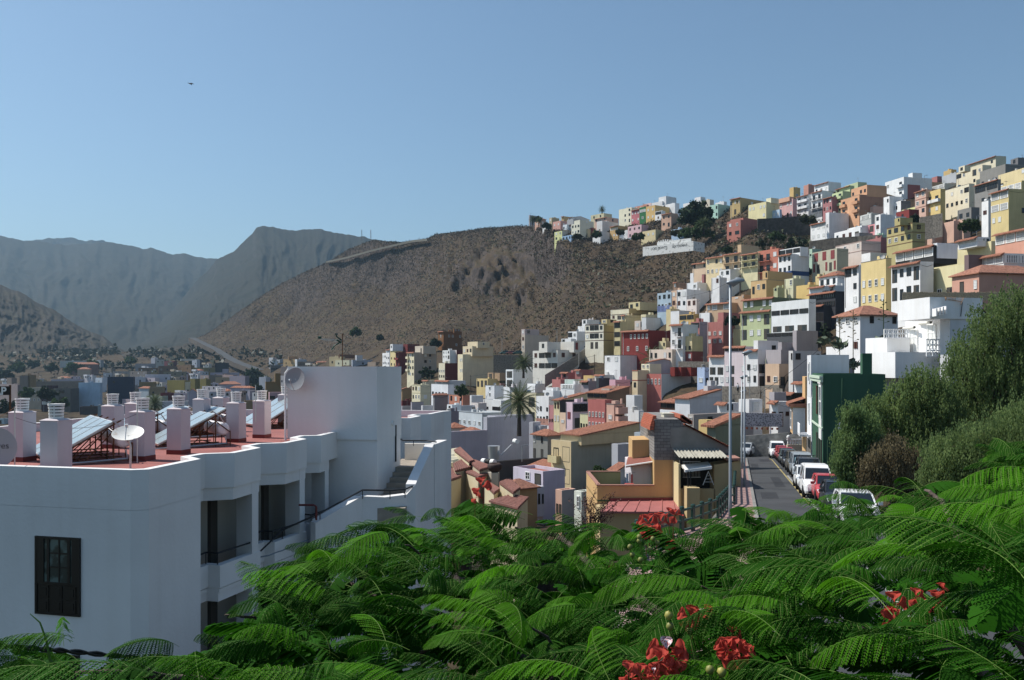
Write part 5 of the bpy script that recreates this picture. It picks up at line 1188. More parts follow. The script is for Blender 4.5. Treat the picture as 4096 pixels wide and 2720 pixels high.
# ---------------- street, kerb, pavement, fence, lamps, cars
def rz_(Y): return -(4.8+.057*Y)
def strip(mb,xl,xr,ys,dz,mi=0,side=None):
    for i in range(len(ys)-1):
        a,b2=ys[i],ys[i+1]; mb.add([(xl(a),a,rz_(a)+dz),(xr(a),a,rz_(a)+dz),(xr(b2),b2,rz_(b2)+dz),(xl(b2),b2,rz_(b2)+dz)],[(0,1,2,3)],mi)
def bend(Y): return 0 if Y<92 else -((Y-92)**2)*.05
KX=lambda Y:.92+.2656*Y+bend(Y); MX=lambda Y:4.0+.2607*Y+bend(Y); FX=lambda Y:(-.35+.2656*Y+bend(Y)) if Y>44 else float(np.interp(Y,[20,30,33,34.5,38,44],[2.5,4.3,6.1,7.2,9.07,11.1]))
ys=[8,14,20,26,32,38,44,50,56,62,68,74,80,86,92,96,100,104,108]
m=MB(); strip(m,KX,lambda Y:MX(Y)+2.6,ys,0); struct('road',m.mesh('road',ASP),'dark asphalt street falling away between fence and parked cars')
m=MB(); strip(m,FX,lambda Y:KX(Y)-.18,ys,.13); PAVE=mat('pink_paving','#a9837c',rough=.9,noise=.25,nscale=3,bump=.3,bscale=12)
bn=m.mesh('pavement',PAVE); nt=PAVE.node_tree; N=nt.nodes; L=nt.links; tc=N.new('ShaderNodeTexCoord'); bk=N.new('ShaderNodeTexBrick'); bk.inputs['Scale'].default_value=1; bk.inputs['Brick Width'].default_value=.4; bk.inputs['Row Height'].default_value=.4; bk.offset=0; bk.inputs['Mortar Size'].default_value=.012
bk.inputs['Color1'].default_value=hx('#ae8780'); bk.inputs['Color2'].default_value=hx('#a07a73'); bk.inputs['Mortar'].default_value=hx('#6d5853'); L.new(tc.outputs['Object'],bk.inputs['Vector']); L.new(bk.outputs['Color'],N['Principled BSDF'].inputs['Base Color'])
struct('pavement',bn,'pink tiled pavement beside the green railing')
m=MB()
for i in range(len(ys)-1):
    a,b2=ys[i],ys[i+1]
    vs=[(KX(q)+e,q,rz_(q)+z) for q in (a,b2) for e,z in ((-.18,-.05),(-.18,.14),(0,.14),(0,-.05))]; m.add(vs,[(1,2,6,5),(2,3,7,6),(0,1,5,4)])
struct('kerb',m.mesh('kerb',CONC),'grey kerb stones')
m=MB()
for i in range(len(ys)-1):
    a,b2=ys[i],ys[i+1]; m.add([(FX(q)+e,q,rz_(q)+z) for q in (a,b2) for e,z in ((0,.13),(-.25,.13),(-.25,-9))],[(0,3,4,1),(1,4,5,2)])
    m.add([(MX(q)+2.6+e,q,rz_(q)+z) for q in (a,b2) for e,z in ((0,0),(0,-2.5))],[(0,1,3,2)])
struct('street_embankment',m.mesh('street_embankment',STONE),'retaining wall carrying the street')
YEL=mat('yellow_line','#b5a255',rough=.8,noise=.4,nscale=3); WLN=mat('white_line','#c9c9c4',rough=.8,noise=.3,nscale=5)
m=MB(); yy=[a*1.0 for a in range(46,96,2)]; strip(m,lambda Y:MX(Y)-.02,lambda Y:MX(Y)+.1,yy,.004); struct('yellow_line',m.mesh('yellow_line',YEL))
m=MB()
for k in range(60):
    a=20+k*.8; strip(m,lambda Y:MX(Y)+.13,lambda Y:MX(Y)+.3,[a,a+.42],.004)
struct('dashed_line',m.mesh('dashed_line',WLN))
# railing
t=thing('street_railing','dark green railing of flat posts and round rails along the pavement edge','railing',(7,34,rz_(34)))
GRNR=mat('railing_green','#123f31',rough=.45,spec=.5); GRAIL=mat('rail_grey_green','#35594a',rough=.45)
pl=[]; Y=26.0
while Y<98:
    pl.append((FX(Y)+.12,Y)); Y+=1.15 if Y>34 else .85
o=Vector(t.location)
for i,(x,y) in enumerate(pl):
    m=MB(); z=rz_(y)+.13; d=Vector(pl[min(i+1,len(pl)-1)])-Vector(pl[max(i-1,0)]); an=math.atan2(d.y,d.x); M=Matrix.Translation(Vector((x,y,z))-o)@Matrix.Rotation(an,4,'Z'); m.box(-.13,.13,-.05,.05,-.3,1.02,0,M); m.lathe([(.001,1.09),(.08,1.07),(.1,1.02),(.1,.98)],tuple(Vector((x,y,z))-o),8); m.build('post',GRNR,t)
for h in (.92,.5,.12):
    m=MB(); m.tube([(x-o.x,y-o.y,rz_(y)+.13+h-o.z) for x,y in pl],.055,8); m.build('rail',GRAIL,t)
# lamps
LP_=mat('lamp_grey','#8e979e',rough=.4,metal=.3); LGL=mat('lamp_glass','#6f7c80',rough=.2)
def lamp(px,pyb,pyt,Y,lab,rb=.09,rt=.055,hl=.95,name='street_lamp'):
    base=at(px,pyb,Y); top=at(px,pyt,Y); h=top.z-base.z; t=thing(name,lab,'street lamp',tuple(base),0,'tall street lamps along the railing')
    m=MB(); m.tube([(0,0,-.3),(0,0,.9),(0,0,.95),(0,0,h)],[rb*1.15,rb*1.15,rb,rt],12); m.build('pole',LP_,t,True)
    m=MB(); 
    for (z,sc,mi) in ((0,1,0),):
        n=14; rings=[]
        pr=[(-.13,.2,.02),(-.06,.5,.06),(.0,.93,.1),(.05,1.0,.13),(.1,.9,.17),(.16,.5,.22),(.18,.1,.24)]
        vs=[]
        for dz,s,_ in pr:
            for k in range(20):
                a=2*math.pi*k/20; vs.append((.35*hl*.75+hl*.5*s*math.cos(a)*1.0, .17*s*math.sin(a), h+dz+.1+.05*math.cos(a)))
        fs=[(i*20+k,i*20+(k+1)%20,(i+1)*20+(k+1)%20,(i+1)*20+k) for i in range(6) for k in range(20)]; m.add(vs,fs+[tuple(range(19,-1,-1)),tuple(range(120,140))])
    m.tube([(0,0,h-.05),(.12,0,h+.05)],rt,8); m.build('lamp_head',LP_,t,True); return t
lamp(2921,2085,1140,36,'nearest tall grey street lamp rising from behind the green railing',.066,.05,.8)
lamp(2978,1955,1418,56,'second tall grey street lamp on the pavement',.07,.05,.72)
lamp(2967,1885,1513,74,'third street lamp seen just beside the second pole',.09,.055,.7)
lamp(2966,1850,1570,90,'fourth small street lamp deep along the street',.08,.05,.7)
# cars
TYRE=mat('tyre','#17171a',rough=.8); RIM=mat('wheel_rim','#9ea2a6',rough=.35,metal=.6); CGL=mat('car_glass','#1b2227',rough=.05,spec=.8); HLG=mat('headlight','#cdd3d6',rough=.1,spec=.8); PLT=mat('number_plate','#d9d9d4',rough=.5); BPL=mat('black_plastic','#202124',rough=.7); SUNS=mat('sunshade','#7fb4c9',rough=.5,noise=.5,nscale=6)
def carpaint(h,name):
    return mat(name,h,rough=.28,spec=.6,noise=.06,nscale=2)
CARK={}
def carmesh(kind):
    # profile (x along, z): front at -x ; body lower and upper (glass) outlines
    K={'hatch':(3.9,1.68,1.48,[(0,.45),(.02,.72),(.75,.92),(1.0,.98)],[(1.0,.98),(1.65,1.42),(2.0,1.48),(3.2,1.46),(3.75,1.0)]),
       'suv':(4.3,1.78,1.74,[(0,.55),(.03,.9),(.95,1.1),(1.15,1.14)],[(1.15,1.14),(1.75,1.66),(2.1,1.74),(4.0,1.70),(4.2,1.14)]),
       'van':(4.2,1.76,1.84,[(0,.5),(.03,.8),(.6,1.0),(.8,1.06)],[(.8,1.06),(1.5,1.68),(1.9,1.84),(4.0,1.84),(4.15,1.1)]),
       'estate':(4.2,1.68,1.45,[(0,.45),(.03,.7),(1.0,.9),(1.2,.95)],[(1.2,.95),(1.9,1.39),(2.2,1.45),(3.8,1.42),(4.1,.95)])}[kind]
    return K
def car(kind,hexc,loc,ang,lab,grp='cars parked nose first along the street',shade=False,rack=False):
    L,Wd,H,hood,cab=carmesh(kind); h=Wd/2; P=carpaint(hexc,'paint_car_'+hexc.strip('#'))
    t=thing('parked_car' if grp else 'car',lab,'car' if kind!='van' else 'van',loc,ang,grp)
    key=(kind,hexc)
    m=MB()
    # local: x = forward distance from nose backwards, y across ; sections
    secs=[]
    tail=cab[-1]
    xs=[0,.06,.3,.7,hood[2][0]+.05,hood[3][0],L*.5,L*.75,L-.25,L-.05,L]
    hz=lambda x: float(np.interp(x,[p[0] for p in hood]+[tail[0],L],[p[1] for p in hood]+[tail[1],tail[1]-.15]))
    wz=lambda x: h*float(np.interp(x,[0,.1,.5,1,L-.6,L],[.72,.86,.97,1,1,.88]))
    vs=[]
    for x in xs:
        w=wz(x); top=hz(x); lo=.24 if .2<x<L-.2 else .34
        ring=[(-w*.92,lo),(-w,.42),(-w,.68),(-w*.97,top-.08),(-w*.82,top),(w*.82,top),(w*.97,top-.08),(w,.68),(w,.42),(w*.92,lo)]
        vs+=[(x,y,z) for y,z in ring]
    n=10; fs=[(i*n+k,(i+1)*n+k,(i+1)*n+(k+1)%n,i*n+(k+1)%n) for i in range(len(xs)-1) for k in range(n)]; fs+=[tuple(range(n)),tuple(range((len(xs)-1)*n+n-1,(len(xs)-1)*n-1,-1))]
    m.add(vs,fs,0)
    # wheel arches as dark discs behind wheels
    for wx in (.78,L-.75):
        for s in (-1,1): m.lathe([(.001,0),(.37,0),(.37,-.12)],(wx,s*(h*1.004),.34),14,1,Matrix.Rotation(-s*math.pi/2,3,'X'))
    # roof
    c0,c1,c2,c3,c4=cab; rw=h*.74
    m.add([(c1[0],-rw,c1[1]),(c2[0],-rw*.98,c2[1]),(c3[0],-rw*.97,c3[1]),(c1[0],rw,c1[1]),(c2[0],rw*.98,c2[1]),(c3[0],rw*.97,c3[1]),(c1[0],-rw*1.04,c1[1]-.07),(c3[0]+.03,-rw*1.03,c3[1]-.08),(c1[0],rw*1.04,c1[1]-.07),(c3[0]+.03,rw*1.03,c3[1]-.08)],[(0,3,4,1),(1,4,5,2),(0,1,2,7,6),(3,8,9,5,4),(2,5,9,7),(0,6,8,3)],0)
    # pillars
    for s in (-1,1):
        y0,y1=s*h*.86,s*rw*1.03
        m.tube([(c0[0],y0,c0[1]-.03),(c1[0],y1,c1[1]-.04)],.045,5,0); m.tube([(L*.52,s*h*.93,c0[1]-.02),(L*.5,y1,H-.08)],.04,5,0); m.tube([(c4[0],y0,c4[1]-.02),(c3[0],y1,c3[1]-.05)],.07,5,0)
    # grille, bumper
    m.box(-.03,.05,-h*.5,h*.5,.5,.62,1); m.box(-.05,.05,-h*.7,h*.7,.3,.42,1); m.box(-.06,-.03,-.26,.26,.36,.46,2)
    m.build('body',[P,BPL,PLT],t,False)
    g=MB(); e=.02; q=[(c0[0]+.0,h*.85,c0[1]-.03),(c1[0]+e,rw*1.0,c1[1]-.03)]
    g.add([(c0[0],-h*.84,c0[1]-.02),(c0[0],h*.84,c0[1]-.02),(c1[0]+.02,rw,c1[1]-.02),(c1[0]+.02,-rw,c1[1]-.02)],[(0,1,2,3)],0)
    for s in (-1,1):
        g.add([(c0[0]+.1,s*h*.93,c0[1]-.04),(c4[0],s*h*.9,c4[1]-.04),(c3[0],s*rw*1.02,c3[1]-.08),(c1[0]+.05,s*rw*1.03,c1[1]-.06)],[(0,1,2,3) if s<0 else (3,2,1,0)],0)
    g.add([(c4[0]+.02,-h*.84,c4[1]-.02),(c4[0]+.02,h*.84,c4[1]-.02),(c3[0]+.02,rw,c3[1]-.06),(c3[0]+.02,-rw,c3[1]-.06)],[(3,2,1,0)],0)
    g.build('windscreen',CGL,t)
    if shade:
        g=MB(); g.add([(c0[0]-.02,-h*.7,c0[1]+.02),(c0[0]-.02,h*.7,c0[1]+.02),(c1[0]-.03,rw*.85,c1[1]-.08),(c1[0]-.03,-rw*.85,c1[1]-.08)],[(0,1,2,3)]); g.build('sunshade',SUNS,t)
    for s in (-1,1):
        g=MB(); hh=hood[1][1]; g.add([(-.005,s*h*.38,hh-.12),(.08,s*h*.84,hh-.14),(.28,s*h*.93,hh+.02),(.1,s*h*.45,hh+.04)],[(0,1,2,3) if s>0 else (3,2,1,0)],0); g.build('headlight',HLG,t)
        g=MB(); g.box(c0[0]+.15,c0[0]+.35,s*h*1.0 if s>0 else -h-.18,h+.18 if s>0 else -h,c0[1]-.02,c0[1]+.12,0); g.build('mirror',P,t)
    for wx in (.78,L-.75):
        for s in (-1,1):
            g=MB(); Mr=Matrix.Rotation(-s*math.pi/2,3,'X'); g.lathe([(.2,.0),(.31,.0),(.33,-.03),(.33,-.18),(.2,-.18)],(wx,s*(h+.01),.33),18,0,Mr); g.lathe([(.001,-.02),(.2,-.015)],(wx,s*(h+.01),.33),12,1,Mr)
            g.build('wheel',[TYRE,RIM],t,True)
    if rack:
        g=MB()
        for s in (-1,1): g.tube([(c2[0],s*.5,H),(c2[0]+.1,s*.5,H+.12),(c3[0]-.3,s*.5,H+.12),(c3[0]-.2,s*.5,H)],.02,5)
        g.tube([(c2[0]+.3,-.5,H+.12),(c2[0]+.3,.5,H+.12)],.02,5); g.build('roof_rack',IRON,t)
    return t
def park(Y,kind,hexc,lab,dx=.45,**k):
    an=math.atan2(1,.262); h=carmesh(kind)[1]/2; X=MX(Y)+dx+h
    t=car(kind,hexc,(X,Y,rz_(Y)+.005),an,lab,**k); t.rotation_euler=(0,math.atan(.057),an); return t
park(35.5,'hatch','#e3e5e6','white car half buried under the flame tree leaves'); park(41.2,'hatch','#2b3038','dark blue car with its roof just above the leaves'); park(46.0,'hatch','#c8202c','bright red hatchback beside the tall white van')
park(48.9,'van','#eceeef','tall white van right behind the bright red hatchback',dx=.0); park(54.2,'estate','#dfe3e4','small white car squeezed ahead of the tall white van',dx=.0); park(59.5,'suv','#3a3f48','dark grey off-roader with a roof rack',rack=True)
park(65.5,'van','#8f9aa3','silver van with a blue sunshade in its windscreen',shade=True); park(70.8,'suv','#5a574e','olive brown people carrier behind the silver van'); park(77.5,'hatch','#2a2e36','black hatchback behind the olive brown car')
park(82.3,'estate','#56625f','grey green car roof behind the black hatchback'); park(86.5,'hatch','#b01824','nearer of the two red cars at the far bend'); park(90.8,'hatch','#c01c2a','farther of the two red cars at the far bend'); park(94.6,'van','#eef0f0','small white van at the far bend',dx=.3)
p=at(3003,1812,98); car('hatch','#b4bcc2',(p.x-1.0,p.y,rz_(98)+.01),math.radians(60),'silver car coming round the far bend',grp=None)
# row of cars on the upper terrace road and the cliff road
for px,py,Y,h,l in [(2337,1399,312,'#8d9aa0','grey parked car at the top of the long staircase'),(2352,1397,311,'#3a4148','dark parked car on the terrace below the cream block'),(2372,1396,310,'#e8ebec','white parked car on the terrace below the cream block'),(2390,1394,309,'#c8ced2','silver parked car beside a white one on the terrace'),(2420,1391,306,'#e4e8ea','white parked car under the mustard flank'),(2470,1389,303,'#d8dde0','pale parked car by the glass bay house')]:
    p=at(px,py,Y); car('estate',h,tuple(p),math.radians(8),l,grp='cars parked on the terrace road')
for px,py,Y,h,l in [(1998,1417,335,'#3f6b66','teal car on the road above the grey wall'),(2022,1418,335,'#a33a38','red car on the road above the grey wall'),(2050,1417,335,'#2f5a50','green car on the road above the grey wall')]:
    p=at(px,py,Y); car('hatch',h,tuple(p),math.radians(5),l,grp='cars on the cliff road')
t=thing('cliff_road_wall','grey stone retaining wall under the road beside the tall tan tower','retaining wall',tuple(at(2030,1420,333))); m=MB(); m.box(-5.5,6,0,6,-11,0); m.build('masonry',STONE,t)
m=MB(); m.tube([(-5.5,0,.9),(6,0,.9)],.05,5); m.tube([(-5.5,0,.5),(6,0,.5)],.04,5); [m.tube([(-5.5+k*.8,0,0),(-5.5+k*.8,0,.9)],.04,4) for k in range(15)]; m.build('railing',GRNR,t)
# ---------------- houses on the street
def box3(px,py_t,py_b,Y,a,S_,T_,col,name,label,cat='house',D2=None):
    X=(px-CX)/F*Y; z1=-(py_t-CY)/F*Y; z0=-(py_b-CY)/F*Y; t=thing(name,label,cat,(X,Y,z0),math.pi/2-math.radians(a),None); body(t,S_,T_,-4,z1-z0,col); return t,z1-z0
def addbox(t,name,mt,*b): m=MB(); m.box(*b); return m.build(name,mt,t)
a=105
# dark green corner house
t,H=box3(3292,1496,1880,62,a,4.2,9.5,'#35624a','green_house','dark green corner house with white sash window and a fascia moulding')
for x0,x1,z0,z1,mt in [(0,1,0,0,None)]: pass
m=MB(); m.box(-.18,-.002,-.1,9.5,H-.6,H-.35); m.box(-.26,-.002,-.15,9.5,H-.35,H-.15); m.box(-.1,-.002,-.02,9.5,H*.42,H*.42+.14); m.build('moulding',mat('pale_green_trim','#b9cdb4'),t)
o=link(winmesh('f'),'window',t); o.scale=(2.0,1,2.6); o.location=(-.004,1.6,H*.52); o.rotation_euler=(0,0,-math.pi/2)
m=MB(); m.box(-.16,-.003,.5,2.7,H*.52+2.62,H*.52+2.85); m.box(-.08,-.003,.55,2.65,H*.52-1.5,H*.52); m.build('window_surround',WHITEF,t)
o=link(winmesh('n'),'window',t); o.scale=(.7,1,2.2); o.location=(-.004,4.6,H*.55); o.rotation_euler=(0,0,-math.pi/2)
for y in (1.2,3.0,4.8): o=link(winmesh('g'),'door',t); o.scale=(.8,1,2.3); o.location=(-.004,y,0.1); o.rotation_euler=(0,0,-math.pi/2)
m=MB(); m.box(1.0,1.5,-.12,-.002,H*.4,H*.4+.7); m.build('meter_box',WHITEF,t)
m=MB(); m.tube([(1.3,-.06,H-.3),(1.25,-.06,H*.55),(.3,-.06,H*.3),(.3,-.06,0)],.025,5); m.build('conduit',mat('green_conduit','#4a7a58'),t)
addbox(t,'upper_wall',wallm('#35624a'),2.75,3.4,.6,1.8,H-.5,H+1.5)
# white house beyond the green one
t,H=box3(3246,1590,1835,72,a,8,5,'#e4e6e9','white_house','white street house between the dark green and the ochre ones')
o=link(winmesh('w'),'window',t); o.scale=(1,1,1.8); o.location=(-.004,2.2,H*.55); o.rotation_euler=(0,0,-math.pi/2)
m=MB(); m.box(-.9,-.003,.6,3.6,H*.35,H*.36+.1); m.box(-.9,-.85,.6,3.6,H*.36,H*.36+1); m.build('balcony',wallm('#e4e6e9'),t); m=MB(); m.box(-.04,-.002,0,5,-1,H*.28); m.build('plinth',STONE,t)
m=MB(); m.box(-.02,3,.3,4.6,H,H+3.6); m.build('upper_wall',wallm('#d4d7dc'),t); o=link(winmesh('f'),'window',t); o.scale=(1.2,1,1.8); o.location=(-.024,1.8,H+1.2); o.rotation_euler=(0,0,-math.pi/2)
# ochre house
t,H=box3(3222,1740,1840,79,a,7,4.5,'#dca548','ochre_house','ochre yellow street house with a projecting upper balcony'); H0=H
m=MB(); m.box(-1.1,0,.2,4.2,H0,H0+2.6); m.build('balcony',wallm('#dca548'),t); m=MB(); m.box(-1.5,.1,-.1,4.6,H0+2.6,H0+2.9); m.add([(-1.5,-.1,H0+2.9),(.0,-.1,H0+3.4),(.0,4.6,H0+3.4),(-1.5,4.6,H0+2.9)],[(0,1,2,3)]); m.build('roof',TILEY,t)
o=link(winmesh('f'),'window',t); o.scale=(2.2,1,1.9); o.location=(-1.104,2.2,H0+.4); o.rotation_euler=(0,0,-math.pi/2)
m=MB(); m.box(-1.12,-.01,.15,.2,H0+.02,H0+2.5); m.build('side_window',SHUT,t)
addbox(t,'upper_wall',wallm('#dca548'),0,6,.4,4.2,H0,H0+5.4)
# rubble walls and plot at the far bend
t=thing('garden_wall','grey block retaining wall with terracotta pots at the street bend','wall',tuple(at(3050,1830,101))); m=MB(); m.prism([(-4.2,0),(2.2,-3),(2.6,-2.6),(-4,.6)],-.5,[2.4,3.2,3.2,2.4]); m.prism([(2.2,-3),(6.2,-6),(6.6,-5.6),(2.6,-2.6)],-.5,3.0); m.build('masonry',mat('block_wall','#8c8a84',rough=.95,noise=.4,nscale=2,bump=.6,bscale=3),t)
m=MB(); m.prism([(-2.8,2),(2.4,.2),(2.6,.4),(-2.6,2.2)],3.6,5.2); m.build('lattice',mat('lattice_block','#b0aab2',rough=.9,noise=.6,nscale=6,ramp=(.45,.5)),t)
for k in range(9): m=MB(); x=-2.6+k*.55; m.lathe([(.001,0),(.1,0),(.15,.25),(.13,.25)],(x,1.6-k*.18,3.25),10); m.build('flower_pot',mat('terracotta','#a3512f',rough=.9),t)
t=thing('balustrade_wall','white balustrade with ball finials by the ochre house','wall',tuple(at(3172,1790,92))); m=MB(); m.box(-.6,1.4,0,.3,-2,.3); m.build('wall',wallm('#d9c9a0'),t); m=MB(); [m.lathe([(.05,0),(.09,.15),(.05,.35),(.07,.5)],(-.5+k*.28,.15,.3),8) for k in range(7)]; m.box(-.6,1.4,.05,.25,.8,.9); m.lathe([(.001,.45),(.16,.35),(.2,.2),(.16,.06),(.001,0)],(-.45,.15,.9),12); m.lathe([(.001,.45),(.16,.35),(.2,.2),(.16,.06),(.001,0)],(1.2,.15,.9),12); m.build('balustrade',WHITEF,t,False)
# ---------------- big yellow house by the railing
ya=8  # nearly frontal; right wall normal faces the camera
D0=58.0
def yp(px,py,Y=D0): v=at(px,py,Y); return v
t=thing('yellow_house','large ochre yellow house with a bare block gable, walled terraces and a corrugated porch','house',tuple(yp(2615,2100)))
o=Vector(t.location)
def L3(px,py,Y=D0): return at(px,py,Y)-o
def slab(name,mt,x0,x1,ytop0,ytop1,ybot,Y,depth,side=0.0):
    # frontal wall from px x0..x1 with top pixel rows ytop0,ytop1 ; depth backwards; drifting left going back
    a_=L3(x0,ytop0,Y); b_=L3(x1,ytop1,Y); c_=L3(x1,ybot,Y); d_=L3(x0,ybot,Y); s=Vector((side,depth,0)); m=MB()
    m.add([a_,b_,c_,d_,a_+s,b_+s,c_+s,d_+s],[(3,2,1,0),(4,5,6,7),(0,1,5,4),(1,2,6,5),(3,7,6,2),(0,4,7,3)]); return m.build(name,mt,t)
OCH=wallm('#cf9a33'); OCH2=wallm('#c2a357'); BLOCK=mat('bare_block','#85817c',rough=.95,noise=.3,nscale=1.2,bump=.7,bscale=5)
nt=BLOCK.node_tree; N=nt.nodes; L_=nt.links; tcx=N.new('ShaderNodeTexCoord'); mp=N.new('ShaderNodeMapping'); mp.inputs['Rotation'].default_value=(math.pi/2,0,0); L_.new(tcx.outputs['Object'],mp.inputs[0]); bk=N.new('ShaderNodeTexBrick'); bk.inputs['Scale'].default_value=1; bk.inputs['Brick Width'].default_value=.45; bk.inputs['Row Height'].default_value=.21; bk.inputs['Mortar Size'].default_value=.012
bk.inputs['Color1'].default_value=hx('#8b8782'); bk.inputs['Color2'].default_value=hx('#76726e'); bk.inputs['Mortar'].default_value=hx('#4a4745'); L_.new(mp.outputs[0],bk.inputs['Vector']); L_.new(bk.outputs['Color'],N['Principled BSDF'].inputs['Base Color'])
REND=mat('grey_render','#98928a',rough=.95,noise=.3,nscale=.8,bump=.4)
# gable: tall left part then falling roof line to the right
a_=[L3(2617,1677),L3(2716,1677),L3(2745,1705),L3(2915,1788),L3(2915,1840),L3(2617,1840)]
def polyslab(name,mt,pts,depth,side=0):
    n=len(pts); s=Vector((side,depth,0)); m=MB(); m.add(pts+[p+s for p in pts],[tuple(range(n-1,-1,-1)),tuple(range(n,2*n))]+[(i,(i+1)%n,n+(i+1)%n,n+i) for i in range(n)]); return m.build(name,mt,t)
polyslab('gable_wall',BLOCK,a_,9,.4)
a2=[L3(2683,1713,D0-.02),L3(2745,1708,D0-.02),L3(2912,1790,D0-.02),L3(2912,1813,D0-.02),L3(2716,1813,D0-.02),L3(2690,1800,D0-.02),L3(2680,1770,D0-.02)]
polyslab('render_patch',REND,a2,.02)
# tiled edge following the falling roof
m=MB()
for i in range(26):
    f0=i/26; x=2738+(2918-2738)*f0; y=1698+(1790-1698)*f0; p=L3(x,y); m.lathe([(.07,0),(.07,9)],tuple(p+Vector((0,-.25,.02))),8,0,Matrix.Rotation(-math.pi/2,3,'X'))
a3=[L3(2738,1696),L3(2918,1787),L3(2918,1790),L3(2738,1700)]; s=Vector((.4,9,0)); m.add(a3+[p+s for p in a3],[(0,1,5,4),(3,2,1,0)]); m.build('roof',mat('tile_edge','#c05a2c',rough=.8,noise=.3,nscale=8),t)
m=MB(); 
for i in range(7):
    p=L3(2605+i*2,1705-i*6.5,D0-.1+i*.1); m.box(p.x-.12,p.x+.12,p.y-.2,p.y+4,p.z-.25,p.z+.06)
for i in range(8):
    p=L3(2716+i*5,1665+i*3.5,D0+.3); m.box(p.x,p.x+.25,p.y-.4,p.y+3.5,p.z-.12,p.z+.12)
m.build('ridge_tiles',mat('tile_edge','#c05a2c'),t)
m=MB(); p=L3(2656,1674,D0+2); m.box(p.x,p.x+.9,p.y,p.y+1.2,p.z-.1,p.z+.3); m.box(p.x-.05,p.x+.95,p.y-.05,p.y+1.25,p.z+.3,p.z+.36); m.build('water_tank',mat('tank_beige','#c8c2aa'),t)
slab('wall',OCH,2617,2716,1840,1840,2480,D0+.01,9,.4)
slab('terrace_wall',OCH,2389,2617.5,1943,1943,2480,D0+.02,.2)
# terrace side wall going back (lit) with coping, floor and rear wall
m=MB(); A=L3(2389,1941,D0); B_=A+Vector((-.1,7.2,0)); W_=Vector((.2,.05,0)); m.add([A,B_,B_+W_,A+W_,A-Vector((0,0,9)),B_-Vector((0,0,9)),B_+W_-Vector((0,0,9)),A+W_-Vector((0,0,9))],[(0,1,2,3)[::-1],(0,4,5,1),(2,6,7,3),(1,5,6,2),(0,3,7,4)]); m.build('side_wall',OCH,t)
COP=mat('pink_coping','#a5705c',rough=.8); m=MB(); up=Vector((0,0,.05)); m.add([A+up-W_*.2,B_+up-W_*.2,B_+up+W_*1.2,A+up+W_*1.2,A-W_*.2,B_-W_*.2,B_+W_*1.2,A+W_*1.2],[(0,3,2,1),(0,1,5,4),(2,3,7,6),(0,4,7,3)]); c0=L3(2386,1943,D0-.05); c1=L3(2617,1943,D0-.05); m.box(c0.x,c1.x,c0.y,c0.y+.3,c0.z,c0.z+.06)
m.box(B_.x,B_.x+2.6,B_.y-.1,B_.y+.2,B_.z+.02,B_.z+.08); m.build('coping',COP,t)
m=MB(); m.box(B_.x,B_.x+2.6,B_.y-.02,B_.y+.2,B_.z-2,B_.z); m.build('rear_wall',wallm('#a08a4a'),t)
m=MB(); m.prism([(A.x,A.y),(c1.x,A.y),(c1.x+.3,A.y+7),(B_.x,B_.y)],A.z-1.1,A.z-1.0); m.build('terrace_floor',mat('green_floor','#2f6b3a',rough=.8),t)
# upper ochre cube and lean-to room
slab('upper_wall',OCH,2529,2612,1760,1758,1860,D0+3,3.4,.2)
m=MB(); A=L3(2514,1757,D0+6); m.build if 0 else None
a_=[L3(2514,1755,D0+6.5),L3(2529,1760,D0+3),L3(2529,1830,D0+3),L3(2514,1835,D0+6.5)]; m=MB(); m.add(a_+[p+Vector((.2,0,0)) for p in a_],[(3,2,1,0),(4,5,6,7),(0,1,5,4)]); m.build('upper_side_wall',OCH,t)
slab('room_wall',wallm('#c9bfc6'),2526,2614,1858,1849,1942,D0+1.6,5,.2)
m=MB(); a_=[L3(2503,1864,D0+1.1),L3(2614,1846,D0+1.1),L3(2612,1815,D0+3.6),L3(2511,1829,D0+3.6)]; m.add(a_+[p-Vector((0,0,.12)) for p in a_],[(0,1,2,3),(7,6,5,4),(0,4,5,1),(0,3,7,4)]); m.build('lean_to_roof',mat('brick_tile','#9c5440',rough=.85,noise=.3,nscale=6,bump=.5),t)
m=MB(); a_=[L3(2503,1864,D0+1.05),L3(2614,1847,D0+1.05)]; m.tube(a_,.07,6); m.build('gutter',WHITEF,t)
# pink sheet roof below
m=MB(); a_=[L3(2400,2045,D0-3.5),L3(2722,2048,D0-3.5),L3(2718,2000,D0-.1),L3(2440,2004,D0-.1)]; m.add(a_+[p-Vector((0,0,.12)) for p in a_],[(0,1,2,3),(7,6,5,4),(0,4,5,1),(0,3,7,4),(1,5,6,2)],0)
for k in range(6):
    f=k/6+.1; p0=a_[0].lerp(a_[1],f); p1=a_[3].lerp(a_[2],f*.95+.02); m.tube([p0+Vector((0,0,.03)),p1+Vector((0,0,.03))],.035,5,0)
m.build('sheet_roof',mat('pink_sheet','#b5605a',rough=.6,noise=.15,nscale=1.5),t)
slab('low_wall',OCH2,2400,2722,2047,2049,2260,D0-3.2,3)
slab('red_flashing',mat('red_paint','#8a2e2c'),2440,2718,1994,1990,2004,D0-.12,.1)
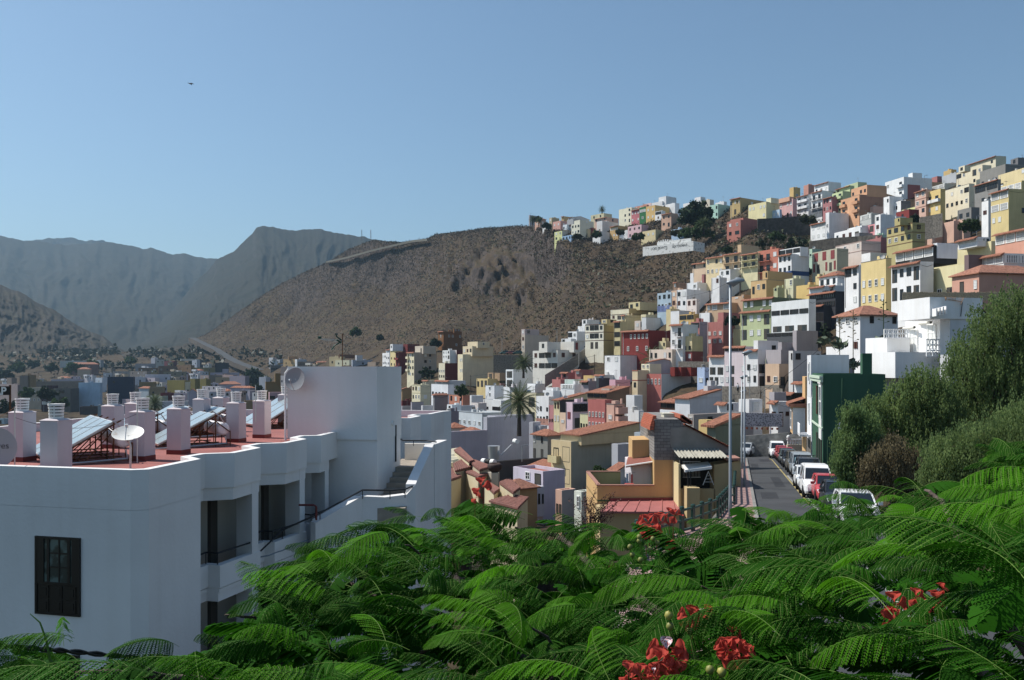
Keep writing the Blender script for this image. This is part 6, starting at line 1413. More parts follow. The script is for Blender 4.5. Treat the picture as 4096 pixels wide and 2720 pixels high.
# olive annex with corrugated porch and workshop clutter
slab('annex_wall',OCH2,2857,2963,1860,1842,2250,D0-2,6,.3)
slab('annex_low_wall',OCH2,2716,2860,1955,1955,2250,D0-2,.25); slab('annex_side',wallm('#d8c07a'),2714,2722,1855,1857,2250,D0-2.2,6,.1)
m=MB(); n=46
for i in range(n):
    f0=i/n; f1=(i+1)/n; z0=.06*math.sin(i*1.9); z1=.06*math.sin((i+1)*1.9)
    p0=L3(2717+(2916-2717)*f0,1830,D0-2.4)+Vector((0,0,z0)); p1=L3(2717+(2916-2717)*f1,1830,D0-2.4)+Vector((0,0,z1)); b0=p0+Vector((0,2.4,.32)); b1=p1+Vector((0,2.4,.32)); m.add([p0,p1,b1,b0],[(0,1,2,3)])
m.build('corrugated_roof',mat('fibre_cement','#a9a594',rough=.8,noise=.2,nscale=4),t)
slab('back_wall',mat('dark_render','#3a3531',rough=.9),2722,2914,1838,1838,1960,D0-.3,.2)
m=MB(); 
for x in list(range(2733,2802,6)): m.tube([L3(x,1848,D0-.6),L3(x,1908,D0-.6)],.012,4)
for y in (1846,1909): m.tube([L3(2731,y,D0-.6),L3(2802,y,D0-.6)],.03,4)
m.build('window_grille',WHITEF,t)
m=MB(); a_=[L3(2740,1880,D0-2.6),L3(2848,1866,D0-2.6)]; m.add([a_[0],a_[1],a_[1]+Vector((.1,1.6,.15)),a_[0]+Vector((.1,1.6,.15))]+[q-Vector((0,0,.16)) for q in a_]+[a_[1]+Vector((.1,1.6,0)),a_[0]+Vector((.1,1.6,0))],[(0,1,2,3),(0,4,5,1),(1,5,6,2),(4,7,6,5),(3,7,4,0)]); m.build('canopy',WHITEF,t)
m=MB(); m.tube([L3(2752,1885,D0-2.6),L3(2752,1950,D0-2.6)],.04,6); m.tube([L3(2762,1885,D0-2.6),L3(2762,1945,D0-2.6)],.04,6); m.build('post',IRON,t)
slab('parapet_end',OCH2,2748,2800,1952,1952,2250,D0-3.2,1.2)
slab('coping_annex',COP,2905,2963,1834,1832,1842,D0-2.2,6,.3)
tt=thing('folding_ladder','white step ladder leaning in the workshop porch','ladder',tuple(at(2812,1940,D0-2.2))); m=MB(); m.tube([(0,0,0),(.35,0,.9)],.025,4); m.tube([(.7,0,0),(.35,0,.9)],.025,4); [m.tube([(.1*k,0,.2*k),(.7-.1*k,0,.2*k)],.015,4) for k in range(1,4)]; m.build('frame',WHITEF,tt)
tt=thing('laundry','bright clothes hanging in the corner of the yellow terrace','laundry',tuple(at(2512,1915,D0+1.2))); m=MB(); m.box(-.12,.02,0,.05,-.35,.35,0); m.box(.05,.2,0,.05,-.3,.4,1); m.box(.2,.34,0,.05,-.4,.3,2); m.build('cloth',[mat('cloth_blue','#6fa3c4'),mat('cloth_white','#d9d9dd'),mat('cloth_red','#b04a4a')],tt); m=MB(); m.tube([(-.3,0,.4),(.5,0,.42)],.01,4); m.build('line',IRON,tt)
tt=thing('garden_table','red plastic table on the yellow terrace','table',tuple(at(2517,1937,D0+.8))); m=MB(); m.box(-.3,.3,-.2,.2,0,.05); [m.box(x,x+.04,-.15,-.11,-.4,0) for x in (-.28,.24)]; m.build('tabletop',mat('red_plastic','#b8382e'),tt)
# ---------------- modern white house above the pepper trees
D1=72.0
t=thing('white_terrace_house','modern white house with a deep roof fascia and cut-out block screens above the pepper trees','house',tuple(at(3580,1700,D1))); o=Vector(t.location)
WH=wallm('#eef1f3')
def Q(name,pts,mt=WH,thick=None,dirn=(0,1,0)):
    P=[at(*p)-o for p in pts]; s=Vector(dirn)*(thick or .2); n=len(P); m=MB(); m.add(P+[p+s for p in P],[tuple(range(n-1,-1,-1)),tuple(range(n,2*n))]+[(i,(i+1)%n,n+(i+1)%n,n+i) for i in range(n)]); return m.build(name,mt,t)
# fascia: lit face runs back-left (a~85), shaded face runs right
fc=at(3719,1190,66); fl=at(3591,1234,70.8) # corner, far end
zt=fc.z; 
def blk(name,cpx,ctop,cbot,Yc,lpx,rpx,mt=WH,a=78):
    Xc,Sx,T=solve(lpx,cpx,rpx,Yc,a); z1=-(ctop-CY)/F*Yc; z0=-(cbot-CY)/F*Yc; ar=math.radians(a)
    u=Vector((-math.cos(ar),math.sin(ar)))*T; v=Vector((math.sin(ar),math.cos(ar)))*Sx; c=Vector((Xc-o.x,Yc-o.y)); m=MB(); m.prism([tuple(c),tuple(c+v),tuple(c+u+v),tuple(c+u)],z0-o.z,z1-o.z); return m.build(name,mt,t),(Xc,Yc,ar,Sx,T,z0,z1)
blk('roof_fascia',3719,1188,1274,66,3591,3930)
ob,info=blk('wall',3760,1262,1600,69.5,3622,4000)
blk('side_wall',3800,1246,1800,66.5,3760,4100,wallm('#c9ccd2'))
blk('terrace_wall',3548,1349,1500,72,3462,3640)
blk('balcony',3581,1408,1512,68,3466,3790)
blk('lower_wall',3535,1500,1680,70,3482,3700,wallm('#dfe2ea'))
SCR=WH
def screen(x0,y0,x1,y1,Y,nx_,nz):
    m=MB(); a_=at(x0,y1,Y)-o; b_=at(x1,y0,Y)-o; w=(b_.x-a_.x)/nx_; h=(b_.z-a_.z)/nz
    for i in range(nx_+1): m.box(a_.x+i*w-.03,a_.x+i*w+.03,a_.y,a_.y+.12,a_.z,b_.z)
    for j in range(nz+1): m.box(a_.x,b_.x,a_.y+.002,a_.y+.118,a_.z+j*h-.03,a_.z+j*h+.03)
    for i in range(nx_):
        for j in range(nz):
            cx=a_.x+(i+.5)*w; cz=a_.z+(j+.5)*h
            for sx_,sz in ((1,1),(1,-1),(-1,1),(-1,-1)):
                pts=[(cx+sx_*w*.5*(1-math.cos(q)),a_.y+.06,cz+sz*h*.5*math.sin(q)) for q in (0,.5,1,1.57)]; m.tube(pts,.03,4)
    m.build('block_screen',WH,t)
screen(3538,1317,3630,1352,71.5,5,2); screen(3708,1357,3782,1425,67.9,3,3)
m=MB()
for i in range(4): p=at(3722+i*13,1262-i*3,66.2)-o; m.box(p.x,p.x+.09,p.y-.9,p.y+1,p.z-.1,p.z+.5)
m.build('pergola_beam',WH,t)
for x,y in ((3657,1345),(3730,1330)): 
    p=at(x,y+60,69.3)-o; mm=link(winmesh('w'),'window',t); mm.scale=(1.0,1,1.9); Xc,Yc,ar,Sx,T,z0,z1=info; kk=(x-CX)/F; tt_=(Xc-kk*Yc)/(math.cos(ar)+kk*math.sin(ar)); mm.location=(Xc-o.x-math.cos(ar)*tt_-.01,Yc-o.y+math.sin(ar)*tt_,p.z); mm.rotation_euler=(0,0,math.pi/2-ar-math.pi/2)
for x,y in ((3650,1305),(3715,1290)):
    kk=(x-CX)/F; tt_=(Xc-kk*Yc)/(math.cos(ar)+kk*math.sin(ar)); m=MB(); px_,py_=Xc-o.x-math.cos(ar)*tt_,Yc-o.y+math.sin(ar)*tt_; z=-(y-CY)/F*70-o.z; m.lathe([(.12,0),(.12,2)],(px_-.3,py_-1,z),8,0,Matrix.Rotation(-math.pi/2,3,'X')); m.build('rolled_awning',mat('awning_cream','#d8d4c6'),t)
# yagi antenna
tt=thing('tv_antenna','orange tipped television antenna on the white fascia roof','antenna',tuple(at(3843,1245,66.5))); m=MB(); m.tube([(0,0,-.4),(.12,0,.7)],.03,5); m.build('pole',IRON,tt); OR=mat('orange_plastic','#c9862e',rough=.5)
m=MB(); m.tube([(.1,0,.75),(-1.3,-.2,.95)],.02,4); [m.tube([(-1.3+k*.12,-.2+k*.02,.78),(-1.3+k*.12,-.2+k*.02,1.12)],.012,4) for k in range(8)]; [m.tube([(-.1+.05*k,-.3,.55+.12*k),(.05+.05*k,.35,.55+.12*k)],.02,4) for k in range(5)]; m.lathe([(.12,0),(.14,.04),(.12,.08)],(-1.35,-.2,.95),10,0,Matrix.Rotation(math.pi/2,3,'Y')); m.build('element',OR,tt)
# reed fence
tt=thing('reed_fence','brown reed screen fence behind the white fascia roof','fence',tuple(at(3610,1195,80))); m=MB()
for i in range(230):
    x=i*.055; h=.62+random.uniform(-.05,.05); m.box(x,x+.045,random.uniform(-.01,.01),.03,-.15,h)
m.build('reeds',mat('reed','#dccdae',rough=.95,noise=.5,nscale=12,trans=.5),tt)
# lamps in town
def tlamp(px,pyb,pyt,Y,lab,side=1):
    a_=at(px,pyb,Y); h=at(px,pyt,Y).z-a_.z; q=thing('lamp_post',lab,'street lamp',tuple(a_),0,'small street lamps in the town'); m=MB(); m.tube([(0,0,-1),(0,0,h)],.07,5); m.build('pole',LP_,q); m=MB(); m.tube([(0,0,h),(side*.9,0,h+.1)],.05,4); m.box(side*.5 if side>0 else -1.1,1.1 if side>0 else -.5,-.12,.12,h+.02,h+.16); m.build('lamp_head',LP_,q)
for a_ in [(2200,1690,1628,205,'thin lamp post beside the narrow rose red house'),(2420,1710,1624,190,'lamp post in front of the tomato red house',-1),(2735,1650,1606,160,'lamp post at the laundry veranda',-1),(2999,1570,1478,170,'lamp post with a long arm in front of the white two storey house'),(3060,1640,1558,150,'lamp post near the stone wall below the peach entrance house'),(2228,1379,1318,330,'lamp post on the slope beside the tall tan tower',-1),(2008,1415,1354,336,'lamp post on the cliff road'),(2925,870,793,370,'lamp post by the mustard garage house'),(3748,900,868,255,'lamp post above the olive green block'),(3907,960,864,240,'lamp post by the grey brick house'),(3698,720,702,310,'twin headed lamp against the sky by the white apartment house'),(2088,1822,1783,140,'lamp post on the flat walled roof'),(175,1638,1600,420,'white lamp post in front of the dark red office block')]: tlamp(*a_)
# person in white
def person(px,pyb,Y,lab,shirt='#e6e6ea',trs='#2c3038'):
    a_=at(px,pyb,Y); q=thing('person',lab,'person',tuple(a_)); 
    me=bpy.data.meshes.new('body'); vs=[(0,0,.95),(0,0,1.2),(0,0,1.42),(0,0,1.52),(0,0,1.66),(.09,0,.9),(.11,.02,.5),(.11,.0,.06),(.11,-.1,.03),(-.09,0,.9),(-.1,-.02,.5),(-.1,0,.06),(-.1,-.1,.03),(.2,0,1.4),(.25,.02,1.12),(.24,-.08,.88),(-.2,0,1.4),(-.25,.02,1.12),(-.24,-.08,.88)]
    es=[(0,1),(1,2),(2,3),(3,4),(0,5),(5,6),(6,7),(7,8),(0,9),(9,10),(10,11),(11,12),(2,13),(13,14),(14,15),(2,16),(16,17),(17,18)]
    me.from_pydata(vs,es,[]); ob=link(me,'body',q); sk_=ob.modifiers.new('s','SKIN'); sl_=me.skin_vertices[0] if me.skin_vertices else None
    if sl_ is None:
        import bmesh; bm=bmesh.new(); bm.from_mesh(me); lay=bm.verts.layers.skin.verify(); bm.to_mesh(me); bm.free(); sl_=me.skin_vertices[0]
    R_=[.15,.14,.15,.06,.1,.1,.07,.045,.04,.1,.07,.045,.04,.06,.045,.035,.06,.045,.035]
    for i,r in enumerate(R_): sl_.data[i].radius=(r,r*.8); sl_.data[i].use_root=(i==0)
    ob.modifiers.new('u','SUBSURF').levels=1; me.materials.append(mat('skin','#8a5c44'))
    m=MB(); m.lathe([(.17,.85),(.19,1.1),(.2,1.35),(.1,1.47)],(0,0,0),14); m.tube([(.19,0,1.4),(.26,.02,1.15)],.075,8); m.tube([(-.19,0,1.4),(-.26,.02,1.15)],.075,8); m.build('shirt',mat('shirt','#e6e6ea'),q,True)
    m=MB(); m.tube([(.09,0,.92),(.11,.02,.5),(.11,0,.1)],[.12,.09,.08],10); m.tube([(-.09,0,.92),(-.1,-.02,.5),(-.1,0,.1)],[.12,.09,.08],10); m.build('trousers',mat('trousers',trs),q,True)
    m=MB(); m.lathe([(.001,1.8),(.07,1.79),(.105,1.72),(.1,1.64)],(0,.01,0),12); m.build('hair',mat('hair','#1c1613'),q,True)
person(2951,1566,176,'person in a white shirt standing by the steps of the lilac pink house')
# long staircase and other walls on the slope
def wallobj(name,label,pts,h,mt,cat='wall',t_=.5,below=6):
    q=thing(name,label,cat,tuple(at(*pts[0]))); o_=Vector(q.location); m=MB(); P=[at(*p)-o_ for p in pts]
    for i in range(len(P)-1):
        a_,b_=P[i],P[i+1]; n=Vector((0,t_,0)); m.add([a_+Vector((0,0,-below)),b_+Vector((0,0,-below)),b_+Vector((0,0,h)),a_+Vector((0,0,h)),a_+n+Vector((0,0,-below)),b_+n+Vector((0,0,-below)),b_+n+Vector((0,0,h)),a_+n+Vector((0,0,h))],[(0,1,2,3),(7,6,5,4),(3,2,6,7),(0,3,7,4),(1,5,6,2)])
    m.build('masonry',mt,q); return q
DSTONE=mat('dark_stone','#5b564f',rough=.95,noise=.5,nscale=.9,bump=1,bscale=2)
wallobj('terrace_retaining_wall','dark stone retaining wall below the parked cars',[(2330,1402,311),(2390,1404,306),(2440,1402,303),(2490,1398,300)],.3,DSTONE,below=12)
q=wallobj('long_staircase','long grey staircase climbing beside the stone wall',[(2180,1512,268),(2235,1478,278),(2300,1435,292),(2345,1400,305)],1.0,CONC,'staircase',1.6,3)
wallobj('rubble_wall','rubble wall under the yellow and red narrow houses',[(2715,1445,214),(2800,1446,208),(2840,1447,205)],0,STONE,below=14)
wallobj('stone_footing','stone footing below the white and lilac pink houses',[(2850,1545,185),(2900,1545,180),(2980,1547,174),(3060,1545,168),(3130,1555,160)],0,STONE,below=10)
wallobj('cliff_path_wall','long dark stone wall under the long low white house',[(3240,965,297),(3330,952,290),(3430,945,283),(3530,938,272)],0,DSTONE,below=5)
wallobj('ridge_wall','stone wall under the butter yellow and dusty pink houses',[(3030,875,352),(3110,872,352),(3180,866,352),(3240,862,350)],0,DSTONE,below=8)
wallobj('white_rubble_wall','white splashed rubble wall under the golden yellow house',[(3680,870,258),(3730,860,255),(3770,852,252)],0,STONE,below=7)
# painted wall with lettering on the slope
q=thing('graffiti_wall','long white wall with hand painted lettering on the bare slope','wall',tuple(at(2571,1011,352))); m=MB(); dv=(at(2770,1001,335)-at(2571,1011,352)); dv.z=0; L0=dv.length; an=math.atan2(dv.y,dv.x)
m.box(0,L0,0,.5,-1.5,2.35); m.box(L0*.28,L0*.95,.6,1.1,2.0,3.7); m.box(L0,L0+.4,0,8,-1.5,2.3)
for k in range(7): m.box(L0*.3+k*1.1,L0*.3+k*1.1+.5,.6,1,3.7,3.7+random.uniform(.3,.8))
m.build('masonry',mat('whitewash','#dcdcd8',rough=.9,noise=.35,nscale=.9,col2='#8d8b86',ramp=(.34,.44)),q); q.rotation_euler=(0,0,an)
for s_,x_,z_ in (('LOES POINTS',L0*.17,.7),('SEXTREMAS',L0*.6,.6)): text(s_,1.35,q,(x_,-.03,z_),(math.pi/2,0,0),BLK,.01)
# utility masts on the far crest
for px,l in ((1447,'slender radio mast on the hill crest'),(1483,'red and white radio mast on the hill crest')):
    d=at(px,952,930); q=thing('radio_mast',l,'radio mast',tuple(d)); m=MB()
    for sx_ in (-.5,.5): m.tube([(sx_,0,-2),(sx_*.4,0,9)],.16,4)
    for k in range(8): m.tube([(-.5,0,k),(.5,0,k+1)],.1,3)
    m.build('lattice',mat('mast_red','#8a4a46') if px>1460 else CONC,q)
m=MB(); m.tube([(-.35,0,.12),(-.12,0,.02),(0,0,0),(.12,0,.05),(.35,0,-.05)],[.01,.05,.07,.05,.01],5); m.tube([(0,-.18,0),(0,.2,0)],[.03,.07],5); bo=m.build('bird',BLK); bo.location=tuple(at(763,335,90)); tag(bo,'tiny dark bird gliding high in the empty sky','bird')

# terraced villa with brown pantile planes
t=thing('pantile_villa','cream villa of stepped terraces under several sloping brown pantile roofs','house',tuple(atz(1850,2100,-17))); o=Vector(t.location)
ic=lambda x,y,D:at(1700+x/3.373,1600+y/3.373,D)-o
for k,q in enumerate([[(390,690,108),(480,650,112),(668,832,99),(598,850,96)],[(375,880,98),(540,795,104),(668,905,97),(405,975,93)],[(255,945,97),(350,905,101),(495,1045,93),(345,1095,89)],[(600,850,98),(680,825,102),(915,910,96),(735,960,91)],[(515,970,96),(670,935,99),(862,1015,93),(720,1055,88.5)],[(790,1130,89),(880,1130,92),(1020,1215,88),(930,1275,84)],[(860,1380,80),(1180,1290,86),(1400,1330,84),(1250,1480,76)],[(1000,1130,87),(1150,1075,92),(1290,1200,88),(1190,1270,83)]]):
    P=[ic(*v) for v in q]; m=MB(); n=4; up=Vector((0,0,.18)); m.add([p+up for p in P]+P,[(0,1,2,3) if (P[1]-P[0]).cross(P[2]-P[0]).z>0 else (3,2,1,0),(4,5,6,7)]+[(i,(i+1)%4,4+(i+1)%4,4+i) for i in range(4)]);
    for i in range(1,9):
        f=i/9; a_=P[0].lerp(P[1],f)+up; b_=P[3].lerp(P[2],f)+up; m.tube([a_,b_],.07,5)
    m.build('roof',mat('brown_pantile','#8d5546',rough=.85,noise=.35,nscale=3,bump=.4),t)
    c_=sum(P,Vector())/4; W_=[c_.lerp(p,.93)-Vector((0,0,.1)) for p in P]; m=MB(); B=[Vector((p.x,p.y,-o.z-22)) for p in W_]; m.add(W_+B,[(i,(i+1)%4,4+(i+1)%4,4+i) for i in range(4)]); m.build('wall',wallm('#d2bf8c' if k!=3 else '#bba982'),t)
for q in ([(255,750,112),(425,715,110),(470,640,114),(310,668,118)],[(255,838,105),(535,768,104),(255,762,108)],[(255,880,100),(378,838,102),(255,835,103)],[(255,925,98),(355,880,99),(255,880,100)]):
    P=[ic(*v) for v in q]; m=MB()
    for i in range(len(P)-1):
        a_,b_=P[i],P[i+1]; m.add([a_,b_,b_+Vector((0,.3,0)),a_+Vector((0,.3,0)),a_-Vector((0,0,1.0)),b_-Vector((0,0,1.0)),b_+Vector((0,.3,-1.0)),a_+Vector((0,.3,-1.0))],[(0,1,2,3),(0,4,5,1),(2,6,7,3),(1,5,6,2),(0,3,7,4)])
    m.build('parapet',wallm('#e3d8b4'),t)
P=[ic(895,985,91),ic(985,985,91)]; m=MB(); m.box(P[0].x,P[1].x,P[0].y,P[0].y+1.2,P[0].z-6,P[0].z); m.build('chimney',wallm('#c2b79a'),t)
m=MB(); m.lathe([(.001,0),(.35,0),(.75,.35),(.8,.8),(.55,1.0),(.5,.9)],tuple((P[0]+P[1])/2+Vector((0,.6,0))),12); m.build('clay_pot',mat('dark_clay','#3b2620',rough=.7),t,True)
t=thing('twin_boiler','pair of white and black boiler cylinders on a low roof above the pantile villa','solar water heater',tuple(at(1930,1845,118))); m=MB()
for k in range(3): m.tube([(k*.62,-k*.5,0),(k*.62+.45,-k*.5-.4,0)],.42,14,k%2)
m.build('tank',[WHITEF,BLK],t)
t=thing('roof_boiler','white boiler with a tilted panel on the white roof by the huge party wall','solar water heater',tuple(at(2035,1815,150))); m=MB(); m.tube([(1.0,.6,2.2),(1.5,-.6,2.2)],.42,14); m.build('tank',WHITEF,t); m=MB(); m.box(-2,.6,-.8,.8,-.1,0,0,Matrix.Translation((0,0,1.2))@Matrix.Rotation(math.radians(-45),4,'Y')); m.lathe([(.9,-1),(1.1,1.4),(.001,1.4)],(-2.6,0,0),14); m.build('panel',ALU,t)

WOOD=mat('pole_wood','#5a4a3a',rough=.9)
def upole(px,pyb,pyt,Y,lab):
    a_=at(px,pyb,Y); h=at(px,pyt,Y).z-a_.z; q=thing('utility_pole',lab,'utility pole',tuple(a_),0,'wooden utility poles'); m=MB(); m.tube([(0,0,-1),(0,0,h)],[.14,.09],6); m.tube([(-.5,0,h-.4),(.5,0,h-.4)],.05,4); m.build('pole',WOOD,q); return a_+Vector((0,0,h-.4))
pw=[upole(3043,1712,1562,142,'brown wooden pole beside the rubble wall near the bend'),upole(2839,1218,1160,262,'dark pole behind the stone sheds near the street lamp'),upole(2960,1165,1100,250,'thin dark pole on the rocky patch right of the street lamp'),upole(3287,1435,1380,150,'wooden pole by the yellow flowering agave'),upole(2378,1500,1418,268,'thin brown pole on the stone bank above the mid valley roofs'),upole(1883,1575,1500,300,'dark pole in front of the lemon yellow house'),upole(2900,1700,1655,120,'short pole left of the lamp posts')]
for i,(a_,b_,l) in enumerate([(pw[0],at(2700,1560,200),'overhead cable from the bend pole toward the long lilac wall'),(pw[1],at(2700,1190,290),'overhead cable from the dark pole to the tan house'),(pw[2],pw[1],'overhead cable between the two dark poles'),(pw[3],pw[0],'overhead cable between the agave pole and the bend pole'),(at(3195,1032,270),at(3400,1010,250),'overhead cable across the big white flank'),(pw[0],at(3300,1640,70),'overhead cable from the bend pole to the dark green house'),(pw[5],pw[4],'overhead cable across the mid valley roofs')]): wire(sag(a_,b_,(a_-b_).length*.012),.035,l)

PATCH=mat('tar_patch','#33353a',rough=.9,noise=.3,nscale=3); m=MB()
for a_,b_,f0,f1 in ((49,53,.15,.5),(57,66,.55,.8),(70,71.2,0,1),(78,84,.1,.35),(60,60.6,0,1),(88,93,.5,.9)):
    g=lambda Y,f:KX(Y)*(1-f)+MX(Y)*f; m.add([(g(a_,f0),a_,rz_(a_)+.004),(g(a_,f1),a_,rz_(a_)+.004),(g(b_,f1),b_,rz_(b_)+.004),(g(b_,f0),b_,rz_(b_)+.004)],[(0,1,2,3)])
struct('road_patch',m.mesh('road_patch',PATCH),'dark tar patches on the street')
# ---------------- vegetation
def leafmat(name,h,tr=.35,ns=1.5,c2=None):
    return mat(name,h,rough=.6,spec=.25,trans=tr,noise=.5,nscale=ns,col2=c2,ramp=(.35,.65))
BARK=mat('bark','#4e4238',rough=.95,noise=.5,nscale=6,bump=.6,bscale=14)
G_PEP=leafmat('pepper_leaf','#86a04e',.6,.9,'#5f7a38'); G_DRY=leafmat('dry_leaf','#938559',.4,1.2,'#6a5e3c'); G_DARK=leafmat('dark_leaf','#2f4a26',.2,.3,'#1a2c16'); G_MID=leafmat('mid_leaf','#4d6a2f',.3,.4,'#2c4220'); G_PALM=leafmat('palm_leaf','#5a6b36',.3,.6,'#3a4826')
def blobtree(name,label,blobs,D,mt,n,size,base,cat='tree',strand=False,grp=None,thick=None,trunk=True,asp=.5):
    """blobs: (ovx,ovy,r) pixels of the 2361-wide view at distance D"""
    c0=at(base[0]*OV,base[1]*OV,D); t=thing(name,label,cat,tuple(c0),0,grp); px=D/(F/OV)
    o=Vector(c0); cs=[]; rs=[]
    for bx,by,r,*e in blobs:
        dd=e[0] if e else 0; c=at(bx*OV,by*OV,D+dd)-o; cs.append(c); rs.append(r*px)
    tot=sum(r**2 for r in rs); P=[]
    for c,r in zip(cs,rs):
        k=int(n*r*r/tot); 
        ncl=max(12,int(k/60)); cl=rng.normal(size=(ncl,3)); cl/=np.linalg.norm(cl,axis=1)[:,None]; cl*=(.45+.6*rng.random(ncl)**.7)[:,None]*r; cl[:,2]*=.85
        idx=rng.integers(0,ncl,k); q=cl[idx]+rng.normal(size=(k,3))*r*.13
        if strand:
            L=rng.random(ncl)*.9+.3; nst=6; so=rng.normal(size=(ncl,nst,3))*r*.16; si=rng.integers(0,nst,k); u=rng.random(k)
            q=cl[idx]+so[idx,si]+rng.normal(size=(k,3))*.035; q[:,2]-=u*L[idx]; q[:,:2]*=(1+.03*u)[:,None]
        P.append(q+np.array(c))
    P=np.concatenate(P); V,Qd=leafquads(P,size,aspect=1.0,droop=.75 if strand else None)
    if not strand: pass
    o_=link(npmesh('crown',V,Qd,mt),'crown',t)
    m=MB()
    if trunk:
        cc=sum(cs,Vector())/len(cs); tr=max(rs)*.09
        low=Vector((0,0,-1)); mid=Vector((cc.x*.3,cc.y*.3,min(c.z for c in cs)*.5+.0)); m.tube([low,mid*.5,mid],[tr*1.3,tr,tr*.8],8)
        for c in cs:
            a=mid.lerp(c,.5)+Vector((random.uniform(-.2,.2),0,.15))*max(rs)*.4; m.tube([mid,a,c],[tr*.7,tr*.45,tr*.12],6)
            for k in range(4): d=Vector((random.uniform(-1,1),random.uniform(-1,1),random.uniform(-.3,1))).normalized()*max(rs)*.5; m.tube([a.lerp(c,.5),c*1.0+d*.4,c+d],[tr*.3,tr*.18,tr*.05],4)
        m.build('trunk',BARK,t)
    return t
blobtree('pepper_tree','tallest weeping pepper tree hiding the flank of the modern white house',[(2350,690,55),(2290,740,62),(2250,800,60),(2340,790,80),(2230,860,60),(2300,880,85),(2370,880,80),(2200,930,60),(2260,980,80),(2350,990,95),(2300,1060,80),(2370,1080,80),(2400,760,70),(2230,1070,60),(2170,1080,50,-2),(2290,1110,55,-3),(2350,1130,60,-4),(2230,1120,45,-4),(2160,1110,35,-4)],46,G_PEP,125000,.062,(2320,1120),strand=True)
blobtree('pepper_tree','lower weeping pepper tree spreading under the white balcony',[(2080,905,38),(2130,880,45),(2170,920,50),(2060,950,40),(2110,980,60),(2170,1010,60),(2010,935,32),(2200,1040,50),(2110,1050,45,-1),(2140,1085,40,-2),(2090,1095,30,-2)],44,G_PEP,60000,.06,(2120,1110),strand=True)
blobtree('pepper_tree','small weeping pepper tree hanging over the parked cars',[(1960,945,26),(1985,970,38),(1955,1005,30),(1950,1050,30),(2000,1020,35),(1960,1085,26)],42,leafmat('pepper_leaf_b','#80a052',.6,.9,'#58783a'),26000,.058,(1975,1110),strand=True)
blobtree('tamarisk_bush','olive brown feathery bush between the pepper trees',[(2025,1045,35),(2060,1030,38),(2045,1075,38),(2095,1060,36),(2000,1075,26)],41,G_DRY,26000,.05,(2050,1105),'bush',strand=True)
blobtree('round_tree','big round dark tree crowning the ridge beside the mint green house',[(1605,492,27),(1587,497,20),(1622,497,20),(1605,482,22),(1580,505,14),(1632,505,13)],395,G_DARK,9000,.75,(1605,520))
blobtree('garden_tree','dark green garden trees below the round tree',[(1600,533,18),(1625,528,18),(1580,540,14),(1640,538,10)],370,G_MID,4500,.6,(1605,550),'shrub')
blobtree('round_bush','round green bush between lilac and orange houses mid valley',[(1064,898,13),(1058,903,10),(1072,903,9)],262,G_MID,2200,.35,(1064,914),'bush')
blobtree('street_tree','leafy tree behind the yellow terrace in front of the sage green wall',[(1380,1090,15),(1368,1096,12),(1394,1096,13),(1378,1082,10)],88,G_MID,5000,.13,(1380,1108))
blobtree('dark_shrub','dark green shrub beside the clothes line high on the hill',[(3860/OV,905/OV,13),(3885/OV,900/OV,15),(3905/OV,908/OV,9)],225,G_MID,3200,.3,(3885/OV,925/OV),'shrub')
blobtree('roadside_tree','large dense tree by the valley road, nearest the rear chimneys',[(585,868,18),(598,874,16),(577,878,14)],700,G_DARK,3200,1.3,(588,895),grp='trees in the valley')
blobtree('roadside_tree','lower dense tree by the valley road beside the mauve gable',[(590,896,14),(597,905,13)],560,G_DARK,2200,1.0,(592,916),grp='trees in the valley')
for i,(x,y,r,D_,l) in enumerate([(612,878,9,650,'pale green palm like tree by the valley road'),(108,905,16,440,'dark tree left of the navy block'),(135,930,15,400,'dark tree in the vacant plot'),(20,935,22,380,'big dark tree at the edge of the valley town'),(60,905,12,470,'tree in front of the tan hall'),(118,848,10,880,'tree beside the school roof'),(165,848,12,870,'wide tree in front of the school'),(180,845,9,900,'tree behind the sandy tiled house'),(210,838,10,930,'tree at the warehouse end'),(75,838,9,960,'tree group at the valley foot'),(40,845,12,900,'dark tree below the terraced spur'),(8,862,14,800,'dark clump at the field corner'),(300,830,8,960,'tree behind the white block'),(440,822,8,950,'lone tree under the highway'),(820,765,9,640,'dark tree behind the golden yellow houses'),(1375,795,5,640,'lone bush on the slope behind the aerial mast'),(650,745,4,1100,'small lone tree on the far slope'),(1004,790,9,470,'tree left of the ochre brown house'),(905,880,10,430,'shrub beside the cream apartment house')]):
    if x==1375: x,y=876,778
    blobtree('valley_tree',l,[(x,y,r),(x+r*.8,y+r*.2,r*.7),(x-r*.7,y+r*.25,r*.6)],D_,G_DARK if i%2 else G_MID,900,D_*.0022,(x,y+r*1.1),grp='trees in the valley',trunk=True)
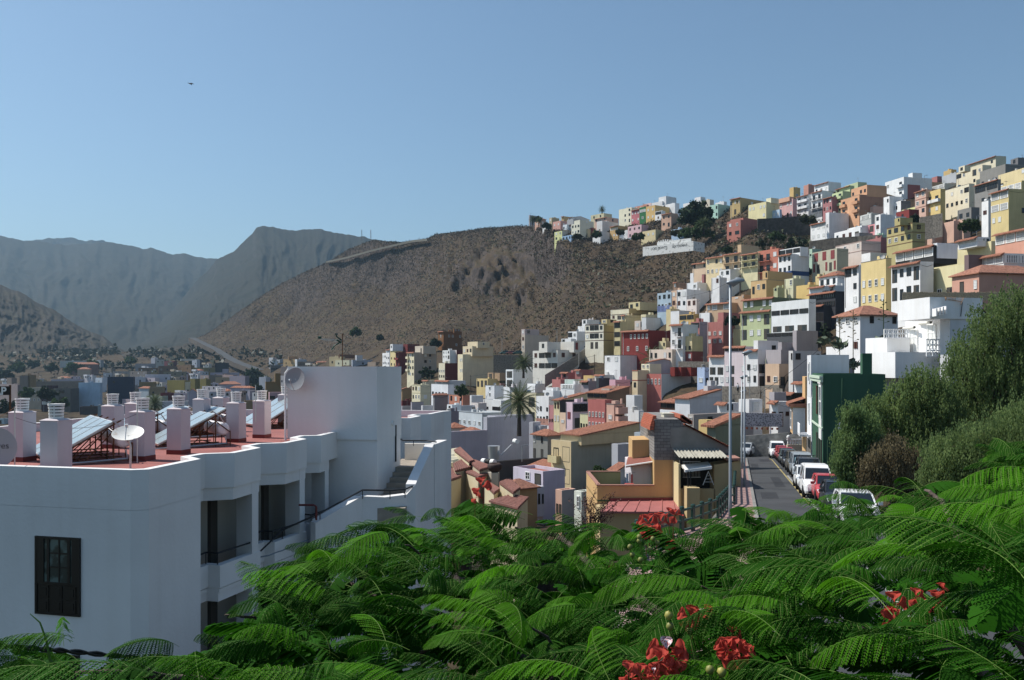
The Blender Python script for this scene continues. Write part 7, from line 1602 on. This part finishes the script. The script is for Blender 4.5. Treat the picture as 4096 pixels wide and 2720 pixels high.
for i,(x,y,r,D_,l) in enumerate([(1130,865,12,400,'bush climbing the bank beside the cream apartment house'),(985,860,14,390,'green bush on the bank above the old cream house'),(975,880,10,360,'low bush on the bank beside the ochre gable'),(1505,820,7,262,'small tree in front of the grey white workshop'),(1690,740,14,215,'bush behind the street lamp'),(1860,505,12,330,'bush under the wine pink house'),(1790,545,14,315,'scrubby bush on the slope below the dusty pink house'),(1835,560,16,305,'large green bush above the orange apartments'),(1760,560,12,320,'grey green bush on the upper slope'),(1905,600,12,265,'garden bush below the white house with blue foot'),(1850,625,16,262,'wide garden shrub between ochre house and white villa'),(1330,545,8,470,'bush under the hanging white house'),(1375,540,8,460,'bush left of the mustard shuttered house'),(1240,505,6,560,'palm like bush at the ridge end'),(1430,535,7,450,'shrub on the ridge wall'),(1470,545,10,440,'shrub below the straw yellow house'),(1260,520,7,545,'dark bush in front of the small white cottage'),(1560,535,9,400,'shrub beside the white lettered wall'),(1675,575,8,345,'lone bush on the slope under the terracotta house'),(2110,505,10,262,'dry bush in the rock gap'),(1905,770,8,180,'shrub at the foot of the charcoal tower')]):
    blobtree('slope_bush',l,[(x,y,r),(x+r*.9,y+r*.1,r*.7),(x-r*.8,y+r*.15,r*.6)],D_,[G_MID,G_DARK,leafmat('olive_leaf','#5c6440',.25,.5,'#3a4028')][i%3],1100,D_*.0016,(x,y+r),'bush',grp='bushes on the slope',trunk=False)
def palm(x,y,D,r,label,h=None,wind=0,n=46,grp='palms among the houses',base=None):
    """x,y overview pixel of crown heart; r crown radius metres"""
    c=at(x*OV,y*OV,D); h=h or r*1.2; t=thing('date_palm',label,'palm tree',(c.x,c.y,c.z-h),0,grp); m=MB(); m.tube([(0,0,-1),(0.02,0,h*.5),(0,0,h)],[r*.1,r*.075,r*.095],8); m.build('trunk',BARK,t)
    m=MB()
    for k in range(n):
        az=k*2.399; el=math.radians(80-110*(k/n)); L=r*random.uniform(.9,1.12); p=Vector((0,0,h)); d=Vector((math.cos(az)*math.cos(el),math.sin(az)*math.cos(el),math.sin(el)))
        S_=10; pts=[p.copy()]; 
        for s in range(S_): p=p+d*(L/S_); d=(d+Vector((wind*.12,0,-.13))).normalized(); pts.append(p.copy())
        for s in range(1,S_):
            a,b_=pts[s],pts[s+1] if s+1<=S_ else pts[s]; ax=(b_-a).normalized(); side=ax.cross(Vector((0,0,1))); side=side.normalized() if side.length>.1 else Vector((1,0,0)); w=r*.2*math.sin(math.pi*min(.97,(s+.6)/S_*.9+.08))
            for q in (0,.33,.66):
                o=a.lerp(b_,q)
                for sg in (-1,1):
                    tip=o+side*sg*w+ax*w*.9+Vector((0,0,-w*.35)); m.add([o-ax*r*.012,tip,o+ax*r*.014],[(0,1,2)])
        m.tube(pts,[r*.008]*len(pts),3)
    m.build('fronds',G_PALM,t); return t
palm(1197,928,165,4.6,'big date palm standing before the grey party wall',h=5.5,base=0)
palm(1207,838,290,4.4,'date palm below the tall tan tower',h=4)
palm(1505,830,225,4.6,'windblown palm with fronds swept sideways beside the lilac gable',h=3,wind=1)
palm(1388,483,500,2.7,'lone palm against the sky on the ridge',h=1.5)
palm(1228,506,560,3.2,'dark palm at the ridge end',h=3); palm(1242,508,555,3.0,'second dark palm at the ridge end, beside its twin',h=3)
palm(1622,518,368,4.5,'pale feathery palm in the garden below the round tree',h=3)
palm(357,930,300,4.4,'date palm behind the roof chimneys',h=5)
palm(1985,742,128,1.5,'small spiky palm by the agave house',h=1)
palm(1875,505,340,2.2,'dragon like palm below the wine pink house',h=1.5)
# agave flower stalks
for x,yb,yt,D_,l in [(1967,845,715,97,'tall dead agave stalk before the pantiled white house'),(1936,800,730,97,'thin agave stalk against the shaded white wall'),(2037,790,690,95,'tall thin agave stalk near the golden house'),(1900,790,745,120,'yellow flowering agave beside the charcoal tower')]:
    a_=at(x*OV,yb*OV,D_); h=(yb-yt)*OV/F*D_; t=thing('agave_stalk',l,'agave',tuple(a_),0,'agaves on the slope'); m=MB(); m.tube([(0,0,-1),(0,0,h)],.05,5)
    for k in range(10):
        z=h*(.45+.055*k); an=k*2.4; r=.55*(1-.05*k); e=(math.cos(an)*r,math.sin(an)*r,z+.15); m.tube([(0,0,z),e],.02,4); m.lathe([(.001,-.03),(.14,0),(.12,.08),(.001,.1)],e,6)
    m.build('stalk',mat('agave_stalk','#6b6034') if yb!=790 else G_MID,t); V_,Q_=leafquads(np.random.default_rng(3).normal(size=(30,3))*.25+np.array([0,0,.3]),.5,droop=0); link(npmesh('leaves',V_,Q_,mat('agave_leaf','#5f6f55')),'leaves',t)
# dry brown conifer like bush at the yellow house
t=thing('dry_bush','dead brown feathery shrub in front of the yellow terrace','bush',tuple(at(2360,2120,30))); P=[]; m=MB()
for k in range(60):
    f=random.random(); a_=Vector((random.uniform(-.1,.3),0,random.uniform(-.3,.7))); d=Vector((random.uniform(-1,1),random.uniform(-1,1),random.uniform(.35,1.9))).normalized()*random.uniform(.4,1.35); e=a_+d; m.tube([a_,a_.lerp(e,.5)+Vector((0,0,.05)),e],[.012,.008,.003],4)
    for j in range(34): P.append(a_.lerp(e,random.uniform(.3,1))+Vector((random.gauss(0,.045),random.gauss(0,.045),random.gauss(0,.045))))
m.tube([(0,0,-1.2),(0,0,.5)],.03,6); m.build('branch',BARK,t); V_,Q_=leafquads(np.array([tuple(p) for p in P]),.03); link(npmesh('foliage',V_,Q_,leafmat('dead_leaf','#6e4034',.2,3,'#4a2a22')),'foliage',t)
# ---------------- scrub on the bare slopes: uncountable
Vg=np.stack([Xd,Yd,Zd+small-drop],-1)
def scatter(n,fn,size,mt,name,label,k=5,asp=1.0):
    out=[]; i=rng.integers(1,ny-1,n*6); j=rng.integers(0,nx-2,n*6); w=fn(OX[i,j],OY[i,j],D[i,j],i); keep=rng.random(n*6)<w; i,j=i[keep][:n],j[keep][:n]
    u=rng.random((len(i),1)); v=rng.random((len(i),1)); P=Vg[i,j]*(1-u)*(1-v)+Vg[i,j+1]*u*(1-v)+Vg[i+1,j]*(1-u)*v+Vg[i+1,j+1]*u*v
    s=size*(.5+rng.random(len(P)))
    C=np.repeat(P,k,0)+rng.normal(size=(len(P)*k,3))*np.repeat(s,k)[:,None]*.45; C[:,2]+=np.repeat(s,k)*.3
    n_=len(C); d=rng.normal(size=(n_,3)); d/=np.linalg.norm(d,axis=1)[:,None]; e=np.cross(d,rng.normal(size=(n_,3))); e/=np.linalg.norm(e,axis=1)[:,None]; ss=np.repeat(s,k)[:,None]*.5
    V=np.stack([C-d*ss,C+e*ss*.6*asp,C+d*ss,C-e*ss*.6*asp],1).reshape(-1,3)
    o=link(npmesh(name,V,np.arange(4*n_).reshape(-1,4),mt),name); o['kind']='stuff'; o['label']=label; return o
inb=lambda ox,oy:(ox>430)&(ox<2400)
cell=lambda ox,oy,d: np.clip(d/500,.05,2)**1.2
bareW=lambda ox,oy,d,i: inb(ox,oy)*np.where(((ox<1900)&(oy<np.interp(ox,[430,640,900,1100,1200,1350,1450,1550,1650,1750,1950],[850,845,800,800,800,760,690,650,590,600,560]))),1,0)*cell(ox,oy,d)/2
SC1=leafmat('scrub_brown','#5e5240',.1,.02,'#453c2f'); SC2=leafmat('scrub_green','#5a613c',.1,.05,'#434a2c'); SC3=mat('agave_green','#7d8c78',rough=.7)
scatter(75000,lambda a_,b_,c_,d_:bareW(a_,b_,c_,d_)*(np.exp(-((a_-1150)/85)**2-((b_-620)/45)**2)<.35),.85,SC1,'hillside_scrub','dry brown scrub covering the bare slope')
scatter(16000,lambda ox,oy,d,i:bareW(ox,oy,d,i)*np.clip(fbm(ox/60,oy/40,3,3)*3-1.1,0,1)*(ox>900),1.1,SC2,'green_scrub','greener scrub patches on the upper slope')
scatter(900,lambda ox,oy,d,i:bareW(ox,oy,d,i)*(ox>1380)*(ox<1620)*(oy>600)*(oy<740),1.5,SC3,'agave_patch','grey green agaves dotted over the slope',k=9,asp=.3)
scatter(2600,lambda ox,oy,d,i:((oy>515)&(oy<620)&(ox>1640)&(ox<1900))*1.0,1.4,SC2,'slope_weeds','weeds on the slope between the house rows',k=6)
scatter(5000,lambda ox,oy,d,i:((oy>900)&(ox>1850)&(d<75)&(d>36))*1.0,.3,SC2,'roadside_weeds','low weeds on the bank above the street',k=5)
scatter(600,lambda ox,oy,d,i:((ox>860)&(ox<1020)&(oy>800)&(oy<900))*1.0,1.6,SC2,'bank_scrub','scrub on the bank beside the cream apartment house',k=6)

scatter(9500,lambda ox,oy,d,i:((ox<640)&(oy>811)&(oy<842))*np.clip(fbm(ox/30,oy/6,3,8)*3-.9,.03,1),5.5,leafmat('valley_green','#3c4630',.1,.01,'#2a3122'),'valley_trees','dark trees and gardens massed at the valley foot',k=6)
scatter(1500,lambda ox,oy,d,i:((ox<300)&(oy>838)&(oy<900))*1.0,2.2,SC1,'field_weeds','brown weeds on the field beside the valley town',k=6)
blobtree('pepper_tree','nearest weeping pepper tree filling the bank above the flame tree fronds',[(2180,1045,50),(2240,1020,60),(2300,1050,70),(2350,1000,80),(2230,1090,55),(2330,1110,70),(2400,1060,80),(2150,1085,35),(2390,960,60)],29,G_PEP,110000,.042,(2300,1200),strand=True)
# ---------------- flame tree crowns close to the camera
def leaf_template(full,seed,fold=1.0,npair=17):
    r=np.random.default_rng(seed); L=.46; S_=28; e=math.radians(26+r.uniform(-8,8)); P=[np.zeros(3)]; T=[]
    for s in range(S_):
        el=e-math.radians(62+r.uniform(-3,3)*0)*((s/S_)**1.25); d=np.array([math.cos(el),0,math.sin(el)]); T.append(d); P.append(P[-1]+d*L/S_)
    P=np.array(P); T.append(T[-1]); T=np.array(T); V=[];M=[]
    def rach(f): x=f*S_; i=min(int(x),S_-1); q=x-i; return P[i]*(1-q)+P[i+1]*q, T[i]
    for i in range(npair):
        f=.14+.86*(i+.5)/npair; o,t=rach(min(f,.999)); pl=.135*(math.sin(math.pi*min(1,(.20+.72*(i/(npair-1)))))**.7)*(1-.12*(i/npair))
        for sg in (-1,1):
            side=np.array([0,sg,0.]); ang=math.radians(62-34*(i/npair)+r.uniform(-4,4)); droop=math.radians((22+r.uniform(-9,12))*fold)
            d=t*math.cos(ang)+side*math.sin(ang)*math.cos(droop)+np.array([0,0,-1])*math.sin(ang)*math.sin(droop); d/=np.linalg.norm(d)
            K=12 if full else 5; pts=[o]; dd=d.copy()
            for k in range(K): dd=dd+np.array([0,0,-.075*fold*12/K*.55]); dd/=np.linalg.norm(dd); pts.append(pts[-1]+dd*pl/K)
            pts=np.array(pts); up=np.array([0,0,1.]); 
            for k in range(K):
                a,b=pts[k],pts[k+1]; ax=(b-a)/np.linalg.norm(b-a); lat=np.cross(ax,up); lat/=np.linalg.norm(lat)+1e-9; nn=np.cross(lat,ax)
                w=.0125*(math.sin(math.pi*(.12+.8*(k+.5)/K))**.45)
                if full:
                    seg=np.linalg.norm(b-a)
                    for l2 in (-1,1):
                        o2=a+ax*seg*.1; tip=o2+lat*l2*w+ax*seg*.42-nn*w*.18*0+nn*w*.12; c1=o2+ax*seg*.94; 
                        V+= [o2, o2+lat*l2*w*.6-ax*seg*.10+nn*.0006, tip, c1+lat*l2*w*.8]; M.append(0)
                    V+=[a-lat*.0007,a+lat*.0007,b+lat*.0006,b-lat*.0006]; M.append(1)
                else:
                    V+=[a-lat*w,a+lat*w,b+lat*w*.9,b-lat*w*.9]; M.append(0)
    for s in range(0,S_,2):
        a,b=P[s],P[s+2]; w=.0014*(1-s/S_*.7)+.0004; y=np.array([0,w,0]); z=np.array([0,0,w*1.2]); V+=[a-y,a+z,b+z,b-y, a+z,a+y,b+y,b+z, a-y,a+y,b+y,b-y][:12]; M+=[1,1,1]
    V=np.array(V); V-=P[S_//2]*np.array([1,1,1]); return V,np.array(M)
TF=[leaf_template(True,s,f,n) for s,f,n in ((1,1.0,17),(2,1.5,16),(3,.6,18),(4,1.9,15),(5,1.1,19))]
TL=[leaf_template(False,s,f,n) for s,f,n in ((6,1.0,16),(7,1.6,16),(8,.7,17))]
LF1=mat('flame_leaf',(.023,.102,.005),rough=.7,spec=.06,trans=.34,noise=.4,nscale=2.2,col2=(.011,.052,.003,1),ramp=(.35,.65)); RCH=mat('leaf_rachis',(.10,.17,.035),rough=.6,spec=.1)
LF2=mat('flame_leaf_bright',(.085,.27,.01),rough=.65,spec=.08,trans=.5,noise=.3,nscale=2.2)  # brighter green leaf colour for the upper crown layer and the sprig
OUT=[(-80,1500),(0,1478),(25,1470),(60,1425),(90,1418),(120,1425),(155,1436),(175,1460),(215,1490),(260,1500),(268,1486),(300,1462),(350,1440),(420,1436),(470,1446),(540,1440),(565,1400),(600,1350),(620,1325),(660,1290),(690,1245),(720,1218),(760,1200),(820,1185),(900,1182),(930,1156),(985,1143),(1030,1140),(1060,1132),(1120,1140),(1180,1150),(1215,1170),(1240,1192),(1280,1190),(1340,1188),(1400,1190),(1460,1196),(1520,1192),(1560,1195),(1620,1190),(1680,1178),(1715,1158),(1780,1152),(1850,1155),(1890,1128),(1930,1098),(1970,1080),(2060,1076),(2110,1080),(2160,1085),(2230,1100),(2262,1040),(2290,1012),(2340,1003),(2361,1000),(2500,990)]
ox_=np.array([p[0] for p in OUT])*OV; oy_=np.array([p[1] for p in OUT])*OV
def yout(px): return np.interp(px,ox_,oy_)
def zc(px): return np.interp(px,[-200,500,1200,2900,3500,4100,4600],[-1.12,-1.05,-1.0,-1.0,-.78,-.45,-.4])
def place(n,Dr,depthlo,depthhi,margin,rg,pxr):
    out=[]
    while len(out)<n:
        Y=Dr[0]+(Dr[1]-Dr[0])*rg.random()**.8; X=rg.uniform(-.72*Y,.72*Y); px=CX+X/Y*F
        if not pxr[0]<px<pxr[1]: continue
        z0=zc(px)-.0; bump=.26*(float(fbm(np.array([X*1.1+9]),np.array([Y*1.1]),2,5)[0])-.5)*2
        dep=rg.uniform(depthlo,depthhi); z=z0+bump-dep; py=CY-z/Y*F
        if py<yout(px)+margin*F/Y*.46: continue
        if py>2720+900/Y*2: continue
        if 300/1.0<px<460 and py<2560 : 
            if py<2600: continue
        out.append((X,Y,z,dep))
    return out
def instance(tmps,pl,rg,roll=.3,azm=188,azs=42,scl=(.65,1.25),pitch=6):
    VV=[];MI=[]
    for (X,Y,z,dep) in pl:
        V,M=tmps[rg.integers(len(tmps))]; a=math.radians(rg.normal(azm,azs)); ro=rg.normal(0,roll); pi_=math.radians(rg.normal(pitch,12)); s=rg.uniform(*scl)
        R_=np.array(Matrix.Rotation(a,3,'Z')@Matrix.Rotation(-pi_,3,'Y')@Matrix.Rotation(ro,3,'X')); VV.append((V*s)@R_.T+np.array([X,Y,z])); MI.append(M)
    VV=np.concatenate(VV); MI=np.concatenate(MI); return VV,np.arange(len(VV)).reshape(-1,4),MI
def crownmesh(parent,pxr,nt,nl,nd,seed,bright):
    rg=np.random.default_rng(seed)
    V,Q_,M=instance(TF,place(nt,(2.2,8.2),-.06,.26,.12,rg,pxr),rg); link(npmesh('foliage',V,Q_,[LF1,RCH],M),'foliage',parent)
    V,Q_,M=instance(TF,place(bright,(2.3,8.2),-.12,.05,.12,rg,pxr),rg,scl=(.55,.9)); link(npmesh('bright_foliage',V,Q_,[LF2,RCH],M),'bright_foliage',parent)
    V,Q_,M=instance(TL,place(nl,(2.2,8.5),.12,.5,.16,rg,pxr)+place(nd,(2.0,9),.5,1.9,.6,rg,pxr),rg,azs=80,roll=.5); link(npmesh('inner_foliage',V,Q_,[LF1,RCH],M),'inner_foliage',parent)
REDP_=mat('flame_petal','#f23c10',rough=.75,trans=.5,noise=.25,nscale=30,spec=.08); WPET=mat('spotted_petal','#d8c8cc',rough=.5,noise=.6,nscale=120,col2='#b03038',ramp=(.42,.5)); STAM=mat('stamen','#8c2218',rough=.6)
def flower(parent,px,py,Y,s=1.0,face=(0,-1,.5),wilt=0,white=True):
    s*=.66; c=at(px,py,Y); n=Vector(face).normalized(); Mx=n.to_track_quat('Z','Y').to_matrix(); m=MB(); w=MB()
    for k in range(5):
        if wilt and k in (1,3): continue
        az=math.radians(90+72*k+random.uniform(-8,8)); d=Vector((math.cos(az),math.sin(az),0)); sd_=Vector((-math.sin(az),math.cos(az),0)); L=.055*s; rows=[]
        for i in range(9):
            f=i/8; cl=d*(.012*s+L*(1+.12*math.sin(k*7.3+px))*math.sin(f*1.3))+Vector((0,0,L*(.55*f-.75*f*f)+wilt*-.3*f*L)); wd=.004*s if f<.22 else (.020 if (k==0 and white) else .036)*s*math.sin(min(1,(f-.18)/.82)*math.pi*.78+.15)
            rows.append([cl+sd_*wd*q+Vector((0,0,.006*s*math.sin(q*5+k+i*1.3)*f+.02*s*q*q+.012*s*math.sin(q*11+i*1.7+k)*f)) for q in (-1,-.5,0,.5,1)])
        vs=[Mx@v for r in rows for v in r]; fs=[(i*5+j,i*5+j+1,(i+1)*5+j+1,(i+1)*5+j) for i in range(8) for j in range(4)]
        (w if (k==0 and white) else m).add(vs,fs)
    st=MB()
    for k in range(8): a=k*.785; st.tube([Vector((0,0,0)),Mx@Vector((math.cos(a)*.008*s,math.sin(a)*.008*s,.03*s)),Mx@Vector((math.cos(a)*.016*s,math.sin(a)*.016*s-.01*s,.05*s))],.0007*s,4)
    st.tube([Vector((0,0,0)),Mx@Vector((0,-.0,-.05*s)),Mx@Vector((0,-.02,-.05*s))+Vector((0,.02,-.12))],.0022*s,6)
    o=m.build('flower',REDP_,parent,True); o.location=c-parent.location
    if w.v: w.build('spotted_petal',WPET,o,True)
    st.build('stamen',STAM,o)
def bud(parent,px,py,Y,r=.014,col='#8a8c2a'):
    c=at(px,py,Y)-parent.location; m=MB(); m.lathe([(.001,-r),(r*.6,-r*.8),(r,0),(r*.75,r*.75),(.001,r*1.1)],tuple(c),12); m.build('bud',mat('bud_'+col,col,rough=.5,noise=.3,nscale=40),parent,True); m=MB(); m.tube([c-Vector((0,0,r)),c+Vector((.01,.01,-.05)),c+Vector((.04,.03,-.14))],.0022,5); m.build('bud_stalk',RCH,parent)
def limb(parent,pts,r0,r1):
    P=[at(*p)-parent.location for p in pts]; n=len(P); m=MB(); q=[]
    for i in range(n-1):
        for s in range(4): q.append(P[i].lerp(P[i+1],s/4)+Vector((random.gauss(0,.008),random.gauss(0,.008),random.gauss(0,.008))))
    q.append(P[-1]); m.tube(q,[r0+(r1-r0)*i/(len(q)-1) for i in range(len(q))],7); m.build('branch',FBARK,parent,True)
FBARK=mat('flame_bark','#6b5a50',rough=.95,noise=.5,nscale=12,bump=.8,bscale=30)
t=thing('flame_tree','flame tree with red blossoms spreading in front of the white apartment building','tree',(1.2,4.6,-5.2),0,'flame trees below the camera')
crownmesh(t,(-300,3150),250,170,850,11,60)
m=MB(); m.tube([(0,0,-1),(.05,0,1.2),(-.1,.1,2.6),(-.2,.1,3.3)],[.2,.16,.13,.11],10); m.build('trunk',FBARK,t,True)
for p in ([(2890,2900,4.7),(2700,2500,4.8),(2400,2300,5.6),(2260,2160,6.2),(2215,2140,6.4),(2130,2125,6.5),(2060,2110,6.5)],[(2890,2900,4.7),(2300,2700,4.4),(1700,2500,4.6),(1400,2330,5.0)],[(2890,2900,4.7),(2400,2800,3.6),(1700,2760,3.4),(900,2720,3.6),(300,2690,3.4)],[(2890,2900,4.7),(2960,2600,4.2),(2900,2400,4.1),(2950,2345,4.1),(3020,2335,4.1)],[(2890,2900,4.7),(2650,2700,3.3),(2660,2640,2.8)]): limb(t,p,.035,.008)
rg4=np.random.default_rng(9)
for k in range(16):
    x=rg4.uniform(700,3900); yb=float(yout(x))+rg4.uniform(120,600); Y=float(np.clip(1.15*F/(yb-CY),2.8,6.5)); par=t if x<3200 else None
    if par is None: continue
    pts=[(x+rg4.uniform(-120,200),yb+260,Y+.1),(x,yb+90,Y),(x-rg4.uniform(20,120),yb,Y),(x-rg4.uniform(100,260),yb-rg4.uniform(20,80),Y-.1)]; limb(par,pts,.014,.004)
flower(t,2662,2622,2.72,1.5,(-.1,-1,.35)); flower(t,2640,2650,2.7,1.1,(-.6,-1,.1),white=False,wilt=.4); flower(t,2700,2640,2.7,1.0,(.6,-1,.2),white=False,wilt=.5); flower(t,2560,2700,2.65,.8,(0,-1,.5),white=False); flower(t,2960,2600,2.8,.8,(-.1,-1,.9),white=False,wilt=.3); flower(t,1925,1950,6.2,1.7,(-.3,-1,.5),white=False,wilt=.4); flower(t,1905,1990,6.1,1.0,(.4,-1,.2),white=False,wilt=.6)
flower(t,2595,2098,5.0,1.5,(-.3,-1,.6),white=False); flower(t,2640,2095,5.1,1.5,(.3,-1,.5),white=False,wilt=.3); flower(t,2590,2130,4.9,1.0,(0,-1,.3),white=False); flower(t,2700,2065,5.3,1.2,(.2,-1,.9),white=False,wilt=.5); flower(t,2675,2050,5.3,.8,(-.5,-1,.1),white=False,wilt=1)
flower(t,2765,2472,3.0,1.0,(-.4,-1,.2),white=False); flower(t,2830,2450,3.1,.6,(.3,-1,0),white=False,wilt=1); flower(t,2930,2620,2.75,1.2,(.1,-1,.6),white=False); flower(t,2905,2600,2.75,.9,(-.2,-1,.7),white=False); flower(t,2990,2612,2.75,.7,(.4,-1,.2),white=False,wilt=.7)
flower(t,2930,2545,3.0,.8,(0,-1,.2),white=False,wilt=.6); flower(t,2510,2690,2.6,.8,(.1,-1,.1),white=False,wilt=.8); flower(t,2615,2700,2.6,.5,(0,-1,.6)); flower(t,2680,2180,4.6,.7,(0,-1,.3),white=False)
for x,y,Y in [(2557,2148,4.4),(2557,2164,4.4),(2520,2188,4.3),(2612,2156,4.5),(2630,2172,4.5),(2600,2198,4.4),(2530,2220,4.3),(2562,2240,4.2),(2680,2506,2.9),(2840,2680,2.6),(2760,2525,2.9)]: bud(t,x,y,Y)
for x,y,Y in [(2675,2462,2.9),(2886,2690,2.6)]: bud(t,x,y,Y,.015,'#b0a82c')
t2=thing('flame_tree','flame tree with darker fronds reaching up beside the weeping pepper trees','tree',(3.2,4.4,-4.6),0,'flame trees below the camera')
crownmesh(t2,(3100,4600),125,80,450,23,30)
m=MB(); m.tube([(0,0,-1),(.05,0,1.2),(.1,.1,2.9),(.1,.2,3.4)],[.2,.16,.12,.1],10); m.build('trunk',FBARK,t2,True)
for p in ([(4300,2900,4.6),(3900,2300,4.6),(3760,2000,5.2),(3700,1960,5.4)],[(4300,2900,4.6),(4100,2100,4.2),(4150,1850,4.2)],[(4300,2900,4.6),(3800,2600,3.4),(3400,2500,3.5)]): limb(t2,p,.035,.008)
flower(t2,3575,2420,3.2,1.2,(-.3,-1,.4),white=False,wilt=.5); flower(t2,3560,2470,3.2,1.0,(.2,-1,0),white=False,wilt=.9); flower(t2,3660,2390,3.3,.9,(0,-1,.5),white=False,wilt=.7); flower(t2,3740,2410,3.3,1.0,(.4,-1,.3),white=False,wilt=.8); flower(t2,3770,2360,3.3,.7,(.4,-1,.6),white=False,wilt=1)
# upright sprig at the picture edge
rg=np.random.default_rng(5); pl=[(at(x,y,3.3).x,3.3,at(x,y,3.3).z,0) for x,y in ((250,2500),(185,2530),(55,2560),(40,2640),(120,2650),(240,2640),(-40,2560),(-60,2700))]
m=MB(); q_=[at(x,y,3.3)-t.location for x,y in ((300,2760),(200,2640),(185,2560),(160,2490),(120,2455))]; m.tube(q_,[.007,.005,.004,.003,.0015],6); m.build('twig',RCH,t)
V,Q_,M=instance(TF,pl,rg,azm=185,azs=50,scl=(.45,.65)); link(npmesh('sprig',V-np.array(t.location),Q_,[LF2,RCH],M),'sprig',t)
for o_ in list(t.children)+list(t2.children):
    if o_.name.split('.')[0] in('foliage','bright_foliage','inner_foliage'): o_.matrix_parent_inverse=Matrix.Translation(-Vector(o_.parent.location))
# ---------------- camera, sky, sun, haze
cam=bpy.data.cameras.new('camera'); co=bpy.data.objects.new('camera',cam); COL.objects.link(co); S.camera=co
co.location=(0,0,0); co.rotation_euler=(math.pi/2,0,0); cam.sensor_width=36; cam.lens=F/4096*36; cam.shift_y=(1466-1360)/4096; cam.clip_start=.1; cam.clip_end=40000
EL=52; SAZ=(-.95,.31)
sd=Vector((SAZ[0],SAZ[1],0)).normalized()*math.cos(math.radians(EL))+Vector((0,0,math.sin(math.radians(EL))))
W=bpy.data.worlds.new('World'); S.world=W; W.use_nodes=True; nt=W.node_tree
sk=nt.nodes.new('ShaderNodeTexSky'); sk.sky_type='NISHITA'; sk.sun_disc=False; sk.sun_elevation=math.radians(EL); sk.sun_rotation=math.atan2(SAZ[0],SAZ[1])
sk.air_density=SKY_AIR; sk.dust_density=SKY_DUST; sk.ozone_density=SKY_OZ; sk.altitude=100
tn=nt.nodes.new('ShaderNodeMix'); tn.data_type='RGBA'; tn.blend_type='MULTIPLY'; tn.inputs[0].default_value=1; tn.inputs[7].default_value=SKY_TINT; nt.links.new(sk.outputs[0],tn.inputs[6]); nt.links.new(tn.outputs[2],nt.nodes['Background'].inputs[0]); nt.nodes['Background'].inputs[1].default_value=SKY_STR
sl=bpy.data.lights.new('sun','SUN'); sl.energy=SUN_E; sl.angle=math.radians(.53); sl.color=(1,.95,.88)
so=bpy.data.objects.new('sun',sl); COL.objects.link(so); so.rotation_euler=sd.to_track_quat('Z','Y').to_euler(); so.location=(-50,20,80)
hb=MB().box(-6000,5000,-60,5600,-120,860)
hm=bpy.data.materials.new('haze_air'); hm.use_nodes=True; nt=hm.node_tree; nt.nodes.remove(nt.nodes['Principled BSDF'])
pv=nt.nodes.new('ShaderNodeVolumePrincipled'); pv.inputs['Color'].default_value=HAZE_COL; pv.inputs['Density'].default_value=HAZE_D; pv.inputs['Anisotropy'].default_value=.25
nt.links.new(pv.outputs[0],nt.nodes['Material Output'].inputs['Volume'])
if HAZE_D>0:
    h=hb.build('haze',hm); h['kind']='stuff'; h['label']='thin blue haze filling the valley'
S.view_settings.view_transform='Standard'; S.view_settings.look='None'; S.view_settings.exposure=EXPO; S.view_settings.gamma=1
S.render.engine='CYCLES'; S.cycles.use_denoising=True; S.cycles.max_bounces=7; S.cycles.volume_bounces=1; S.cycles.transparent_max_bounces=6
S.cycles.diffuse_bounces=4; S.cycles.glossy_bounces=3; S.cycles.volume_step_rate=10 ; S.cycles.volume_max_steps=32
S.cycles.sample_clamp_indirect=6
